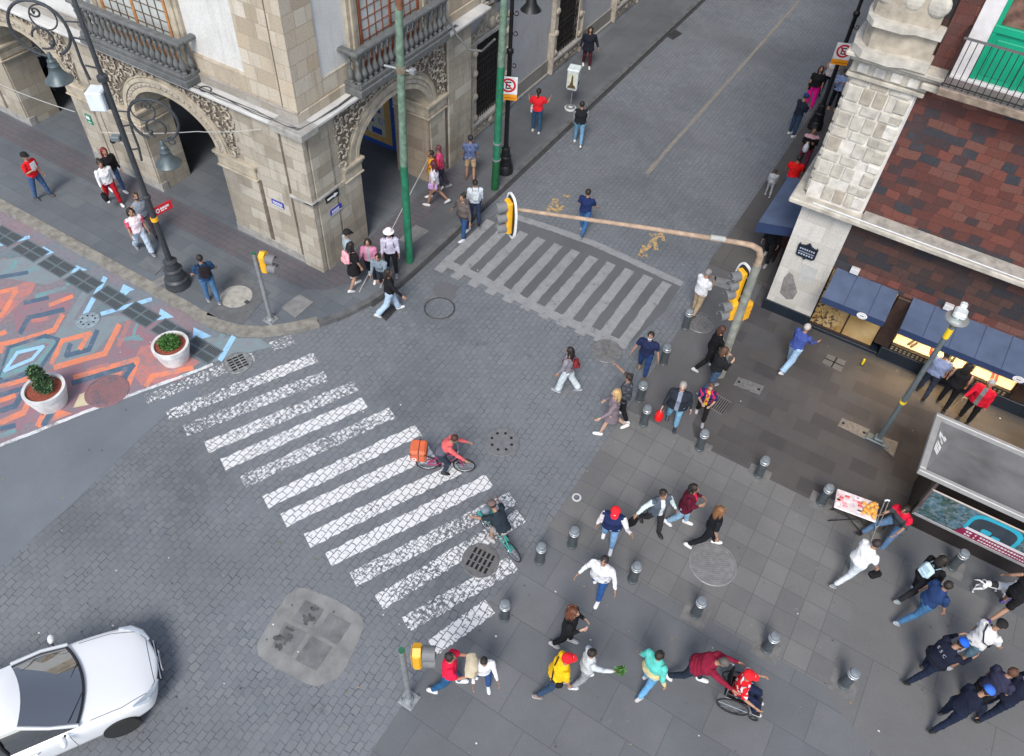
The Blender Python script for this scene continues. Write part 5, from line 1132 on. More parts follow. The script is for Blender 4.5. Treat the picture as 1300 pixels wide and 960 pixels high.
bl = [((870, 416), 'bollard nearest the man with the phone in khaki trousers'), ((842, 461), 'bollard to the right of the man in navy shirt and face mask'), ((812, 508), 'bollard just behind the woman in the striped dark top'), ((817, 538), 'bollard at the dark paving corner beside the blonde woman'),
      ((888, 569), 'bollard before the boy in the colourful shirt'), ((963, 603), 'bollard at the dark paving edge alone between boy and food table'), ((1042, 638), 'bollard touching the food table'), ((1208, 720), 'bollard beside the kiosk near the dog'),
      ((640, 784), 'bollard at the last white crosswalk bar'), ((685, 712), 'bollard near the man on the teal bicycle'), ((726, 692), 'bollard left of the man in red cap and navy vest'), ((803, 736), 'bollard right of the person in patterned white sweatshirt'),
      ((883, 780), 'bollard below the large pale manhole cover'), ((973, 824), 'bollard alone right of the man pushing the wheelchair'), ((1071, 869), 'bollard at the bottom edge left of the police officer')]
for i, (pp, lab) in enumerate(bl):
    q = at(*pp, .01); loc = (q.x, q.y, .008)
    o = BD if i == 0 else dup(BD, loc); o.location = loc; WLOC[o.name] = Vector(loc)
    o['label'] = 'grey steel '+lab
pb = MB()
for i in (3, 4, 5, 6, 7, 12, 13, 14):
    q = at(*bl[i][0], .01); pb.sheet([(q.x-.26, q.y-.24), (q.x+.26, q.y-.24), (q.x+.26, q.y+.24), (q.x-.26, q.y+.24)], .0075, mat('footing_concrete', (.15, .15, .148), .85, var=.25, scale=5))
struct(pb, 'bollard_footing')
# ---------------- planters
def leafball(mb, c, r, n, m, seed=0):
    rnd = random.Random(seed)
    for _ in range(n):
        v = Vector((rnd.gauss(0, 1), rnd.gauss(0, 1), rnd.gauss(0, 1))).normalized()*(rnd.random()**.35); v = Vector((v.x*r[0], v.y*r[1], v.z*r[2]))+Vector(c)
        a = Vector((rnd.gauss(0, 1), rnd.gauss(0, 1), rnd.gauss(0, 1)+.6)).normalized(); b = a.cross(Vector((rnd.random(), rnd.random(), rnd.random()))).normalized(); s = rnd.uniform(.03, .055); c_ = a.cross(b)
        mb.add([v-b*s*.45, v+c_*s*.2+a*s*.1, v+b*s*.45+a*s*.3, v+a*s*1.6], [(0, 1, 3), (1, 2, 3)], rnd.choice(m))
LEAF = [mat('shrub_leaf_dark', (.025, .07, .03), .6, var=.3), mat('shrub_leaf', (.05, .12, .05), .6, var=.3), mat('shrub_leaf_light', (.12, .20, .09), .6, var=.3)]
LEAF2 = [mat('leaf2_dark', (.03, .10, .02), .6, var=.3), mat('leaf2', (.07, .20, .04), .6, var=.3), mat('leaf2_light', (.12, .28, .07), .6, var=.3)]
POT = mat('white_pot', (.60, .60, .60), .75, var=.22, scale=4, bump=.2); SOIL = mat('red_soil', (.24, .06, .035), .9, var=.3, scale=20, bump=.8)
def planter(px, py, lab, r, tall):
    p = at(px, py); t = thing('planter', (p.x, p.y, .006), lab, 'planter')
    mb = MB(); mb.lathe([(r*.76, 0), (r*.92, .30), (r*.95, .42), (r*1.0, .43), (r*1.01, .56), (r*.86, .56), (r*.85, .48), (.02, .48)], POT, n=36); mb.build('pot', t, smooth=True)
    mb = MB(); mb.lathe([(r*.86, .49), (r*.4, .53), (.02, .54)], SOIL, n=24); mb.build('soil', t)
    mb = MB()
    if tall: leafball(mb, (-.02, .05, .70), (.23, .23, .20), 900, LEAF, 1); leafball(mb, (-.10, .06, .98), (.20, .18, .22), 900, LEAF, 2); leafball(mb, (.14, .0, .66), (.16, .17, .14), 500, LEAF, 3)
    else: leafball(mb, (0, 0, .62), (.28, .26, .16), 1500, LEAF2, 4)
    mb.build('shrub', t)
planter(66, 511, 'round white planter with a tall dark green two-tier shrub', .49, True); planter(223, 455, 'round white planter with a low bright green shrub near the kerb', .46, False)
# ---------------- kiosk
KX, KY = 3.32, 13.10
K = thing('kiosk', (KX, KY, 0), 'dark street kiosk with pale-rimmed sunken grey roof and a cable car advertising panel', 'kiosk')
KD = mat('kiosk_dark_panel', (.022, .018, .018), .35, var=.3, scale=3); KR = mat('kiosk_rim', (.40, .40, .39), .5, .3, var=.1); KG = mat('kiosk_roof_grey', (.20, .20, .205), .25, .2, var=.35, scale=.9); KE = 9.2
mb = MB(); mb.box(KX, KE, KY, 14.45, 0, 1.48, KD, .02); mb.box(KX, KE, KY+.002, KY+.14, 1.48, 1.98, KD); mb.box(KX, KX+.06, 12.88, KY, 1.0, 1.95, mat('kiosk_side_metal', (.16, .12, .12), .35, .5)); bp(mb, 'body', K)
mb = MB(); mb.box(KX+.02, KE, 12.98, KY-.002, .56, .66, mat('kiosk_sill', (.45, .45, .47), .4, .4), .01); bp(mb, 'sill', K)
# roof: rim on top, basin sloping down to the back
A = [(2.90, 12.74, 2.26), (KE+.1, 12.74, 2.26), (KE+.1, 14.52, 2.26), (2.86, 14.52, 2.26)]
mb = MB(); rw = .13
mb.box(2.86, KE, 12.72, 12.72+rw*.8, 2.14, 2.28, KR, .01); mb.box(2.86, KE, 14.44, 14.54, 2.14, 2.28, KR, .01); mb.box(2.86, 2.86+rw, 12.72+rw*.8, 14.44, 2.14, 2.279, KR, .01); bp(mb, 'roof_rim', K)
mb = MB(); x0 = 2.99
mb.poly([(x0, 12.82, 2.15), (KE, 12.82, 2.15), (KE, 14.42, 1.62), (3.45, 14.42, 1.62)], KG); mb.poly([(x0, 12.82, 2.16), (3.45, 14.42, 1.62), (x0, 14.44, 2.15)], KG); mb.poly([(3.45, 14.42, 1.62), (KE, 14.42, 1.62), (KE, 14.44, 2.15), (x0, 14.44, 2.15)], KG)
mb.poly([(x0-.1, 12.8, 2.13), (x0-.1, 14.5, 2.13), (KX, 14.45, 1.7), (KX, KY, 1.7)], KD); mb.poly([(x0-.1, 12.8, 2.14), (KX, KY, 1.73), (KE, KY, 1.73), (KE, 12.8, 2.14)], KD); bp(mb, 'roof_basin', K)
mb = MB(); m = mat('roof_marking_white', (.7, .7, .7), .5)
def onwall(u, v):    # point on the basin's left wall: u 0..1 front to back, v 0..1 down
    a = Vector((x0, 12.82, 2.16)).lerp(Vector((x0, 14.44, 2.15)), u); b = Vector((x0, 12.82, 2.16)).lerp(Vector((3.45, 14.42, 1.62)), u); return a.lerp(b, v)+Vector((.012, -.004, .008))
for (u0, v0, u1, v1) in [(.5+(a-.5)*1.15, .18+(b-.4)*1.6, .5+(c-.5)*1.15+.012, .18+(d-.4)*1.6+.04) for a, b, c, d in ((.50, .42, .53, .72), (.545, .42, .575, .72), (.59, .42, .62, .55), (.60, .6, .63, .72), (.64, .45, .67, .7), (.74, .40, .76, .62), (.75, .40, .82, .50), (.80, .48, .83, .68), (.82, .62, .87, .70), (.72, .56, .75, .66))]: mb.poly([onwall(u0, v0), onwall(u1, v0), onwall(u1, v1), onwall(u0, v1)], m)
bp(mb, 'roof_lettering', K)
# ad panel, tilted slightly back under the roof
AD = NT('city_aerial_print'); _o = AD.pos(); _vn = AD.n('ShaderNodeTexVoronoi'); _vn.inputs['Scale'].default_value = 17; AD.t.links.new(_o, _vn.inputs['Vector'])
_c = AD.ramp(AD.sep(_vn.outputs['Color'])[0], [(0, C4((.03, .06, .05))), (.25, C4((.08, .13, .09))), (.45, C4((.13, .20, .26))), (.65, C4((.24, .26, .29))), (.85, C4((.06, .15, .20))), (1, C4((.45, .45, .5)))], 'CONSTANT')
AD.set(AD.b, 'Base Color', AD.mix(.5, _c, AD.ramp(AD.noise(_o, 2.0, 3), [(.35, C4((.03, .06, .05))), (.65, C4((.10, .19, .25)))]))); AD.b.inputs['Roughness'].default_value = .25
def adp(u, v, d=0.0):    # u metres from left edge, v 0 bottom .. 1 top
    p = Vector((KX+.03+u, 12.97, .68)).lerp(Vector((KX+.03+u, 12.90, 1.72)), v); return (p.x, p.y-d, p.z-.0)
mb = MB(); fr = mat('ad_frame', (.20, .17, .16), .4, .4)
mb.poly([adp(0, 0, .01), adp(5.8, 0, .01), adp(5.8, 1, .01), adp(0, 1, .01)], AD.m); mb.tube([adp(-.01, 1.0, .03), adp(5.8, 1.0, .03)], .025, mat('ad_top_rail', (.35, .32, .30), .4, .4), 6); mb.tube([adp(-.01, 0, .02), adp(-.01, 1.02, .03)], .03, fr, 6); ad_ = bp(mb, 'advertising_panel', K)
CY = mat('cabin_cyan', (.03, .38, .52), .35); CG = mat('cabin_window', (.035, .05, .065), .2); MAR = mat('banner_maroon', (.26, .02, .07), .4); BW = mat('banner_white', (.68, .66, .68), .4)
for cu in (1.45, 3.15, 4.9):
    mb = MB()
    def rr(cx, cz, w_, h_, d, n=24): return [adp(cx+w_*math.copysign(abs(math.cos(t))**.6, math.cos(t)), cz+h_*math.copysign(abs(math.sin(t))**.6, math.sin(t)), d) for t in [2*math.pi*k/n for k in range(n)]]
    mb.poly(rr(cu, .52, .52, .44, .016), CY); mb.poly(rr(cu, .50, .44, .34, .020), CG); mb.poly(rr(cu-.1, .44, .10, .08, .023), CY); mb.poly(rr(cu+.12, .36, .09, .08, .023), CY); mb.build('cable_cabin_print', ad_, world=True)
mb = MB(); mb.poly([adp(.85, .02, .026), adp(5.8, .02, .026), adp(5.8, .26, .026), adp(.95, .26, .026)], MAR); mb.poly([adp(.98, .27, .026), adp(5.8, .27, .026), adp(5.8, .36, .026), adp(1.0, .36, .026)], BW)
u_ = 1.05; rnd = random.Random(5)
while u_ < 5.7:
    wl = rnd.uniform(.03, .055); mb.poly([adp(u_, .17, .030), adp(u_+wl, .17, .030), adp(u_+wl, .225, .030), adp(u_, .225, .030)], BW); wl2 = rnd.uniform(.03, .08); mb.poly([adp(u_, .07, .030), adp(u_+wl, .07, .030), adp(u_+wl, .115, .030), adp(u_, .115, .030)], BW); u_ += wl+(.018 if rnd.random() < .8 else .07)
mb.build('banner', ad_, world=True)
# ---------------- parking tick poles / small yellow posts at shop front
for (px, py, lab) in ((1094, 463, 'short yellow marker post by the shop plinth'), (1281, 618, 'short yellow marker post right of the kiosk roof')):
    p = at(px, py, .01); mb = MB(); mb.tube([(0, 0, 0), (0, 0, .22)], .028, mat('marker_yellow', (.80, .62, .02), .5), 8); mb.tube([(0, 0, 0), (0, 0, .02)], .05, BLK, 8); tag(mb.build('marker_post', loc=(p.x, p.y, .008)), lab, 'marker post')
# ---------------- food table
p = at(1073, 662, .0); FT = thing('folding_table', (p.x, p.y, .006), 'small folding tray table covered in plastic wrap on crossed black legs', 'table')
yt = azim((1045, 620), (1100, 640)); mb = MB(); mb.T = Matrix.Rotation(yt, 4, 'Z')
for sx in (-.16, .16): mb.tube([(sx, -.38, 0), (sx, .38, .68)], .014, BLK, 6); mb.tube([(sx*.9, .38, 0), (sx*.9, -.38, .68)], .014, BLK, 6)
mb.build('crossed_legs', FT)
mb = MB(); mb.T = Matrix.Rotation(yt, 4, 'Z'); mb.box(-.27, .27, -.46, .46, .68, .72, mat('wrap_white', (.72, .62, .62), .4, var=.25, scale=9), .02); mb.build('table_top', FT)
mb = MB(); mb.T = Matrix.Rotation(yt, 4, 'Z'); rnd = random.Random(3)
for k in range(22): mb.ball((rnd.uniform(-.20, .20), rnd.uniform(.14, .42), .745+rnd.uniform(0, .03)), (.05, .05, .03), mat('fried_snack', (.80, .36, .06), .6, var=.3, scale=20), 8, 5)
tag(mb.build('snack_pile', loc=(p.x, p.y, .006), smooth=True), 'heap of orange fried snacks on the right end of the tray table', 'food')
mb = MB(); mb.T = Matrix.Rotation(yt, 4, 'Z')
for k in range(16): x, y = rnd.uniform(-.2, .2), rnd.uniform(-.42, .08); mb.box(x-.035, x+.035, y-.05, y+.05, .722, .745, mat(('pack_pink', 'pack_white', 'pack_red')[k % 3], ((.75, .35, .40), (.80, .78, .76), (.60, .12, .12))[k % 3], .4), .01)
tag(mb.build('snack_packets', loc=(p.x, p.y, .006)), 'pink and white snack packets laid out on the tray table', 'food')
# ---------------- car
CAR = thing('parked_car', (0, 0, 0), 'silver white sedan cut by the lower left edge, front end towards the crossing', 'car')
cd = Vector((.52, .85)).normalized(); yaw = math.atan2(-cd.x, cd.y); nose = Vector((-8.20, 1.72)); cc = nose-cd*2.2; CAR.location = (cc.x, cc.y, 0); CAR.rotation_euler = (0, 0, yaw)
CP = mat('pearl_white_paint', (.80, .82, .84), .18, .12, var=.02, scale=1, coat=1.0); CGL = mat('car_glass', (.012, .016, .02), .03, .0, var=.05, spec=1.0, coat=1.0); CGL.node_tree.nodes['Principled BSDF'].inputs['IOR'].default_value = 2.4; CTR = mat('car_black_trim', (.015, .015, .018), .4); TYR = mat('tyre_rubber', (.02, .02, .02), .85); RIM = mat('alloy_rim', (.45, .46, .48), .3, .8); CHR = mat('chrome', (.7, .72, .74), .12, .9); HL = mat('headlight_glass', (.45, .50, .55), .08, .3, coat=1.0)
st = [(2.20, .30, .42, .56), (2.17, .55, .40, .62), (2.08, .70, .30, .68), (1.90, .80, .24, .76), (1.6, .86, .20, .84), (1.2, .885, .18, .905), (.80, .89, .18, .955), (.0, .895, .18, .96), (-.8, .895, .18, .97), (-1.4, .88, .20, .985), (-1.8, .85, .24, .98), (-2.05, .78, .32, .93), (-2.17, .62, .42, .80), (-2.2, .40, .48, .70)]
mb = MB(); vs = []; K_ = 13
for (y, w_, zb, zc) in st:
    for k in range(K_):
        s_ = [(-1, 0), (-1, .35), (-1.0, .62), (-.985, .80), (-.93, .93), (-.6, .985), (0, 1), (.6, .985), (.93, .93), (.985, .80), (1, .62), (1, .35), (1, 0)][k]
        crown = .985; vs.append((w_*s_[0], y-(.10*(abs(s_[0])**2) if y > 1.9 else 0), zb+(zc-zb)*s_[1]+(-.0)))
fs = [(i*K_+k, (i+1)*K_+k, (i+1)*K_+k+1, i*K_+k+1) for i in range(len(st)-1) for k in range(K_-1)]+[tuple(range(K_)), tuple(reversed(range((len(st)-1)*K_, len(st)*K_)))]+[(i*K_, i*K_+K_-1, (i+1)*K_+K_-1, (i+1)*K_) for i in range(len(st)-1)]
mb.add(vs, fs, CP); body = mb.build('body', CAR, smooth=True)
body.modifiers.new('sub', 'SUBSURF').levels = 2; body.modifiers['sub'].render_levels = 2
def outline(y0, y1, w_, z, bow=.12, n=9):      # front bowed outline ring, y0 front
    pts = []
    for k in range(n): t = -1+2*k/(n-1); pts.append((w_*t, y0-bow*t*t, z-.03*t*t))
    for k in range(n): t = 1-2*k/(n-1); pts.append((w_*t*.97, y1+bow*.6*t*t, z-.03*t*t))
    return pts
b0, b1, t1 = outline(.98, -1.62, .80, .955, .22), outline(.55, -1.33, .74, 1.19, .18), outline(.06, -.95, .585, 1.395, .12)
mb = MB(); n = len(b0); V = [Vector(v) for v in b0+b1+t1]; mb.add(V, [(r*n+k, r*n+(k+1) % n, (r+1)*n+(k+1) % n, (r+1)*n+k) for r in (0, 1) for k in range(n)], CGL); mb.build('windows', CAR, smooth=True)
t2 = outline(.10, -.98, .60, 1.39, .12); t3 = outline(-.05, -.85, .50, 1.44, .10); t4 = outline(-.2, -.7, .25, 1.465, .06)
mb = MB(); V = [Vector(v) for v in t2+t3+t4]; mb.add(V, [(r*n+k, r*n+(k+1) % n, (r+1)*n+(k+1) % n, (r+1)*n+k) for r in (0, 1) for k in range(n)]+[tuple(range(2*n, 3*n))], CP)
for sg in (-1, 1):
    mb.tube([(sg*.79, .80, .955), (sg*.735, .42, 1.19), (sg*.595, .0, 1.395)], [.035, .03, .035], CP, 6); mb.tube([(sg*.775, -1.50, .97), (sg*.72, -1.22, 1.19), (sg*.59, -.88, 1.395)], [.05, .045, .04], CP, 6); mb.tube([(sg*.80, -.3, .955), (sg*.745, -.32, 1.19), (sg*.60, -.35, 1.38)], .025, CTR, 6)
mb.build('roof', CAR, smooth=True)
mb = MB(); mb.tube([(-.80+1.6*k/12, .985-.22*(-1+2*k/12)**2, .965-.03*(-1+2*k/12)**2) for k in range(13)], .022, CTR, 6)
for x0 in (-.35, .25): mb.tube([(x0, .94, .975), (x0+.45, .72, 1.08)], .008, CTR, 5)
mb.build('wiper', CAR)
for sg in (-1, 1):
    mb = MB(); mb.ball((sg*1.0, .56, 1.0), (.10, .06, .065), CP, 12, 8); mb.tube([(sg*.86, .58, .95), (sg*.97, .56, .98)], .02, CTR, 6); mb.build('mirror', CAR, smooth=True)
    mb = MB(); mb.tube([(sg*.42, 2.105, .60), (sg*.60, 2.0, .65), (sg*.74, 1.84, .71), (sg*.80, 1.66, .77)], [(.03, .03), (.05, .07), (.055, .07), (.02, .02)], HL, 8); mb.build('headlight', CAR, smooth=True)
    mb = MB(); mb.tube([(sg*.5, -2.1, .80), (sg*.72, -2.0, .83), (sg*.82, -1.8, .85)], [(.03, .03), (.05, .06), (.02, .02)], mat('tail_lamp', (.35, .01, .01), .15), 8); mb.build('tail_light', CAR, smooth=True)
    for y in (1.33, -1.33):
        mb = MB(); mb.T = Matrix.Translation((sg*.80, y, .32)) @ Matrix.Rotation(R_(90), 4, 'Y'); mb.lathe([(.20, -.10), (.31, -.10), (.32, -.06), (.32, .06), (.31, .10), (.20, .10)], TYR, n=24); w_ = mb.build('wheel', CAR, smooth=True)
        mb = MB(); mb.T = Matrix.Translation((sg*.80, y, .32)) @ Matrix.Rotation(R_(90), 4, 'Y'); mb.lathe([(.20, -.09), (.19, -.02), (.04, .0), (.04, .02), (.19, .04), (.20, .095)], RIM, n=20); mb.build('rim', w_, smooth=True)
mb = MB(); mb.box(-.38, .38, 2.12, 2.175, .42, .54, CTR, .01); mb.tube([(-.4, 2.16, .55), (.4, 2.16, .55)], .012, CHR, 6); mb.ball((0, 2.18, .56), (.06, .01, .045), CHR); mb.build('grille', CAR)
bpy.context.view_layer.update()
from mathutils.bvhtree import BVHTree
_ev = body.evaluated_get(bpy.context.evaluated_depsgraph_get()); _bm = _ev.to_mesh(); _bv = BVHTree.FromPolygons([v.co.copy() for v in _bm.vertices], [tuple(p.vertices) for p in _bm.polygons])
mb = MB(); SEAM = mat('panel_gap', (.03, .03, .035), .6)
def seam(pts, dirv=(0, 0, -1), r=.006, n=10):
    P = []
    for i in range(len(pts)-1):
        for k in range(n+1):
            a = Vector(pts[i]).lerp(Vector(pts[i+1]), k/n); h_ = _bv.ray_cast(a, Vector(dirv))
            if h_[0] is not None: P.append(h_[0])
    if len(P) > 2: mb.tube(P, r, SEAM, 5)
for sg in (-1, 1):
    seam([(sg*.76, .98, 2), (sg*.74, 1.5, 2), (sg*.62, 1.95, 2), (sg*.45, 2.06, 2)]); 
    for y in (.62, -.32, -1.18): seam([(sg*2, y, .90), (sg*2, y, .30)], (-sg, 0, 0), .005)
    seam([(sg*2, .62, .30), (sg*2, -1.18, .30)], (-sg, 0, 0), .005)
    for y in (.02, -.90): h_ = _bv.ray_cast(Vector((sg*2, y, .78)), Vector((-sg, 0, 0))); mb.tube([(h_[0].x+sg*.01, y-.1, .78), (h_[0].x+sg*.03, y-.05, .785), (h_[0].x+sg*.03, y+.05, .785), (h_[0].x+sg*.01, y+.1, .78)], .012, CHR, 6)
seam([(-.45, 2.06, 2), (.45, 2.06, 2)]); mb.build('panel_seam', CAR); _ev.to_mesh_clear()
mb = MB(); mb.box(-.20, .20, 2.19, 2.205, .40, .50, WPL); mb.box(-.15, .15, 2.205, 2.208, .43, .47, mat('plate_ink', (.08, .08, .09), .6)); mb.build('number_plate', CAR)
# ---------------- bicycles
def bicycle(name, px, py, yaw, frame, label, r=.30, lean=0.0, cat='bicycle'):
    p = at(px, py); t = thing(name, (p.x, p.y, .006), label, cat, rz=yaw); t.scale = (.84, .84, .84); fm = mat('bike_'+name_of(frame), frame, .35, .2)
    for y in (-.52, .52):
        mb = MB(); mb.tube([(0, y+r*math.cos(a*math.pi/14), r+r*math.sin(a*math.pi/14)) for a in range(29)], .024, TYR, 8, cap=False); w_ = mb.build('wheel', t, smooth=True)
        mb = MB(); mb.tube([(0, y+(r-.03)*math.cos(a*math.pi/14), r+(r-.03)*math.sin(a*math.pi/14)) for a in range(29)], .012, CHR, 6, cap=False)
        for k in range(14): a = k*2*math.pi/14; mb.tube([(.02*(-1)**k, y, r), (0, y+(r-.03)*math.cos(a), r+(r-.03)*math.sin(a))], .003, CHR, 4)
        mb.tube([(-.05, y, r), (.05, y, r)], .025, CHR, 8); mb.build('rim', w_)
    mb = MB(); q = lambda *a: mb.tube(*a, .018, fm, 8)
    q([(0, -.02, .28), (0, .36, .70)]); q([(0, -.02, .28), (0, -.14, .78)]); q([(0, -.12, .70), (0, .34, .78)]); q([(0, .36, .66), (0, .33, .84)])
    for sx in (-.05, .05): q([(sx, -.52, r), (sx*.4, -.02, .28)]); q([(sx, -.52, r), (sx*.3, -.12, .70)]); q([(sx, .52, r), (sx*.7, .37, .66)])
    mb.build('frame', t, smooth=True)
    mb = MB(); mb.tube([(0, .33, .84), (0, .34, .95)], .015, CHR, 6); mb.tube([(-.28, .24, .98), (-.20, .33, .97), (0, .36, .95), (.20, .33, .97), (.28, .24, .98)], .013, CHR, 8)
    for sx in (-.28, .28): mb.tube([(sx, .24, .98), (sx, .14, .98)], .02, BLK, 8)
    mb.build('handlebar', t, smooth=True)
    mb = MB(); mb.tube([(0, .08, .84), (0, -.05, .86), (0, -.17, .87)], [(.03, .02), (.06, .03), (.10, .035)], BLK, 10, up=(1, 0, 0)); mb.tube([(0, -.13, .74), (0, -.13, .85)], .012, CHR, 6); mb.build('saddle', t, smooth=True)
    mb = MB(); mb.tube([(-.03, -.02, .28), (.03, -.02, .28)], .09, CHR, 16); mb.tube([(-.09, -.02, .28), (-.09, .10, .16)], .012, CHR, 6); mb.tube([(.09, -.02, .28), (.09, -.14, .40)], .012, CHR, 6); mb.box(-.17, -.09, .06, .14, .145, .17, BLK); mb.box(.09, .17, -.18, -.10, .385, .41, BLK); mb.build('crank', t)
    return t
def name_of(c): return '%d_%d_%d' % tuple(int(x*99) for x in c)
ym_ = azim((535, 588), (590, 592)); bk1 = bicycle('bicycle', 566, 597, ym_, (.35, .04, .14), 'small magenta bicycle ridden past the crosswalk with an orange box behind')
mb = MB(); OR = mat('delivery_orange', (.62, .13, .05), .6, var=.1); mb.box(-.24, .24, -.95, -.50, .62, 1.10, OR, .06); bx = mb.build('delivery_box', bk1)
mb = MB(); mb.box(-.245, .245, -.72, -.69, .6, 1.105, BLK, .01); mb.box(-.245, .245, -.955, -.49, .95, .97, BLK, .01); n = 14
for k in range(n): a, b = 2*math.pi*k/n, 2*math.pi*(k+1)/n; mb.prism([(-.83+r_*math.cos(t_), .78+r_*math.sin(t_)) for r_, t_ in ((.04, a), (.07, a), (.07, b), (.04, b))], .24, .246, WPL, 'x')
mb.build('trim', bx)
ym2 = azim((640, 690), (612, 660)); bk2 = bicycle('bicycle', 634, 690, ym2, (.04, .32, .28), 'teal bicycle with a front carrier halted by the round drain grate')
mb = MB(); TE = mat('teal_plastic', (.05, .35, .30), .5); mb.box(-.18, .18, .42, .72, .78, .82, TE, .01); mb.box(-.18, -.16, .42, .72, .82, .94, TE); mb.box(.16, .18, .42, .72, .82, .94, TE); mb.ball((0, .58, .90), (.13, .12, .10), mat('grey_bundle', (.20, .24, .30), .8), 10, 6); mb.build('front_carrier', bk2)
# ================================================================== PEOPLE
SKIN = {'m': (.36, .20, .13), 'l': (.52, .33, .24), 'd': (.22, .12, .08)}
SKM = {k: mat('skin_'+k, v, .6, var=.08, scale=12) for k, v in SKIN.items()}
EYE = mat('eye_dark', (.02, .015, .012), .3); LIPS = mat('lips', (.32, .12, .10), .5)
_queue = []
def remesh_later(o, voxel, sm, zone=None, mats=None, disp=0.0, extra=None, seed=0):
    o.modifiers.new('r', 'REMESH').mode = 'VOXEL'; o.modifiers['r'].voxel_size = voxel
    s = o.modifiers.new('s', 'SMOOTH'); s.factor = .5; s.iterations = sm
    _queue.append((o, zone, mats, disp, extra, seed))
def flush():
    bpy.context.view_layer.update(); dg = bpy.context.evaluated_depsgraph_get()
    for o, zone, mats, disp, extra, seed in _queue:
        ev = o.evaluated_get(dg); me = bpy.data.meshes.new_from_object(ev); n = len(me.vertices)
        co = np.empty(n*3, np.float32); me.vertices.foreach_get('co', co); co = co.reshape(-1, 3)
        if disp:
            nr = np.empty(n*3, np.float32); me.vertices.foreach_get('normal', nr); nr = nr.reshape(-1, 3)
            x, y, z = co[:, 0], co[:, 1], co[:, 2]; ph = seed*1.7
            d = np.sin(z*34+9*x+7*np.sin(y*11+ph)+ph)*.5+np.sin(x*41-z*23+5*np.sin(z*13+ph))*.35+np.sin((x+y)*60+z*45+ph)*.25
            co = co+nr*(d*disp)[:, None]; me.vertices.foreach_set('co', co.astype(np.float32).ravel())
        me.materials.clear()
        for m in mats: me.materials.append(m)
        k = len(me.polygons)
        if zone and k:
            c = np.empty(k*3, np.float32); me.polygons.foreach_get('center', c); me.polygons.foreach_set('material_index', zone(c.reshape(-1, 3)).astype(np.int32))
        me.polygons.foreach_set('use_smooth', [True]*k)
        if extra is not None and extra.V:
            V = [tuple(v.co) for v in me.vertices]+[tuple(v) for v in extra.V]; F = [tuple(p.vertices) for p in me.polygons]; I = [p.material_index for p in me.polygons]
            for f, i in zip(extra.F, extra.I):
                m = extra.M[i]
                if m not in mats: mats.append(m); me.materials.append(m)
                F.append(tuple(a+n for a in f)); I.append(mats.index(m))
            m2 = bpy.data.meshes.new(o.name); m2.from_pydata(V, [], F)
            for m in mats: m2.materials.append(m)
            m2.polygons.foreach_set('material_index', I); m2.polygons.foreach_set('use_smooth', [True]*len(F)); m2.update(); me = m2
        else: me.update()
        o.modifiers.clear(); o.data = me; me.name = o.name
    _queue.clear()
def rot_fwd(a): return Vector((0, math.sin(a), -math.cos(a)))
PEOPLE = {}
_pid = [0]
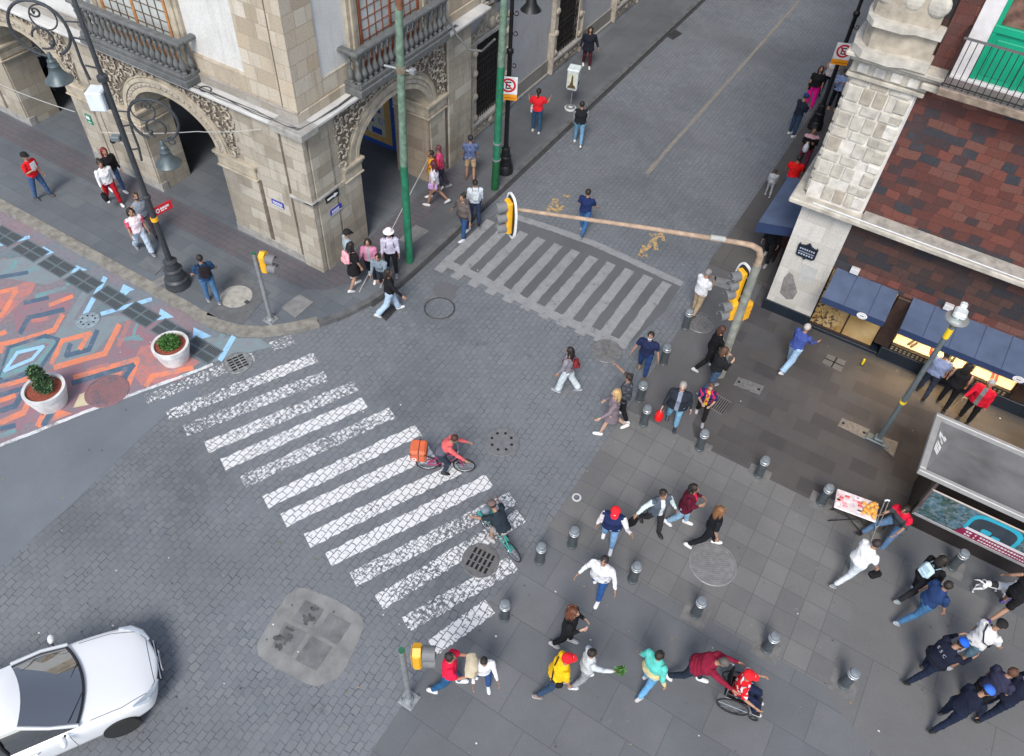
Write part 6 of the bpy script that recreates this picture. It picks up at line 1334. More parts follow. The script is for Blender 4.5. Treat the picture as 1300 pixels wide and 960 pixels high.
def person(key, at_px, face, label, top=(.5, .5, .5), bot=(.05, .07, .15), shoe=(.6, .6, .6), h=1.70, z=0.0, sleeve='long', legs='long', hair='short', hairc=(.02, .014, .01), skin='m', hat=None, hatc=(.02, .02, .02),
           walk=0.0, lean=3, armL=(5, 6, 15), armR=(5, 6, 15), sleevec=None, front=None, yoke=None, hem=0.0, fat=1.0, mask=None, head=0, turn=0, pelvis=None, legL=None, legR=None, group=None, loc=None, yaw=None, stripe=None, child=False, belt=None, cast='people walking and standing around the crossing', headlook=0):
    """walk>0: left leg forward, walk<0: right leg forward.  arm = (forward, sideways, elbow) degrees"""
    _pid[0] += 1; s = h*.97/1.72
    if loc is None: p = at(*at_px, z); loc = (p.x, p.y, z)
    if yaw is None: yaw = azim(at_px, face, z) if isinstance(face, tuple) else R_(face)
    sk = SKM[skin]; fem = 1.0
    fat = fat*1.07; walk *= .8; h_ = None; L_ = legL or ((19*walk, 5) if walk > 0 else (17*walk, 12+14*abs(walk)) if walk < 0 else (1, 2)); Rg = legR or ((-17*walk, 12+14*abs(walk)) if walk > 0 else (19*abs(walk), 5) if walk < 0 else (-1, 2)); fat = fat*1.10
    def leg(sx, a):
        t, k = R_(a[0]), R_(a[1]); hip = Vector((sx*.095, 0, 0)); spread = Vector((sx*(a[2] if len(a) > 2 else .02), 0, 0))
        kn = hip+rot_fwd(t)*.43+spread; an = kn+rot_fwd(t-k)*.41+spread*.4; return hip, kn, an, t-k
    l, r = leg(-1, L_), leg(1, Rg); low = min(l[2].z, r[2].z)
    hp = pelvis if pelvis is not None else -low+.085
    P = Vector((0, 0, hp)); la = R_(lean); sp = Vector((0, math.sin(la), math.cos(la))); fw = Vector((0, math.cos(la), -math.sin(la))); tw = R_(turn)
    if pelvis is None:
        mid = (l[2]+r[2])/2; P.y -= mid.y*1.0; P.x -= 0
    S = lambda v: Vector(v)*s
    J = {}; J['hipL'], J['knL'], J['anL'] = [P+v for v in l[:3]]; J['hipR'], J['knR'], J['anR'] = [P+v for v in r[:3]]
    neck = P+sp*.52; lat = Vector((math.cos(tw), math.sin(tw), 0))
    def arm(sx, a):
        f, b, e = map(R_, a[:3]); sh = P+sp*.465+lat*sx*.190*(.85+.15*fat)
        d = Vector((sx*math.sin(b), math.sin(f)*math.cos(b), -math.cos(f)*math.cos(b)))
        if len(a) > 3: inward = a[3]
        else: inward = 0
        fa = f+e; d2 = Vector((sx*math.sin(b)-sx*inward, math.sin(fa), -math.cos(fa))).normalized()
        el = sh+d*.28; wr = el+d2*.245; return sh, el, wr, d2
    aL, aR = arm(-1, armL), arm(1, armR)
    # ---- head
    ht = R_(head)+la*.5; hu = Vector((0, math.sin(ht), math.cos(ht))); hf = Vector((0, math.cos(ht), -math.sin(ht))); hc = neck+sp*.055+hu*.115
    HR = Matrix((Vector((1, 0, 0)), hf, hu)).transposed().to_4x4(); look = Matrix.Rotation(R_(headlook), 4, 'Z'); HT = Matrix.Translation(hc*s) @ HR @ look @ Matrix.Scale(s*(1.2 if child else 1.06), 4)
    # ---- body
    mb = MB()
    mb.tube([S(P-sp*.02), S(P+sp*.18), S(P+sp*.36), S(P+sp*.46), S(P+sp*.50)], [(.155*s, .10*s), (.135*s, .09*s), (.15*s, .095*s), (.12*s, .07*s), (.07*s, .06*s)], sk, 14, up=(1, 0, 0))
    mb.tube([S(P+sp*.46), S(neck+sp*.02), S(hc-hu*.04)], [.065*s, .054*s, .056*s], sk, 10)
    mb.T = HT; mb.ball((0, 0, .012), (.076, .094, .108), sk, 16, 10); mb.ball((0, .035, -.055), (.052, .05, .05), sk, 10, 6); mb.tube([(0, .085, .03), (0, .108, -.012), (0, .09, -.025)], [.012, .018, .012], sk, 6)
    for sx in (-1, 1): mb.ball((sx*.078, -.005, .0), (.014, .022, .03), sk, 6, 4)
    mb.T = None
    for a in (aL, aR): mb.tube([S(a[0].lerp(a[1], .10)), S(a[0].lerp(a[1], .5)), S(a[1]), S(a[1].lerp(a[2], .35)), S(a[2])], [.042*s, .044*s, .037*s, .038*s, .027*s], sk, 10)
    for q in ('L', 'R'): mb.tube([S(J['hip'+q]+Vector((0, 0, .03))), S(J['hip'+q].lerp(J['kn'+q], .4)), S(J['kn'+q]), S(J['kn'+q].lerp(J['an'+q], .35)), S(J['an'+q])], [.082*s, .075*s, .052*s, .054*s, .036*s], sk, 10)
    ex = MB(); ex.T = HT
    for sx in (-1, 1): ex.ball((sx*.030, .083, .018), (.011, .006, .007), EYE, 6, 4); ex.tube([(sx*.018, .088, .038), (sx*.045, .078, .040)], .004, EYE, 4)
    ex.tube([(-.022, .083, -.047), (0, .090, -.046), (.022, .083, -.047)], .005, LIPS, 5)
    # hands
    for sx, a in ((-1, aL), (1, aR)):
        w0 = a[2]; d = a[3]; side = Vector((sx, 0, 0)); side = (side-d*side.dot(d)).normalized(); nrm = d.cross(side)
        pa = nrm if sx > 0 else -nrm
        ex.T = Matrix.Scale(s, 4)
        ex.tube([w0-d*.02, w0+d*.02, w0+d*.06, w0+d*.09], [(.022, .026), (.016, .036), (.015, .040), (.013, .037)], sk, 8, up=tuple(side))
        for k, (o_, ln) in enumerate(((-.028, .062), (-.010, .072), (.010, .068), (.028, .052))):
            b = w0+d*.085+nrm*o_; c1 = b+d*ln*.45-side*.006; c2 = c1+d*ln*.35-side*.018; c3 = c2+d*ln*.15-side*.018; ex.tube([b, c1, c2, c3], [.0085, .008, .0075, .005], sk, 5)
        tb_ = w0+d*.03+pa*.03; ex.tube([tb_, tb_+d*.035+pa*.022, tb_+d*.065+pa*.022-side*.008], [.011, .010, .007], sk, 5)
    ex.T = None
    o = mb.build('person'); o.location = loc; o.rotation_euler = (0, 0, yaw); tag(o, label, 'person', group)
    WLOC[o.name] = Vector(loc); remesh_later(o, .020*s, 3, None, [sk], 0, ex)
    root = o
    # ---- shirt
    tm = cloth(top); f_ = fat; mb = MB(); hm = .03+hem
    hemr = [(.178*s*f_, .128*s*f_)]
    pts = [S(P-Vector((0, 0, hm))-Vector((0, .0, 0))), S(P+sp*.04), S(P+sp*.17), S(P+sp*.33), S(P+sp*.44), S(P+sp*.50), S(P+sp*.525)]
    rr = [((.180+hem*.12)*s*f_, (.128+hem*.12)*s*f_), (.172*s*f_, .122*s*f_), (.158*s*f_, .115*s*f_), (.180*s*f_, .128*s*f_), (.172*s*f_, .104*s), (.095*s, .080*s), (.066*s, .062*s)]
    mb.tube(pts, rr, tm, 18, up=tuple(lat))
    rs = {'long': .058, 'short': .060, 'none': 0}[sleeve]; cf = 1.15 if hem > .08 else 1.0
    for a in (aL, aR):
        if sleeve == 'long': mb.tube([S(a[0]*.72+(P+sp*.465)*.28), S(a[0].lerp(a[1], .12)), S(a[0].lerp(a[1], .5)), S(a[1]), S(a[1].lerp(a[2], .5)), S(a[1].lerp(a[2], .93))], [.072*s*cf, .075*s*cf, .064*s*cf, .055*s*cf, .046*s*cf, .037*s*cf], tm, 10)
        elif sleeve == 'short': mb.tube([S(a[0]*.72+(P+sp*.465)*.28), S(a[0].lerp(a[1], .12)), S(a[0].lerp(a[1], .5)), S(a[0].lerp(a[1], .84))], [.072*s, .077*s, .070*s, .068*s], tm, 10)
    mats = [tm]; zones = []
    segs = [(np.array(S(a[0].lerp(a[1], .18))), np.array(S(a[1]))) for a in (aL, aR)]+[(np.array(S(a[1])), np.array(S(a[2]))) for a in (aL, aR)]
    c0, c1 = np.array(S(P)), np.array(S(neck))
    def sdist(c, a, b): ab = b-a; t = np.clip(((c-a)@ab)/(ab@ab), 0, 1); return np.linalg.norm(c-(a+t[:, None]*ab), axis=1)
    if sleevec is not None: mats.append(cloth(sleevec)); zi = len(mats)-1; zones.append(lambda c, i, zi=zi: np.where(np.minimum.reduce([sdist(c, a, b) for a, b in segs]) < np.minimum(.075*s, sdist(c, c0, c1)*.62), zi, i))
    if front is not None: mats.append(cloth(front)); z2 = len(mats)-1; fwn = np.array(fw); zones.append(lambda c, i, z2=z2: np.where((np.abs(c[:, 0]) < .055*s) & ((c-c0)@fwn > .05*s), z2, i))
    if yoke is not None: mats.append(cloth(yoke[0])); z3 = len(mats)-1; spn = np.array(sp); zones.append(lambda c, i, z3=z3: np.where((c-c0)@spn > yoke[1]*s, z3, i))
    if stripe is not None:
        mats.append(cloth(stripe)); z4 = len(mats)-1
        zones.append(lambda c, i, z4=z4: np.where((np.sin(c[:, 0]*45+np.sin(c[:, 2]*30)*2.0) > .25) & (np.sin(c[:, 2]*26+c[:, 1]*20) > -.2), z4, i))
    def zone(c, zones=zones):
        i = np.zeros(len(c), int)
        for z_ in zones: i = z_(c, i)
        return i
    o = mb.build('coat' if hem > .12 else 'shirt', root); remesh_later(o, .020*s, 3, zone if zones else None, mats, .0075*s, None, _pid[0])
    if belt is not None:
        mb = MB(); mb.tube([S(P+sp*.02), S(P+sp*.05)], [(.184*s*f_, .134*s*f_)]*2, cloth(belt), 20, up=(1, 0, 0)); mb.build('belt', root)
    # ---- lower clothes
    bm_ = cloth(bot)
    if legs in ('long', 'shorts', 'wide'):
        mb = MB(); mb.tube([S(P+sp*.06), S(P), S(P-Vector((0, 0, .10)))], [(.165*s*f_, .112*s*f_), (.172*s*f_, .122*s*f_), (.13*s*f_, .10*s)], bm_, 16, up=(1, 0, 0)); wd = 1.28 if legs == 'wide' else 1.0
        for q in ('L', 'R'):
            hi, kn, an = J['hip'+q], J['kn'+q], J['an'+q]
            if legs == 'shorts': mb.tube([S(hi+Vector((0, 0, .02))), S(hi.lerp(kn, .5)), S(hi.lerp(kn, .88))], [.098*s*f_, .090*s, .084*s], bm_, 12)
            else: mb.tube([S(hi+Vector((0, 0, .02))), S(hi.lerp(kn, .45)), S(kn), S(kn.lerp(an, .4)), S(kn.lerp(an, .97))], [.104*s*f_, .095*s, .074*s*wd, .068*s*wd, .056*s*wd*wd], bm_, 12)
        o = mb.build('shorts' if legs == 'shorts' else 'trousers', root); remesh_later(o, .020*s, 3, None, [bm_], .0065*s, None, _pid[0]+3)
    elif legs in ('skirt', 'dress'):
        mb = MB(); fk = (l[0]+rot_fwd(R_(max(L_[0], Rg[0])))*.3); mb.tube([S(P+sp*.08), S(P), S(P+Vector((0, .01, -.18))), S(P+Vector((0, .02, -.33)))], [(.15*s, .105*s), (.175*s, .13*s), (.20*s, .18*s), (.21*s, .21*s)], bm_, 18, up=(1, 0, 0)); o = mb.build('skirt', root); remesh_later(o, .020*s, 3, None, [bm_], .006*s, None, _pid[0])
    # ---- shoes
    shm = mat('shoe_%d_%d_%d' % tuple(int(x*99) for x in shoe), shoe, .5, var=.05)
    for q, lg in (('L', l), ('R', r)):
        an = J['an'+q]; a = lg[3]; T = Matrix.Translation(S(an)) @ Matrix.Rotation(a*.85, 4, 'X'); mb = MB(); mb.T = T @ Matrix.Scale(s, 4)
        mb.tube([(0, -.075, -.045), (0, -.04, -.035), (0, .04, -.045), (0, .11, -.055), (0, .165, -.062), (0, .18, -.066)], [(.028, .03), (.040, .045), (.042, .040), (.047, .028), (.038, .020), (.015, .010)], shm, 12, up=(1, 0, 0))
        mb.tube([(0, -.085, -.074), (0, -.05, -.074), (0, .10, -.074), (0, .165, -.074), (0, .188, -.074)], [(.025, .010), (.042, .011), (.049, .011), (.040, .010), (.012, .008)], mat('shoe_sole', (.5, .5, .5), .7) if sum(shoe) > .4 else mat('shoe_sole_dark', (.06, .06, .06), .7), 12, up=(1, 0, 0))
        mb.build('shoe', root, smooth=True)
    # ---- hair
    hm_ = mat('hair_%d_%d_%d' % tuple(int(x*255) for x in hairc), hairc, .55, var=.3, scale=40, bump=.6)
    if hair != 'bald':
        mb = MB(); mb.T = HT
        mb.ball((0, -.014, .030), (.086, .096, .098), hm_, 16, 10)
        if hair in ('long', 'curly', 'bob', 'wavy'):
            ln = {'long': .30, 'curly': .20, 'bob': .14, 'wavy': .26}[hair]; wd = {'long': 1.0, 'curly': 1.55, 'bob': 1.15, 'wavy': 1.3}[hair]
            mb.tube([(0, -.045, .06), (0, -.075, -.03), (0, -.085, -.03-ln*.5), (0, -.075, -.03-ln)], [(.075*wd, .05*wd), (.085*wd, .055*wd), (.085*wd, .042*wd), (.055*wd, .025)], hm_, 14, up=(1, 0, 0))
            for sx in (-1, 1): mb.tube([(sx*.06, .0, .06), (sx*.082*wd**.5, -.005, -.02), (sx*.085*wd**.5, .0, -.03-ln*.5)], [.03, .028*wd, .012], hm_, 8)
            if hair == 'curly':
                rn = random.Random(_pid[0])
                for _ in range(40): a, b = rn.uniform(0, 6.28), rn.uniform(-.12, .09); mb.ball((.095*math.cos(a), -.03+.095*min(.25, math.sin(a)) if math.sin(a) > 0 else -.03+.11*math.sin(a), b), .03, hm_, 6, 4)
        if hair == 'pony': mb.tube([(0, -.09, .05), (0, -.13, .03), (0, -.135, -.06), (0, -.11, -.20)], [.02, .03, .028, .008], hm_, 8)
        if hair == 'bun': mb.ball((0, -.07, .12), (.045, .045, .04), hm_, 10, 6)
        rj = random.Random(_pid[0]+5)
        for v in mb.V: v += Vector((rj.uniform(-1, 1), rj.uniform(-1, 1), rj.uniform(-1, 1)))*.0065*s
        o = mb.build('hair', root, smooth=True)
        if hair in ('curly', 'wavy', 'long'): pass
    if hat:
        hmt = cloth(hatc); mb = MB(); mb.T = HT
        if hat == 'cap': mb.lathe([(.100, .030), (.103, .06), (.092, .10), (.06, .128), (.02, .138)], hmt, (0, -.008, 0), 20, 1, 1.08); mb.tube([(0, .06, .045), (0, .12, .046), (0, .165, .036)], [(.082, .012), (.075, .010), (.045, .006)], hmt, 12, up=(1, 0, 0)); mb.ball((0, -.008, .139), .012, hmt, 6, 4)
        if hat == 'bucket': mb.lathe([(.155, .045), (.105, .075), (.095, .12), (.075, .14), (.02, .145)], hmt, (0, -.008, 0), 20)
        if hat == 'beanie': mb.ball((0, -.012, .055), (.098, .106, .095), hmt, 16, 10)
        if hat == 'hood': mb.ball((0, -.02, .02), (.115, .12, .13), hmt, 16, 10)
        mb.build({'cap': 'cap', 'bucket': 'hat', 'beanie': 'beanie', 'hood': 'hood'}[hat], root, smooth=True)
        if hat == 'cap' and sum(hatc) > .3: mb = MB(); mb.T = HT; mb.tube([(-.02, .088, .085), (.02, .088, .085)], .012, WPL, 6); mb.build('cap_badge', root)
    if mask is not None:
        mb = MB(); mb.T = HT; mb.ball((0, .048, -.042), (.058, .056, .046), cloth(mask), 12, 8); mb.build('face_mask', root, smooth=True)
    info = dict(root=root, loc=Vector(loc), yaw=yaw, s=s, P=P, sp=sp, fw=fw, aL=aL, aR=aR, neck=neck, hc=hc, HT=HT, J=J); PEOPLE[key] = info
    return info
def wpt(i, v): return i['loc']+Matrix.Rotation(i['yaw'], 3, 'Z') @ (Vector(v)*i['s'])
def carry(name, key, mb, label, cat='bag', off=(0, 0, 0), smooth=True):
    """object carried by a person, authored in the person's local frame about off"""
    i = PEOPLE[key]; o = mb.build(name, smooth=smooth); o.location = wpt(i, off); o.rotation_euler = (0, 0, i['yaw']); return tag(o, label, cat)
def backpack(key, c, label, w_=.15, h_=.21, d_=.075, c2=None):
    i = PEOPLE[key]; m = cloth(c); m2 = cloth(c2 or tuple(x*.5 for x in c)); mb = MB(); P, sp, fw = i['P'], i['sp'], i['fw']; base = P+sp*.16-fw*.14
    la = math.atan2(sp.y, sp.z); mb.T = Matrix.Rotation(-la, 4, 'X') @ Matrix.Scale(i['s'], 4)
    mb.box(-w_, w_, -d_*1.6, .0, 0, h_*1.75, m, .05); mb.box(-w_*.75, w_*.75, -d_*2.2, -d_*1.5, .03, h_*.85, m, .03); mb.box(-w_*.7, w_*.7, -d_*2.23, -d_*2.15, h_*.7, h_*.74, m2)
    for sx in (-1, 1): mb.tube([(sx*.09, -.01, h_*1.7), (sx*.10, .07, .36), (sx*.10, .16, .33), (sx*.105, .265, .20), (sx*.13, .25, .06), (sx*.13, .10, .0), (sx*.11, 0, .03)], [(.022, .010)]*7, m2, 6)
    mb.tube([(-.03, -.02, h_*1.72), (0, -.02, h_*1.9), (.03, -.02, h_*1.72)], .008, m2, 5)
    return carry('backpack', key, mb, label, 'backpack', base)
def handbag(key, side, c, label, kind='hand', size=(.14, .06, .12)):
    i = PEOPLE[key]; a = i['aR'] if side == 'R' else i['aL']; m = cloth(c) if kind != 'plastic' else mat('plastic_%d' % int(c[0]*99), c, .25, var=.1)
    mb = MB(); mb.T = Matrix.Scale(i['s'], 4); sx, sy, sz = size
    if kind == 'shoulder':
        sg = 1 if side == 'R' else -1; base = i['P']+Vector((sg*.21, .02, -.02)); mb.box(-sy, sy, -sx, sx, -sz, sz, m, .03)
        top_ = i['P']+i['sp']*.50-base; mb.tube([(0, -sx*.7, sz), (top_.x*.6-sg*.0, top_.y-.08, top_.z*.7), (top_.x+(-sg)*.0+sg*.11*0+sg*.08, top_.y, top_.z+.02), (top_.x*.6, top_.y+.10, top_.z*.7), (0, sx*.7, sz)], .010, m, 6)
        return carry('shoulder_bag', key, mb, label, 'bag', base)
    h = a[2]+a[3]*.10
    if kind == 'plastic': mb.tube([(0, 0, 0), (0, 0, -.06), (0, 0, -.16), (0, 0, -.30), (0, 0, -.36)], [(.02, .02), (.05, .07), (.10, .14), (.11, .15), (.07, .10)], m, 12, up=(1, 0, 0)); nm = 'plastic_bag'
    elif kind == 'sheet': mb.box(-.10, .10, -.004, .004, -.02, .24, m); nm = 'paper_sheet'
    elif kind == 'phone': mb.box(-.037, .037, -.006, .006, -.02, .12, mat('phone_black', (.02, .02, .025), .2), .004); nm = 'mobile_phone'
    else: mb.box(-sy, sy, -sx, sx, -.12-2*sz, -.12, m, .035); mb.tube([(0, -sx*.6, -.13), (0, -sx*.4, -.02), (0, sx*.4, -.02), (0, sx*.6, -.13)], .008, m, 6); nm = 'handbag'
    return carry(nm, key, mb, label, {'plastic_bag': 'plastic bag', 'paper_sheet': 'paper', 'mobile_phone': 'phone', 'handbag': 'bag'}[nm], h)
SWING = lambda f: dict(armL=(f, 8, 18), armR=(-f, 8, 18))
PHONE = (12, 6, 112, .55)
JEAN = (.05, .10, .21); JEANL = (.26, .42, .60); JEAND = (.025, .04, .085); NAVY = (.015, .022, .06); BLACK = (.012, .012, .014); WHITE_ = (.70, .70, .72); GREY = (.18, .19, .22)
RED = (.60, .015, .02); TSK = (.42, .30, .18)
# ---- left sidewalk
person('redshirt', (55, 251), (90, 262), 'man in bright red T-shirt and blue jeans standing alone on the left sidewalk', top=RED, bot=JEAN, shoe=(.05, .05, .06), z=SW, sleeve='short', hat='cap', armR=PHONE, legL=(8, 4, .07), legR=(-8, 4, .05)); handbag('redshirt', 'R', (.7, .7, .75), 'white sheet of paper held by the man in red T-shirt', 'sheet')
person('redtrousers', (146, 258), (175, 290), 'person in white long-sleeved top and red trousers walking with a black bag', top=WHITE_, bot=(.42, .012, .02), shoe=WHITE_, z=SW, walk=.9, hair='bun', **SWING(-12)); handbag('redtrousers', 'R', BLACK, 'black handbag beside the person in red trousers', size=(.15, .07, .11))
person('redhair', (150, 243), (178, 262), 'woman with dark red hair, black jacket and blue jeans behind the person in red trousers', top=BLACK, bot=JEAN, shoe=WHITE_, z=SW, walk=.7, hair='long', hairc=(.16, .01, .015))
person('pinkwhite', (184, 319), (206, 345), 'woman in white and pink top and pale jeans striding along the left sidewalk', top=(.75, .66, .70), bot=(.42, .50, .60), shoe=GREY, z=SW, walk=1.1, hair='bob', legs='wide', sleevec=(.62, .10, .16), sleeve='short')
person('greytank', (190, 300), (210, 322), 'person in grey sleeveless top half hidden behind the woman in white and pink', top=(.22, .25, .30), bot=(.10, .08, .09), shoe=BLACK, z=SW, walk=.8, hairc=(.06, .04, .03), sleeve='none', mask=(.04, .04, .05))
person('navyback', (272, 384), (262, 360), 'man in navy T-shirt and jeans seen from behind with a black backpack', top=(.02, .05, .11), bot=(.07, .16, .30), shoe=GREY, z=SW, sleeve='short', walk=.5, armL=(10, 14, 40), armR=(5, 18, 50)); backpack('navyback', (.02, .015, .018), 'black backpack on the man in navy T-shirt by the round concrete lid')
person('archman', (48, 103), (30, 80), 'person in white, blue and yellow shirt in the shade of the leftmost arch', top=(.55, .60, .58), bot=(.03, .03, .04), shoe=BLACK, z=SW, sleeve='short', yoke=((.10, .22, .40), .36), walk=.4)
person('archwoman', (62, 112), (80, 135), 'person in dark clothes with a white paper deep in the leftmost arch', top=(.05, .06, .10), bot=BLACK, shoe=(.4, .4, .4), z=SW, walk=.5, armR=PHONE); handbag('archwoman', 'R', (.7, .7, .75), 'white paper held by the person in dark clothes under the leftmost arch', 'sheet')
# ---- corner group
person('leaner', (447, 349), (490, 335), 'man in pale grey T-shirt and dark cap leaning at the corner pier', top=(.30, .38, .42), bot=(.03, .04, .07), shoe=(.2, .2, .22), z=SW, sleeve='short', hat='cap', lean=-3, head=22)
person('pinkpack', (449, 366), (447, 392), 'woman in black dress with long dark hair and a pink backpack at the corner', top=BLACK, bot=BLACK, legs='skirt', shoe=WHITE_, z=SW, sleeve='short', hair='wavy', hairc=(.012, .01, .01), walk=.6, yaw=azim((449, 366), (480, 350), SW)); backpack('pinkpack', (.72, .36, .40), 'pale pink backpack on the woman in black dress', .16, .22)
person('girlpink', (473, 352), (465, 385), 'girl in pink jacket over grey top walking at the corner', top=(.55, .22, .34), bot=BLACK, shoe=WHITE_, z=SW, hair='bob', h=1.55, walk=.7, front=(.32, .33, .37), armR=(30, 8, 60))
person('whitehat', (498, 345), (500, 380), 'person in white sun hat and pale lilac shirt with a backpack by the green pole', top=(.50, .48, .60), bot=BLACK, shoe=GREY, z=SW, hat='bucket', hatc=(.75, .72, .72), walk=.5); backpack('whitehat', (.06, .06, .12), 'dark backpack of the person in white sun hat')
person('greydenim', (488, 366), (476, 395), 'person in grey-blue shirt bending over near the kerb', top=(.20, .25, .30), bot=(.03, .04, .06), shoe=GREY, z=SW, h=1.6, lean=22, walk=.4, hair='short', armL=(35, 5, 30))
person('crossblack', (493, 398), (520, 415), 'person in black long-sleeved top and pale jeans stepping off the kerb over the street grate', top=BLACK, bot=(.38, .50, .62), shoe=WHITE_, z=0, walk=1.25, hair='bob', legs='wide', armL=(-32, 30, 8), armR=(30, 24, 15), yaw=azim((480, 402), (512, 396)))
# ---- passing in front of the east arch
person('shorts_woman', (556, 260), (590, 272), 'woman in white top and brown shorts striding with a mauve bag', top=(.66, .64, .70), bot=(.25, .14, .11), legs='shorts', shoe=(.6, .6, .6), z=SW, sleeve='short', hair='long', hairc=(.10, .02, .03), walk=1.15, yaw=azim((560, 262), (530, 258), SW), **SWING(-14)); handbag('shorts_woman', 'L', (.50, .32, .62), 'mauve shoulder bag of the woman in brown shorts', 'shoulder', (.15, .05, .11))
person('yellowkid', (553, 246), (530, 250), 'person in yellow and orange top with face mask beside the woman in brown shorts', top=(.70, .35, .03), bot=JEAND, shoe=WHITE_, z=SW, sleeve='short', walk=.8, mask=(.15, .02, .02)); backpack('yellowkid', (.45, .04, .06), 'red backpack of the person in yellow and orange', .12, .17)
person('pinkbehind', (562, 240), (535, 238), 'person in pink red top walking behind the yellow shirt near the arch pier', top=(.55, .06, .16), bot=(.05, .04, .06), shoe=GREY, z=SW, sleeve='short', walk=.7, hair='short', hairc=(.10, .03, .04), mask=(.03, .03, .03))
person('plaid', (597, 229), (599, 180), 'person in blue plaid shirt and tan shorts seen from behind beside the stone wall', top=(.10, .13, .24), bot=TSK, shoe=(.14, .07, .04), z=SW, sleeve='short', legs='shorts', walk=.3, stripe=(.05, .07, .15), hairc=(.02, .015, .02)); handbag('plaid', 'L', (.05, .07, .14), 'dark blue shoulder bag of the person in plaid shirt', 'shoulder', (.11, .04, .11))
person('whitepack', (603, 284), (600, 240), 'person in pale blue-white hoodie by the kerb with a pale backpack', top=(.55, .60, .66), bot=JEAND, shoe=BLACK, z=SW, walk=.5, h=1.62); backpack('whitepack', (.50, .55, .58), 'pale grey backpack by the kerb', .13, .19)
person('poncho', (591, 300), (560, 290), 'person in dark taupe poncho sweater and jeans at the kerb by the grey crosswalk', top=(.12, .10, .095), bot=(.03, .08, .19), shoe=(.6, .62, .65), z=0, walk=.8, fat=1.2, hair='bun', yaw=azim((600, 298), (572, 314)), armL=(5, 30, 20), armR=(-5, 30, 20), sleevec=(.10, .085, .08), belt=(.03, .03, .03))
# ---- north street
person('darkcoat', (744, 84), (746, 110), 'woman with long dark hair in black coat and maroon trousers on the north sidewalk', top=(.012, .014, .024), bot=(.07, .015, .02), shoe=(.6, .58, .55), z=SW, hair='long', hem=.14, armR=(0, 18, 30), armL=(0, 22, 20), walk=.4, fat=1.1)
person('redtop', (680, 168), (688, 130), 'woman with black ponytail in bright red top seen from behind with a white bag', top=(.70, .02, .03), bot=(.03, .08, .15), shoe=WHITE_, z=SW, sleeve='short', hair='pony', armL=(5, 18, 120), armR=(10, 26, 125), walk=.3); handbag('redtop', 'L', (.60, .60, .60), 'small white shoulder bag of the woman in red top', 'shoulder', (.10, .04, .12))
person('vest', (733, 184), (740, 140), 'man in black padded vest and light jeans walking up the kerb of the north street', top=(.012, .014, .018), sleevec=(.25, .28, .30), bot=(.14, .28, .42), shoe=WHITE_, z=0, walk=.8, fat=1.1, armR=(15, 12, 50))
person('navycrosser', (738, 297), (700, 292), 'man in navy T-shirt and jeans crossing the street under the signal arm', top=(.012, .025, .09), bot=(.04, .12, .27), shoe=(.12, .15, .2), z=0, sleeve='short', walk=1.0, armR=(22, 10, 25), armL=(-5, 10, 80), yaw=azim((738, 297), (760, 270)))
# ---- right lamp
person('capman', (1004, 172), (1030, 160), 'man in black jacket and blue cap looking at his phone beside the right kerb', top=(.015, .02, .035), bot=(.03, .055, .10), shoe=WHITE_, z=0, hat='cap', hatc=(.02, .04, .16), armR=PHONE, armL=PHONE, head=22, yaw=azim((1004, 172), (1030, 165)))
person('magenta', (1026, 135), (1050, 130), 'woman in black top and magenta trousers with long brown hair by the right lamp', top=BLACK, bot=(.78, .01, .28), shoe=(.5, .02, .2), z=.1, hair='long', hairc=(.05, .02, .015), sleeve='short', yaw=azim((1026, 135), (1020, 160), .1), legs='wide', fat=1.05); handbag('magenta', 'R', BLACK, 'black shoulder bag of the woman in magenta trousers', 'shoulder', (.14, .06, .14))
person('whitetop', (1044, 121), (1040, 150), 'woman in white top with raised bare arms behind the right lamp post', top=(.66, .62, .64), bot=(.02, .025, .04), shoe=BLACK, z=.1, hair='bun', sleeve='none', armL=(70, 10, 75), armR=(60, 10, 70), skin='m')
person('bluetunic', (1056, 138), (1050, 170), 'woman in pale blue jacket and dark trousers right of the lamp post', top=(.30, .38, .62), bot=(.012, .014, .02), shoe=(.50, .26, .14), z=.1, armL=PHONE, armR=PHONE, hair='short', head=18, hem=.06, stripe=(.45, .50, .72))
person('whitebagw', (1016, 214), (1010, 240), 'woman in black top and dark red trousers hugging a white bag at the building edge', top=BLACK, bot=(.20, .03, .06), shoe=BLACK, z=.1, hair='short', armL=PHONE, armR=PHONE, yoke=((.60, .35, .38), .42)); handbag('whitebagw', 'R', (.68, .68, .70), 'white shopping bag held by the woman in dark red trousers', 'plastic')
person('redtank', (996, 253), (975, 262), 'man in bright red T-shirt and jeans walking a child along the right sidewalk', top=(.75, .012, .012), bot=(.07, .15, .30), shoe=(.05, .05, .06), z=.1, sleeve='short', walk=.6, yaw=azim((996, 253), (1002, 225)), armL=(25, 8, 20))
person('child', (974, 249), (980, 225), 'small child in pale grey top beside the man in bright red T-shirt', top=(.36, .38, .40), bot=(.30, .31, .33), shoe=(.5, .5, .5), h=1.05, z=.1, walk=.5, child=True, hairc=(.04, .02, .015))
person('awningdark', (972, 330), (968, 350), 'person in black half hidden under the blue side awning', top=BLACK, bot=BLACK, shoe=(.35, .35, .34), z=.1, walk=1.0, yaw=azim((972, 330), (960, 345)))
person('awningdark2', (984, 338), (990, 320), 'person in dark red-brown clothes under the blue side awning close to the pale pier', top=(.05, .02, .02), bot=(.04, .02, .02), shoe=BLACK, z=.1, walk=.7)
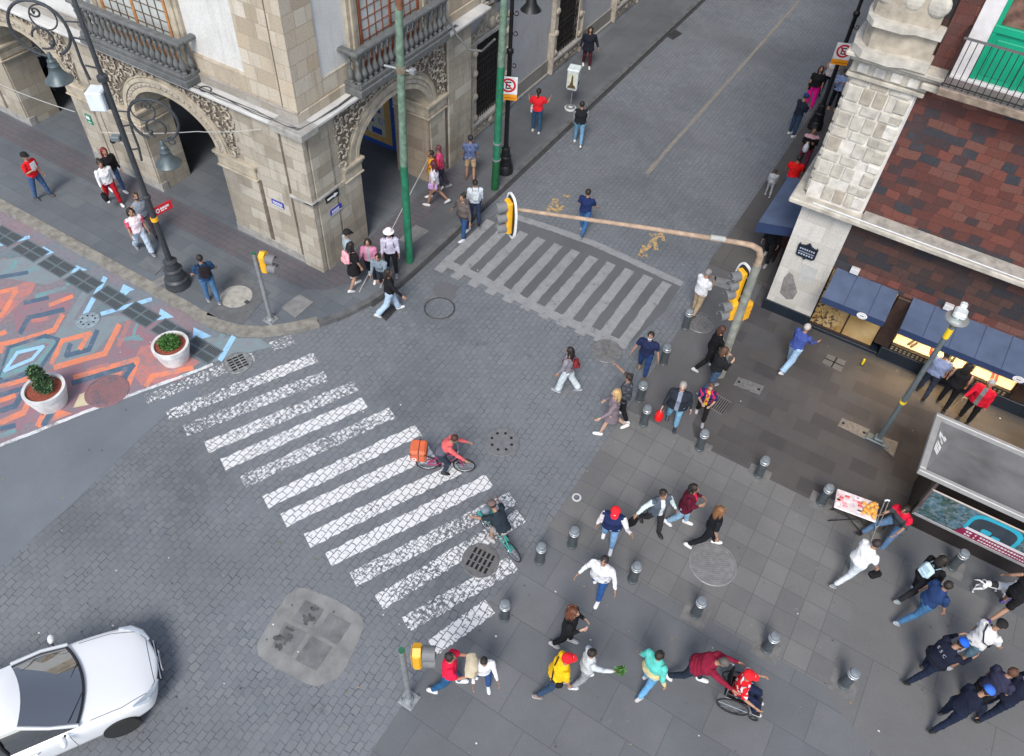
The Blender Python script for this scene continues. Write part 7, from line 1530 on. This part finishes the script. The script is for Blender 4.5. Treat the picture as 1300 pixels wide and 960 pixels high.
# ---- middle right
person('whiteshirt', (879, 399), (905, 390), 'man in white shirt and khaki trousers looking at his phone beside the bollard', top=WHITE_, bot=(.42, .32, .21), shoe=(.12, .09, .08), z=0, sleeve='short', armR=PHONE, armL=PHONE, head=24, hairc=(.25, .24, .23), walk=.4, fat=1.08, yaw=azim((878, 398), (905, 386))); handbag('whiteshirt', 'R', BLACK, 'phone held by the man in white shirt', 'phone')
person('bluejacket', (996, 468), (1022, 452), 'man in blue denim jacket and pale jeans with white hair walking to the pale pier', top=(.05, .08, .28), bot=(.30, .45, .62), shoe=WHITE_, walk=1.2, hairc=(.45, .42, .40), lean=12, mask=(.7, .7, .7), armR=(30, 8, 50), yaw=azim((985, 460), (1010, 446)), legs='wide')
person('navymask', (815, 473), (812, 500), 'man in navy T-shirt, jeans and pale blue face mask walking towards the camera', top=(.015, .022, .065), bot=(.02, .05, .15), shoe=(.14, .09, .06), sleeve='short', walk=.7, mask=(.50, .66, .70), armL=(0, 18, 12), armR=(0, 20, 15), yaw=azim((818, 468), (805, 500)))
person('redpack', (721, 497), (700, 510), 'woman in grey sweater and white jeans with a red backpack walking left', top=(.22, .21, .24), bot=(.56, .62, .66), shoe=(.25, .27, .32), walk=.9, hair='long', hairc=(.012, .01, .01), legs='wide', yaw=azim((716, 492), (700, 486)), **SWING(10)); backpack('redpack', (.20, .025, .03), 'small dark red backpack on the woman in grey sweater', .11, .16)
person('pointer', (791, 531), (765, 540), 'woman in striped dark top pointing with an outstretched bare arm', top=(.05, .055, .065), bot=BLACK, shoe=WHITE_, sleeve='short', armR=(80, 25, 5), armL=(10, 8, 20), stripe=(.12, .13, .14), walk=-.5, hair='bun', hem=.08, yaw=azim((790, 520), (760, 505)))
person('blonde', (777, 548), (750, 560), 'blonde woman in short taupe dress and white trainers', top=(.20, .16, .18), bot=(.20, .16, .18), legs='skirt', shoe=(.78, .78, .78), hair='wavy', hairc=(.50, .33, .14), skin='l', walk=1.25, yaw=azim((775, 540), (748, 538)), armR=(10, 14, 20), armL=(30, 20, 30))
person('bigman', (852, 537), (848, 570), 'heavy grey-haired man in open black jacket and grey shirt carrying a red bag', top=(.02, .025, .035), front=(.20, .23, .30), bot=(.17, .36, .52), shoe=(.02, .03, .05), fat=1.32, hair='short', hairc=(.30, .28, .26), skin='l', walk=.5, hem=.05, yaw=azim((855, 530), (848, 560)), armR=(15, 14, 30), armL=(0, 16, 10), h=1.75); handbag('bigman', 'R', (.80, .01, .01), 'bright red plastic bag carried by the heavy man', 'plastic')
person('hoodie1', (892, 468), (915, 450), 'girl in black hoodie with white lettering beside the signal mast', top=(.008, .008, .010), bot=(.012, .012, .014), shoe=(.6, .6, .6), hair='bob', hairc=(.07, .03, .02), skin='l', walk=1.0, yaw=azim((885, 462), (915, 462)), lean=10, armR=(20, 8, 30))
i = PEOPLE['hoodie1']; mb = MB()
for k_, (w1, h1) in enumerate(((.022, .07), (.03, .07), (.02, .07), (.03, .07), (.02, .07))): mb.box(-.10+k_*.042, -.10+k_*.042+w1, .0, .03, 0, h1, WPL)
o = mb.build('hoodie_lettering', i['root']); o.location = (i['P']+i['sp']*.28+i['fw']*.135)*i['s']; o.rotation_euler = (-R_(10), 0, 0)
person('hoodie2', (896, 496), (920, 478), 'woman in black jumper with brown hair between the hoodie girl and the boy', top=(.015, .016, .018), bot=(.05, .09, .16), shoe=GREY, hair='bob', hairc=(.10, .05, .03), skin='l', walk=.9, yaw=azim((888, 490), (915, 485)), armR=PHONE, lean=8)
person('boy', (888, 530), (886, 556), 'boy in dark football shirt with blue, red and yellow patches', top=(.012, .02, .09), stripe=(.45, .02, .08), yoke=None, bot=BLACK, shoe=(.35, .35, .38), sleeve='short', hair='short', hairc=(.09, .04, .02), skin='l', h=1.50, walk=.8, armR=(40, 5, 70, .5), armL=(35, 5, 70, .5), front=(.60, .38, .02), yaw=azim((890, 525), (884, 556)))
# ---- centre bottom group
person('capvest', (771, 688), (766, 715), 'man in red cap and navy padded vest over white sleeves', top=(.015, .025, .085), sleevec=(.70, .66, .66), bot=(.20, .36, .58), shoe=WHITE_, hat='cap', hatc=(.72, .02, .03), walk=.6, fat=1.18, armL=(40, 30, 90), armR=(0, 14, 10), head=20, yaw=azim((772, 680), (764, 712)))
person('greyvest', (824, 668), (850, 672), 'man in grey padded vest over white shirt swinging a black jacket', top=(.08, .10, .13), sleevec=(.60, .70, .68), front=(.62, .66, .66), bot=(.03, .03, .035), shoe=BLACK, walk=.9, armR=(-5, 50, 10), armL=(5, 25, 15), fat=1.1, yaw=azim((820, 655), (836, 685))); 
person('maroon', (858, 664), (852, 690), 'woman in maroon padded coat and red scarf with light jeans', top=(.09, .008, .022), front=(.65, .03, .06), bot=(.26, .42, .58), shoe=WHITE_, hair='bob', hem=.05, walk=.7, fat=1.15, armR=PHONE, armL=PHONE, yaw=azim((856, 662), (880, 672)))
person('brownhair', (889, 692), (915, 705), 'woman with wavy auburn hair in black top and leggings on the pale manhole cover', top=(.012, .012, .016), bot=(.012, .014, .018), shoe=(.78, .78, .80), hair='wavy', hairc=(.22, .10, .04), walk=1.2, sleeve='short', yaw=azim((885, 690), (910, 694)), armR=(0, 8, 20)); handbag('brownhair', 'L', (.55, .32, .10), 'small tan bag at the side of the auburn haired woman', 'shoulder', (.07, .035, .10))
person('whitesweat', (758, 750), (748, 775), 'young man in white patterned sweatshirt and blue jeans left of a bollard', top=(.74, .74, .76), stripe=(.50, .52, .54), bot=(.025, .09, .28), shoe=(.78, .78, .80), walk=.9, fat=1.15, armL=(10, 25, 25), armR=(10, 26, 50), yaw=azim((762, 735), (750, 760)), hairc=(.03, .02, .02))
person('curly', (713, 816), (735, 822), 'woman with curly auburn hair all in black with black and white trainers', top=BLACK, bot=BLACK, shoe=(.35, .35, .36), hair='curly', hairc=(.13, .045, .02), skin='l', walk=.5, armR=PHONE, armL=PHONE, yaw=azim((710, 812), (735, 822)))
person('flowergirl', (735, 866), (760, 862), 'person in pale grey sweatshirt holding a small green plant', top=(.52, .56, .58), bot=(.30, .31, .33), shoe=(.7, .7, .7), walk=.6, hair='bun', armR=(60, 10, 30), armL=(10, 8, 20), yaw=azim((735, 866), (770, 862)), h=1.6)
mb = MB(); leafball(mb, (0, 0, .05), (.07, .07, .08), 160, LEAF2, 9); i = PEOPLE['flowergirl']; carry('green_plant', 'flowergirl', mb, 'small bright green bunch of leaves in the hand of the person in pale sweatshirt', 'plant', i['aR'][2]+i['aR'][3]*.1, smooth=False)
person('yellowshirt', (697, 876), (730, 870), 'man in bright yellow T-shirt and red cap with a black strap across the back', top=(.85, .48, .01), bot=(.03, .06, .11), shoe=(.25, .18, .15), sleeve='short', hat='cap', hatc=(.72, .02, .03), walk=1.0, lean=14, fat=1.15, yaw=azim((695, 872), (725, 868))); 
mb = MB(); i = PEOPLE['yellowshirt']; P, sp, fw = i['P'], i['sp'], i['fw']
mb.tube([sp*.48-fw*.10+Vector((-.12, 0, 0)), sp*.30-fw*.155, sp*.06-fw*.15+Vector((.16, 0, 0)), sp*.02+Vector((.22, 0, 0)), sp*.1+fw*.15+Vector((.12, 0, 0)), sp*.40+fw*.14+Vector((-.08, 0, 0)), sp*.52+Vector((-.12, 0, 0))], .016, cloth(BLACK), 6); mb.box(.17, .27, -.06, .08, -.06, .10, cloth(BLACK), .03); carry('crossbody_bag', 'yellowshirt', mb, 'black cross-body bag on the man in yellow T-shirt', 'bag', P)
person('redcoat', (566, 872), (598, 862), 'man in bright red top carrying a cream coat over his arms', top=(.72, .015, .06), bot=(.02, .09, .20), shoe=(.72, .74, .78), walk=1.0, sleeve='short', armR=(35, 8, 75, .3), armL=(35, 8, 75, .3), yaw=azim((560, 866), (592, 868)))
mb = MB(); i = PEOPLE['redcoat']; mb.tube([(-.20, 0, .03), (-.05, .03, .05), (.10, .02, .04), (.22, 0, .02)], [(.05, .09), (.07, .12), (.07, .12), (.04, .08)], cloth((.52, .46, .33)), 10, up=(0, 0, 1)); mb.tube([(0, .05, .02), (.02, .10, -.15), (.0, .08, -.36)], [(.18, .05), (.16, .06), (.13, .04)], cloth((.52, .46, .33)), 12, up=(1, 0, 0)); carry('folded_coat', 'redcoat', mb, 'cream coat draped over the arms of the man in bright red', 'coat', (i['aL'][2]+i['aR'][2])/2)
person('whitekid', (612, 864), (612, 885), 'boy in white sweatshirt and blue jeans beside the man in bright red', top=(.72, .72, .76), bot=(.03, .08, .22), shoe=(.62, .70, .75), h=1.45, walk=.6, armR=(30, 10, 60), armL=(30, 10, 60), head=20, yaw=azim((612, 855), (616, 885)))
person('tealhood', (815, 874), (800, 900), 'person in teal and yellow hoodie with light blue jeans near the lower edge', top=(.62, .55, .28), yoke=((.10, .48, .42), .20), bot=(.13, .34, .58), shoe=(.6, .6, .62), walk=.8, fat=1.15, armR=(-20, 20, 30), armL=(-10, 20, 30), yaw=azim((815, 866), (845, 840)))
person('pusher', (867, 862), (905, 878), 'grey-haired man in dark red sweater leaning forward to push a wheelchair', top=(.22, .012, .035), bot=(.02, .03, .05), shoe=(.72, .74, .74), lean=38, walk=1.2, armL=(65, 10, 5), armR=(65, 10, 5), hairc=(.10, .09, .08), fat=1.15, head=20, yaw=azim((855, 858), (900, 876)))
i = PEOPLE['pusher']; y_ = i['yaw']; d_ = Vector((-math.sin(y_), math.cos(y_), 0)); wl_ = i['loc']+d_*.98
WC = thing('wheelchair', (wl_.x, wl_.y, .006), 'black wheelchair pushed by the man in dark red sweater', 'wheelchair', rz=y_)
for sx in (-.28, .28):
    mb = MB(); mb.tube([(sx, .30*math.cos(a*math.pi/12), .30+.30*math.sin(a*math.pi/12)) for a in range(25)], .018, TYR, 6, cap=False)
    for k in range(8): mb.tube([(sx, 0, .30), (sx, .29*math.cos(k*math.pi/4), .30+.29*math.sin(k*math.pi/4))], .004, CHR, 4)
    mb.build('wheel', WC)
    mb = MB(); mb.tube([(sx*.9, .45+.08*math.cos(a*math.pi/8), .09+.08*math.sin(a*math.pi/8)) for a in range(17)], .014, TYR, 6, cap=False); mb.build('front_wheel', WC)
mb = MB()
for sx in (-.23, .23): mb.tube([(sx, -.36, .98), (sx, -.24, .95), (sx, -.20, .50), (sx, .25, .48), (sx, .42, .12)], .014, CHR, 8); mb.tube([(sx, -.20, .68), (sx, .18, .68), (sx, .2, .48)], .014, BLK, 8)
mb.build('frame', WC); mb = MB(); mb.box(-.22, .22, -.20, .24, .47, .51, cloth(BLACK), .015); mb.box(-.22, .22, -.24, -.20, .5, .92, cloth(BLACK), .015); mb.box(-.18, .18, .40, .55, .10, .12, BLK); mb.build('seat', WC)
person('seated', None, None, 'person in red T-shirt and red and white cap seated in the wheelchair', loc=tuple(wl_+Vector((0, 0, 0))), yaw=y_, top=(.72, .012, .02), stripe=(.75, .72, .72), bot=NAVY, shoe=(.5, .5, .5), sleeve='short', hat='cap', hatc=(.72, .02, .03), pelvis=.60, legL=(78, 75), legR=(78, 75), armL=(20, 15, 60), armR=(20, 15, 60), lean=2)
# ---- right side
person('vendor', (1118, 684), (1100, 692), 'man in red and dark polo shirt sitting by the kiosk with a crutch', top=(.05, .06, .07), yoke=((.60, .012, .04), .41), bot=(.08, .15, .26), shoe=BLACK, sleeve='short', loc=(at(1131, 676).x, at(1131, 676).y, 0), pelvis=.50, legL=(60, 40, .10), legR=(72, 25, .12), armL=(35, 8, 50), armR=(25, 12, 40), head=25, lean=10, fat=1.15, yaw=azim((1135, 672), (1098, 690)))
i = PEOPLE['vendor']; t = thing('stool', (i['loc'].x, i['loc'].y, .006), 'low dark stool under the man with the crutch', 'stool', rz=i['yaw'])
mb = MB(); mb.box(-.17, .17, -.17, .15, .37, .40, TD, .01); mb.build('seat', t)
for sx in (-.13, .13):
    for sy in (-.13, .11): mb = MB(); mb.tube([(sx, sy, 0), (sx*.9, sy*.9, .37)], .016, TD, 8); mb.build('leg', t)
c0_ = at(1106, 686, .01); c1_ = at(1127, 634, 1.25); t = thing('crutch', (c0_.x, c0_.y, .006), 'silver aluminium crutch leaning against the seated man', 'crutch'); dv = c1_-c0_; sd_ = Vector((dv.y, -dv.x, 0)).normalized()*.045
mb = MB(); mb.tube([(0, 0, 0), dv*.35], .012, GALV, 8); mb.tube([dv*.30, dv*.38+sd_, dv*.97+sd_], .010, GALV, 8); mb.tube([dv*.30, dv*.38-sd_, dv*.97-sd_], .010, GALV, 8); mb.build('shaft', t)
mb = MB(); mb.tube([dv*.97-sd_*1.2, dv*.985, dv*.97+sd_*1.2], .02, BOXW, 8); mb.tube([dv*.66-sd_, dv*.66+sd_], .014, BLK, 8); mb.build('grip', t)
person('whiteman', (1068, 736), (1100, 726), 'man in white T-shirt and white trousers carrying a black jacket', top=(.78, .78, .78), bot=(.56, .60, .63), shoe=(.22, .26, .28), sleeve='short', walk=1.25, lean=16, fat=1.1, yaw=azim((1055, 733), (1092, 722)), hairc=(.03, .02, .02), armR=(12, 8, 20), armL=(0, 8, 20)); handbag('whiteman', 'R', BLACK, 'bundled black jacket hanging from the hand of the man in white', 'hand', (.14, .08, .07))
person('whitepack2', (1148, 756), (1180, 745), 'woman in black with a pale backpack walking beside the man in navy', top=BLACK, bot=(.02, .02, .025), shoe=(.30, .36, .38), walk=1.2, hair='bob', lean=14, yaw=azim((1140, 752), (1175, 742)), hem=.04); backpack('whitepack2', (.45, .60, .68), 'pale blue-white backpack on the woman in black', .14, .19)
person('navyjeans', (1152, 785), (1185, 775), 'man in navy T-shirt and jeans with a long stride', top=(.02, .045, .13), bot=(.05, .14, .27), shoe=(.30, .38, .45), sleeve='short', walk=1.45, lean=14, yaw=azim((1140, 780), (1175, 775)), armL=(-10, 10, 10), armR=(10, 8, 10))
person('police', (1160, 858), (1195, 836), 'police officer in navy uniform and blue cap looking down at papers', top=(.01, .013, .028), bot=(.012, .018, .04), shoe=BLACK, hat='cap', hatc=(.02, .12, .62), walk=1.1, lean=20, fat=1.22, armR=(40, 10, 70, .3), armL=(40, 14, 70, .3), head=28, belt=BLACK, yaw=azim((1155, 852), (1195, 842)))
i = PEOPLE['police']; mb = MB(); la = math.atan2(i['sp'].y, i['sp'].z); mb.T = Matrix.Rotation(-la, 4, 'X')
for k, tx in enumerate('SSC'):
    cu = bpy.data.curves.new('letter', 'FONT'); cu.body = tx; cu.size = .10; cu.extrude = .002; to = bpy.data.objects.new('letter', cu); col.objects.link(to); bpy.context.view_layer.update(); me = bpy.data.meshes.new_from_object(to); 
    mb.add([(-.12+v.co.x+k*.085, 0, v.co.y) for v in me.vertices], [tuple(p.vertices) for p in me.polygons], WPL); bpy.data.objects.remove(to)
o = mb.build('vest_lettering', i['root']); o.location = i['P']+i['sp']*.26-i['fw']*.165
person('capwhite', (1209, 838), (1235, 815), 'man in white T-shirt and black cap with a black strap, beside the police officer', top=(.66, .66, .67), bot=(.10, .18, .24), shoe=(.60, .58, .62), sleeve='short', legs='shorts', hat='cap', walk=.9, lean=22, head=18, yaw=azim((1200, 832), (1232, 818)), armR=(15, 8, 30))
mb = MB(); i = PEOPLE['capwhite']; P, sp, fw = i['P'], i['sp'], i['fw']
mb.tube([sp*.50-fw*.05+Vector((-.12, 0, 0)), sp*.38-fw*.14+Vector((-.04, 0, 0)), sp*.22-fw*.14+Vector((.10, 0, 0)), sp*.18+Vector((.20, 0, 0)), sp*.25+fw*.14+Vector((.08, 0, 0)), sp*.48+fw*.09+Vector((-.1, 0, 0))], .014, cloth(BLACK), 6); mb.box(.10, .20, .05, .15, .10, .24, cloth(BLACK), .02); carry('crossbody_bag', 'capwhite', mb, 'small black sling bag on the man in white T-shirt and black cap', 'bag', P)
person('dogwalker', (1262, 778), (1300, 765), 'person in black tank top and shorts walking the dog at the right edge', top=BLACK, bot=BLACK, legs='shorts', shoe=(.05, .03, .22), sleeve='none', walk=1.4, lean=16, yaw=azim((1262, 778), (1300, 760)), armL=(-25, 30, 40), armR=(25, 10, 40), h=1.72)
person('police2', (1245, 905), (1275, 895), 'officer in blue cap and navy uniform rightmost at the bottom edge', top=(.01, .013, .03), bot=(.012, .018, .04), shoe=BLACK, hat='cap', hatc=(.05, .16, .60), lean=24, walk=.8, front=(.30, .24, .02), armR=(40, 10, 60, .3), armL=(40, 10, 60, .3), yaw=azim((1245, 905), (1280, 892)), head=20)
person('police3', (1188, 918), (1215, 905), 'officer in blue cap at the bottom edge, only shoulders showing', top=(.01, .013, .03), bot=(.012, .018, .04), shoe=BLACK, hat='cap', hatc=(.05, .16, .60), lean=24, walk=.8, yaw=azim((1188, 918), (1220, 906)), head=20)
person('police2b', (1226, 893), (1250, 880), 'bare-headed person in dark top at the bottom edge beside the officer', top=(.03, .03, .06), bot=BLACK, shoe=BLACK, lean=18, skin='m', hairc=(.10, .04, .02), sleeve='short', yaw=azim((1226, 893), (1250, 885)))
# window shoppers
person('shopblue', (1168, 502), (1195, 470), 'man in blue-grey shirt with a brown shoulder bag looking into the shop window', top=(.20, .24, .38), bot=(.025, .032, .05), shoe=BLACK, sleeve='short', yaw=azim((1165, 505), (1185, 470)), walk=.5, fat=1.12); handbag('shopblue', 'L', (.16, .05, .03), 'brown shoulder bag of the man in blue-grey shirt', 'shoulder', (.11, .04, .08))
person('shopblack', (1194, 516), (1215, 480), 'woman in black sleeveless top and black trousers at the shop window', top=BLACK, bot=BLACK, shoe=BLACK, sleeve='none', hair='long', hairc=(.012, .008, .01), skin='l', yaw=azim((1192, 518), (1212, 485)), walk=.4, hem=.05)
person('stick', (1222, 534), (1205, 560), 'grey-haired person in red and patterned jacket with a walking stick', top=(.55, .01, .03), front=(.16, .18, .18), bot=(.012, .012, .014), shoe=BLACK, hair='short', hairc=(.35, .35, .36), armR=(40, 10, 40), stripe=None, hem=.05, yaw=azim((1225, 528), (1205, 552)), fat=1.15)
i = PEOPLE['stick']; a = i['aR'][2]+i['aR'][3]*.08; q = wpt(i, a); mb = MB(); g0 = at(1193, 533, .02)-q; mb.tube([(0, 0, 0), (g0.x, g0.y, -q.z+.02)], .012, mat('pale_wood', (.45, .28, .16), .6), 8); mb.tube([(0, 0, .0), (0, 0, .03), (.05, .02, .05), (.09, .02, .03)], .014, mat('pale_wood', (.45, .28, .16), .6), 8); tag(mb.build('walking_stick', loc=tuple(q)), 'pale wooden walking stick of the grey-haired person in red', 'walking stick')
person('salmon', (1288, 590), (1300, 560), 'person in salmon pink T-shirt bending behind the kiosk at the right edge', top=(.70, .30, .22), bot=(.25, .35, .50), shoe=WHITE_, sleeve='short', hair='bob', skin='l', lean=40, fat=1.15, yaw=azim((1288, 590), (1310, 600)), walk=.5, armL=(50, 10, 30))
# riders
def on_bike(key, bk, label, off=(0, -.14, 0), **kw):
    p = bk.location+Matrix.Rotation(bk.rotation_euler.z, 3, 'Z') @ (Vector(off)*.84); person(key, None, None, label, loc=(p.x, p.y, bk.location.z), yaw=bk.rotation_euler.z, **kw)
on_bike('rider1', bk1, 'cyclist in grey, pink and white jacket riding the magenta bicycle', top=(.10, .10, .13), yoke=((.62, .12, .12), .30), sleevec=(.50, .52, .60), bot=(.03, .04, .06), shoe=BLACK, pelvis=.86, legL=(62, 62), legR=(28, 42), armL=(48, 10, 10), armR=(48, 10, 10), lean=34, head=10, hairc=(.05, .02, .015), mask=(.10, .20, .16), h=1.60)
on_bike('rider2', bk2, 'cyclist in black T-shirt and brown cap astride the teal bicycle', top=(.02, .03, .04), bot=(.30, .28, .26), legs='shorts', shoe=(.4, .4, .4), sleeve='short', hat='cap', hatc=(.14, .10, .09), pelvis=.86, legL=(50, 60), legR=(30, 40), armL=(50, 22, 10), armR=(50, 22, 10), lean=40, head=20, h=1.60)
# ---- jacket swung by the man in grey vest
i = PEOPLE['greyvest']; mb = MB(); mb.tube([(0, 0, 0), (-.02, -.02, -.15), (-.03, -.04, -.38)], [(.07, .04), (.15, .06), (.12, .05)], cloth(BLACK), 10, up=(1, 0, 0)); carry('black_jacket', 'greyvest', mb, 'black jacket hanging from the hand between the red-capped man and the grey vest', 'jacket', i['aR'][2]+i['aR'][3]*.10)
# ---- dog
dp_ = at(1252, 752, .01); dy = azim((1235, 752), (1272, 758)); DG = (.70, .70, .72); DW = mat('dog_white_fur', DG, .8, var=.06, scale=30, bump=.4); DB_ = mat('dog_black_fur', (.02, .02, .022), .8)
mb = MB(); T_ = mb.tube
T_([(0, -.24, .36), (0, -.12, .37), (0, .05, .36), (0, .18, .37), (0, .26, .42)], [(.06, .07), (.072, .075), (.085, .10), (.08, .095), (.05, .06)], DW, 12, up=(1, 0, 0)); T_([(0, .22, .42), (0, .32, .52)], [.055, .042], DW, 10); mb.ball((0, .37, .545), (.052, .065, .052), DW, 12, 8); T_([(0, .40, .54), (0, .47, .52)], [.034, .022], DW, 8)
for sx in (-.055, .055):
    T_([(sx, .17, .36), (sx, .14+.1*(sx > 0), .22), (sx, .18+.14*(sx > 0), .12), (sx, .19+.14*(sx > 0), .02)], [.045, .026, .018, .018], DW, 8); mb.ball((sx, .205+.14*(sx > 0), .018), (.02, .032, .016), DW, 8, 5)
    T_([(sx, -.20, .36), (sx, -.12-.08*(sx > 0), .25), (sx, -.26-.08*(sx > 0), .15), (sx, -.24-.08*(sx > 0), .02)], [.055, .038, .018, .017], DW, 8); mb.ball((sx, -.225-.08*(sx > 0), .018), (.02, .032, .016), DW, 8, 5)
    T_([(sx*.7, .35, .585), (sx*.9, .34, .62)], [.018, .006], DW, 6)
T_([(0, -.25, .39), (0, -.36, .46), (0, -.46, .44)], [.025, .016, .008], DW, 8)
o = mb.build('dog'); o.location = (dp_.x, dp_.y, .008); o.rotation_euler = (0, 0, dy); tag(o, 'small white dog with black patches walked on the plaza', 'dog')
def dzone(c): return np.where(((np.abs(c[:, 1]+.02) < .07) & (c[:, 2] > .38)) | ((c[:, 1] > .33) & (c[:, 0] > .0) & (c[:, 2] > .5)) | ((c[:, 1] < -.2) & (c[:, 2] > .42) & (c[:, 1] > -.27)), 1, 0)
ee = MB()
for sx in (-.022, .022): ee.ball((sx, .415, .56), .008, EYE, 6, 4)
ee.ball((0, .482, .525), .013, EYE, 6, 4); remesh_later(o, .011, 2, dzone, [DW, DB_], 0, ee)
flush()
# leash from walker's hand to the dog
i = PEOPLE['dogwalker']; a = wpt(i, i['aR'][2]+i['aR'][3]*.08); b = Vector((dp_.x, dp_.y, .5))+Matrix.Rotation(dy, 3, 'Z') @ Vector((0, .27, 0))
wire('leash', [a, b], .006, BLK, 'thin black leash between walker and dog', n=8, sag=.08)

# ---- litter: tiny scraps, butts and leaves nobody would count
mb = MB(); rn = random.Random(21); LM = [mat('scrap_white', (.6, .6, .6), .8), mat('scrap_tan', (.30, .22, .12), .9), mat('scrap_green', (.10, .16, .04), .9), mat('gum_spot', (.07, .07, .07), .9)]
for _ in range(420):
    px, py = rn.uniform(0, 1300), rn.uniform(150, 960); q = at(px, py)
    if q.x < -10.9 and q.y > 8.5: continue
    if q.x > -1.9 and q.y > 17.9: continue
    k = rn.random(); r = rn.uniform(.010, .032); m = LM[3] if k < .5 else LM[0] if k < .66 else LM[1] if k < .9 else LM[2]; a = rn.uniform(0, 3.1)
    z = .0165; n_ = 5; mb.sheet([(q.x+r*math.cos(a+6.283*t/n_)*rn.uniform(.6, 1), q.y+r*math.sin(a+6.283*t/n_)*rn.uniform(.4, 1)) for t in range(n_)], z, m)
tag(mb.build('litter'), 'tiny scraps, gum spots and leaf bits scattered over the road and plaza', 'litter', kind='stuff')
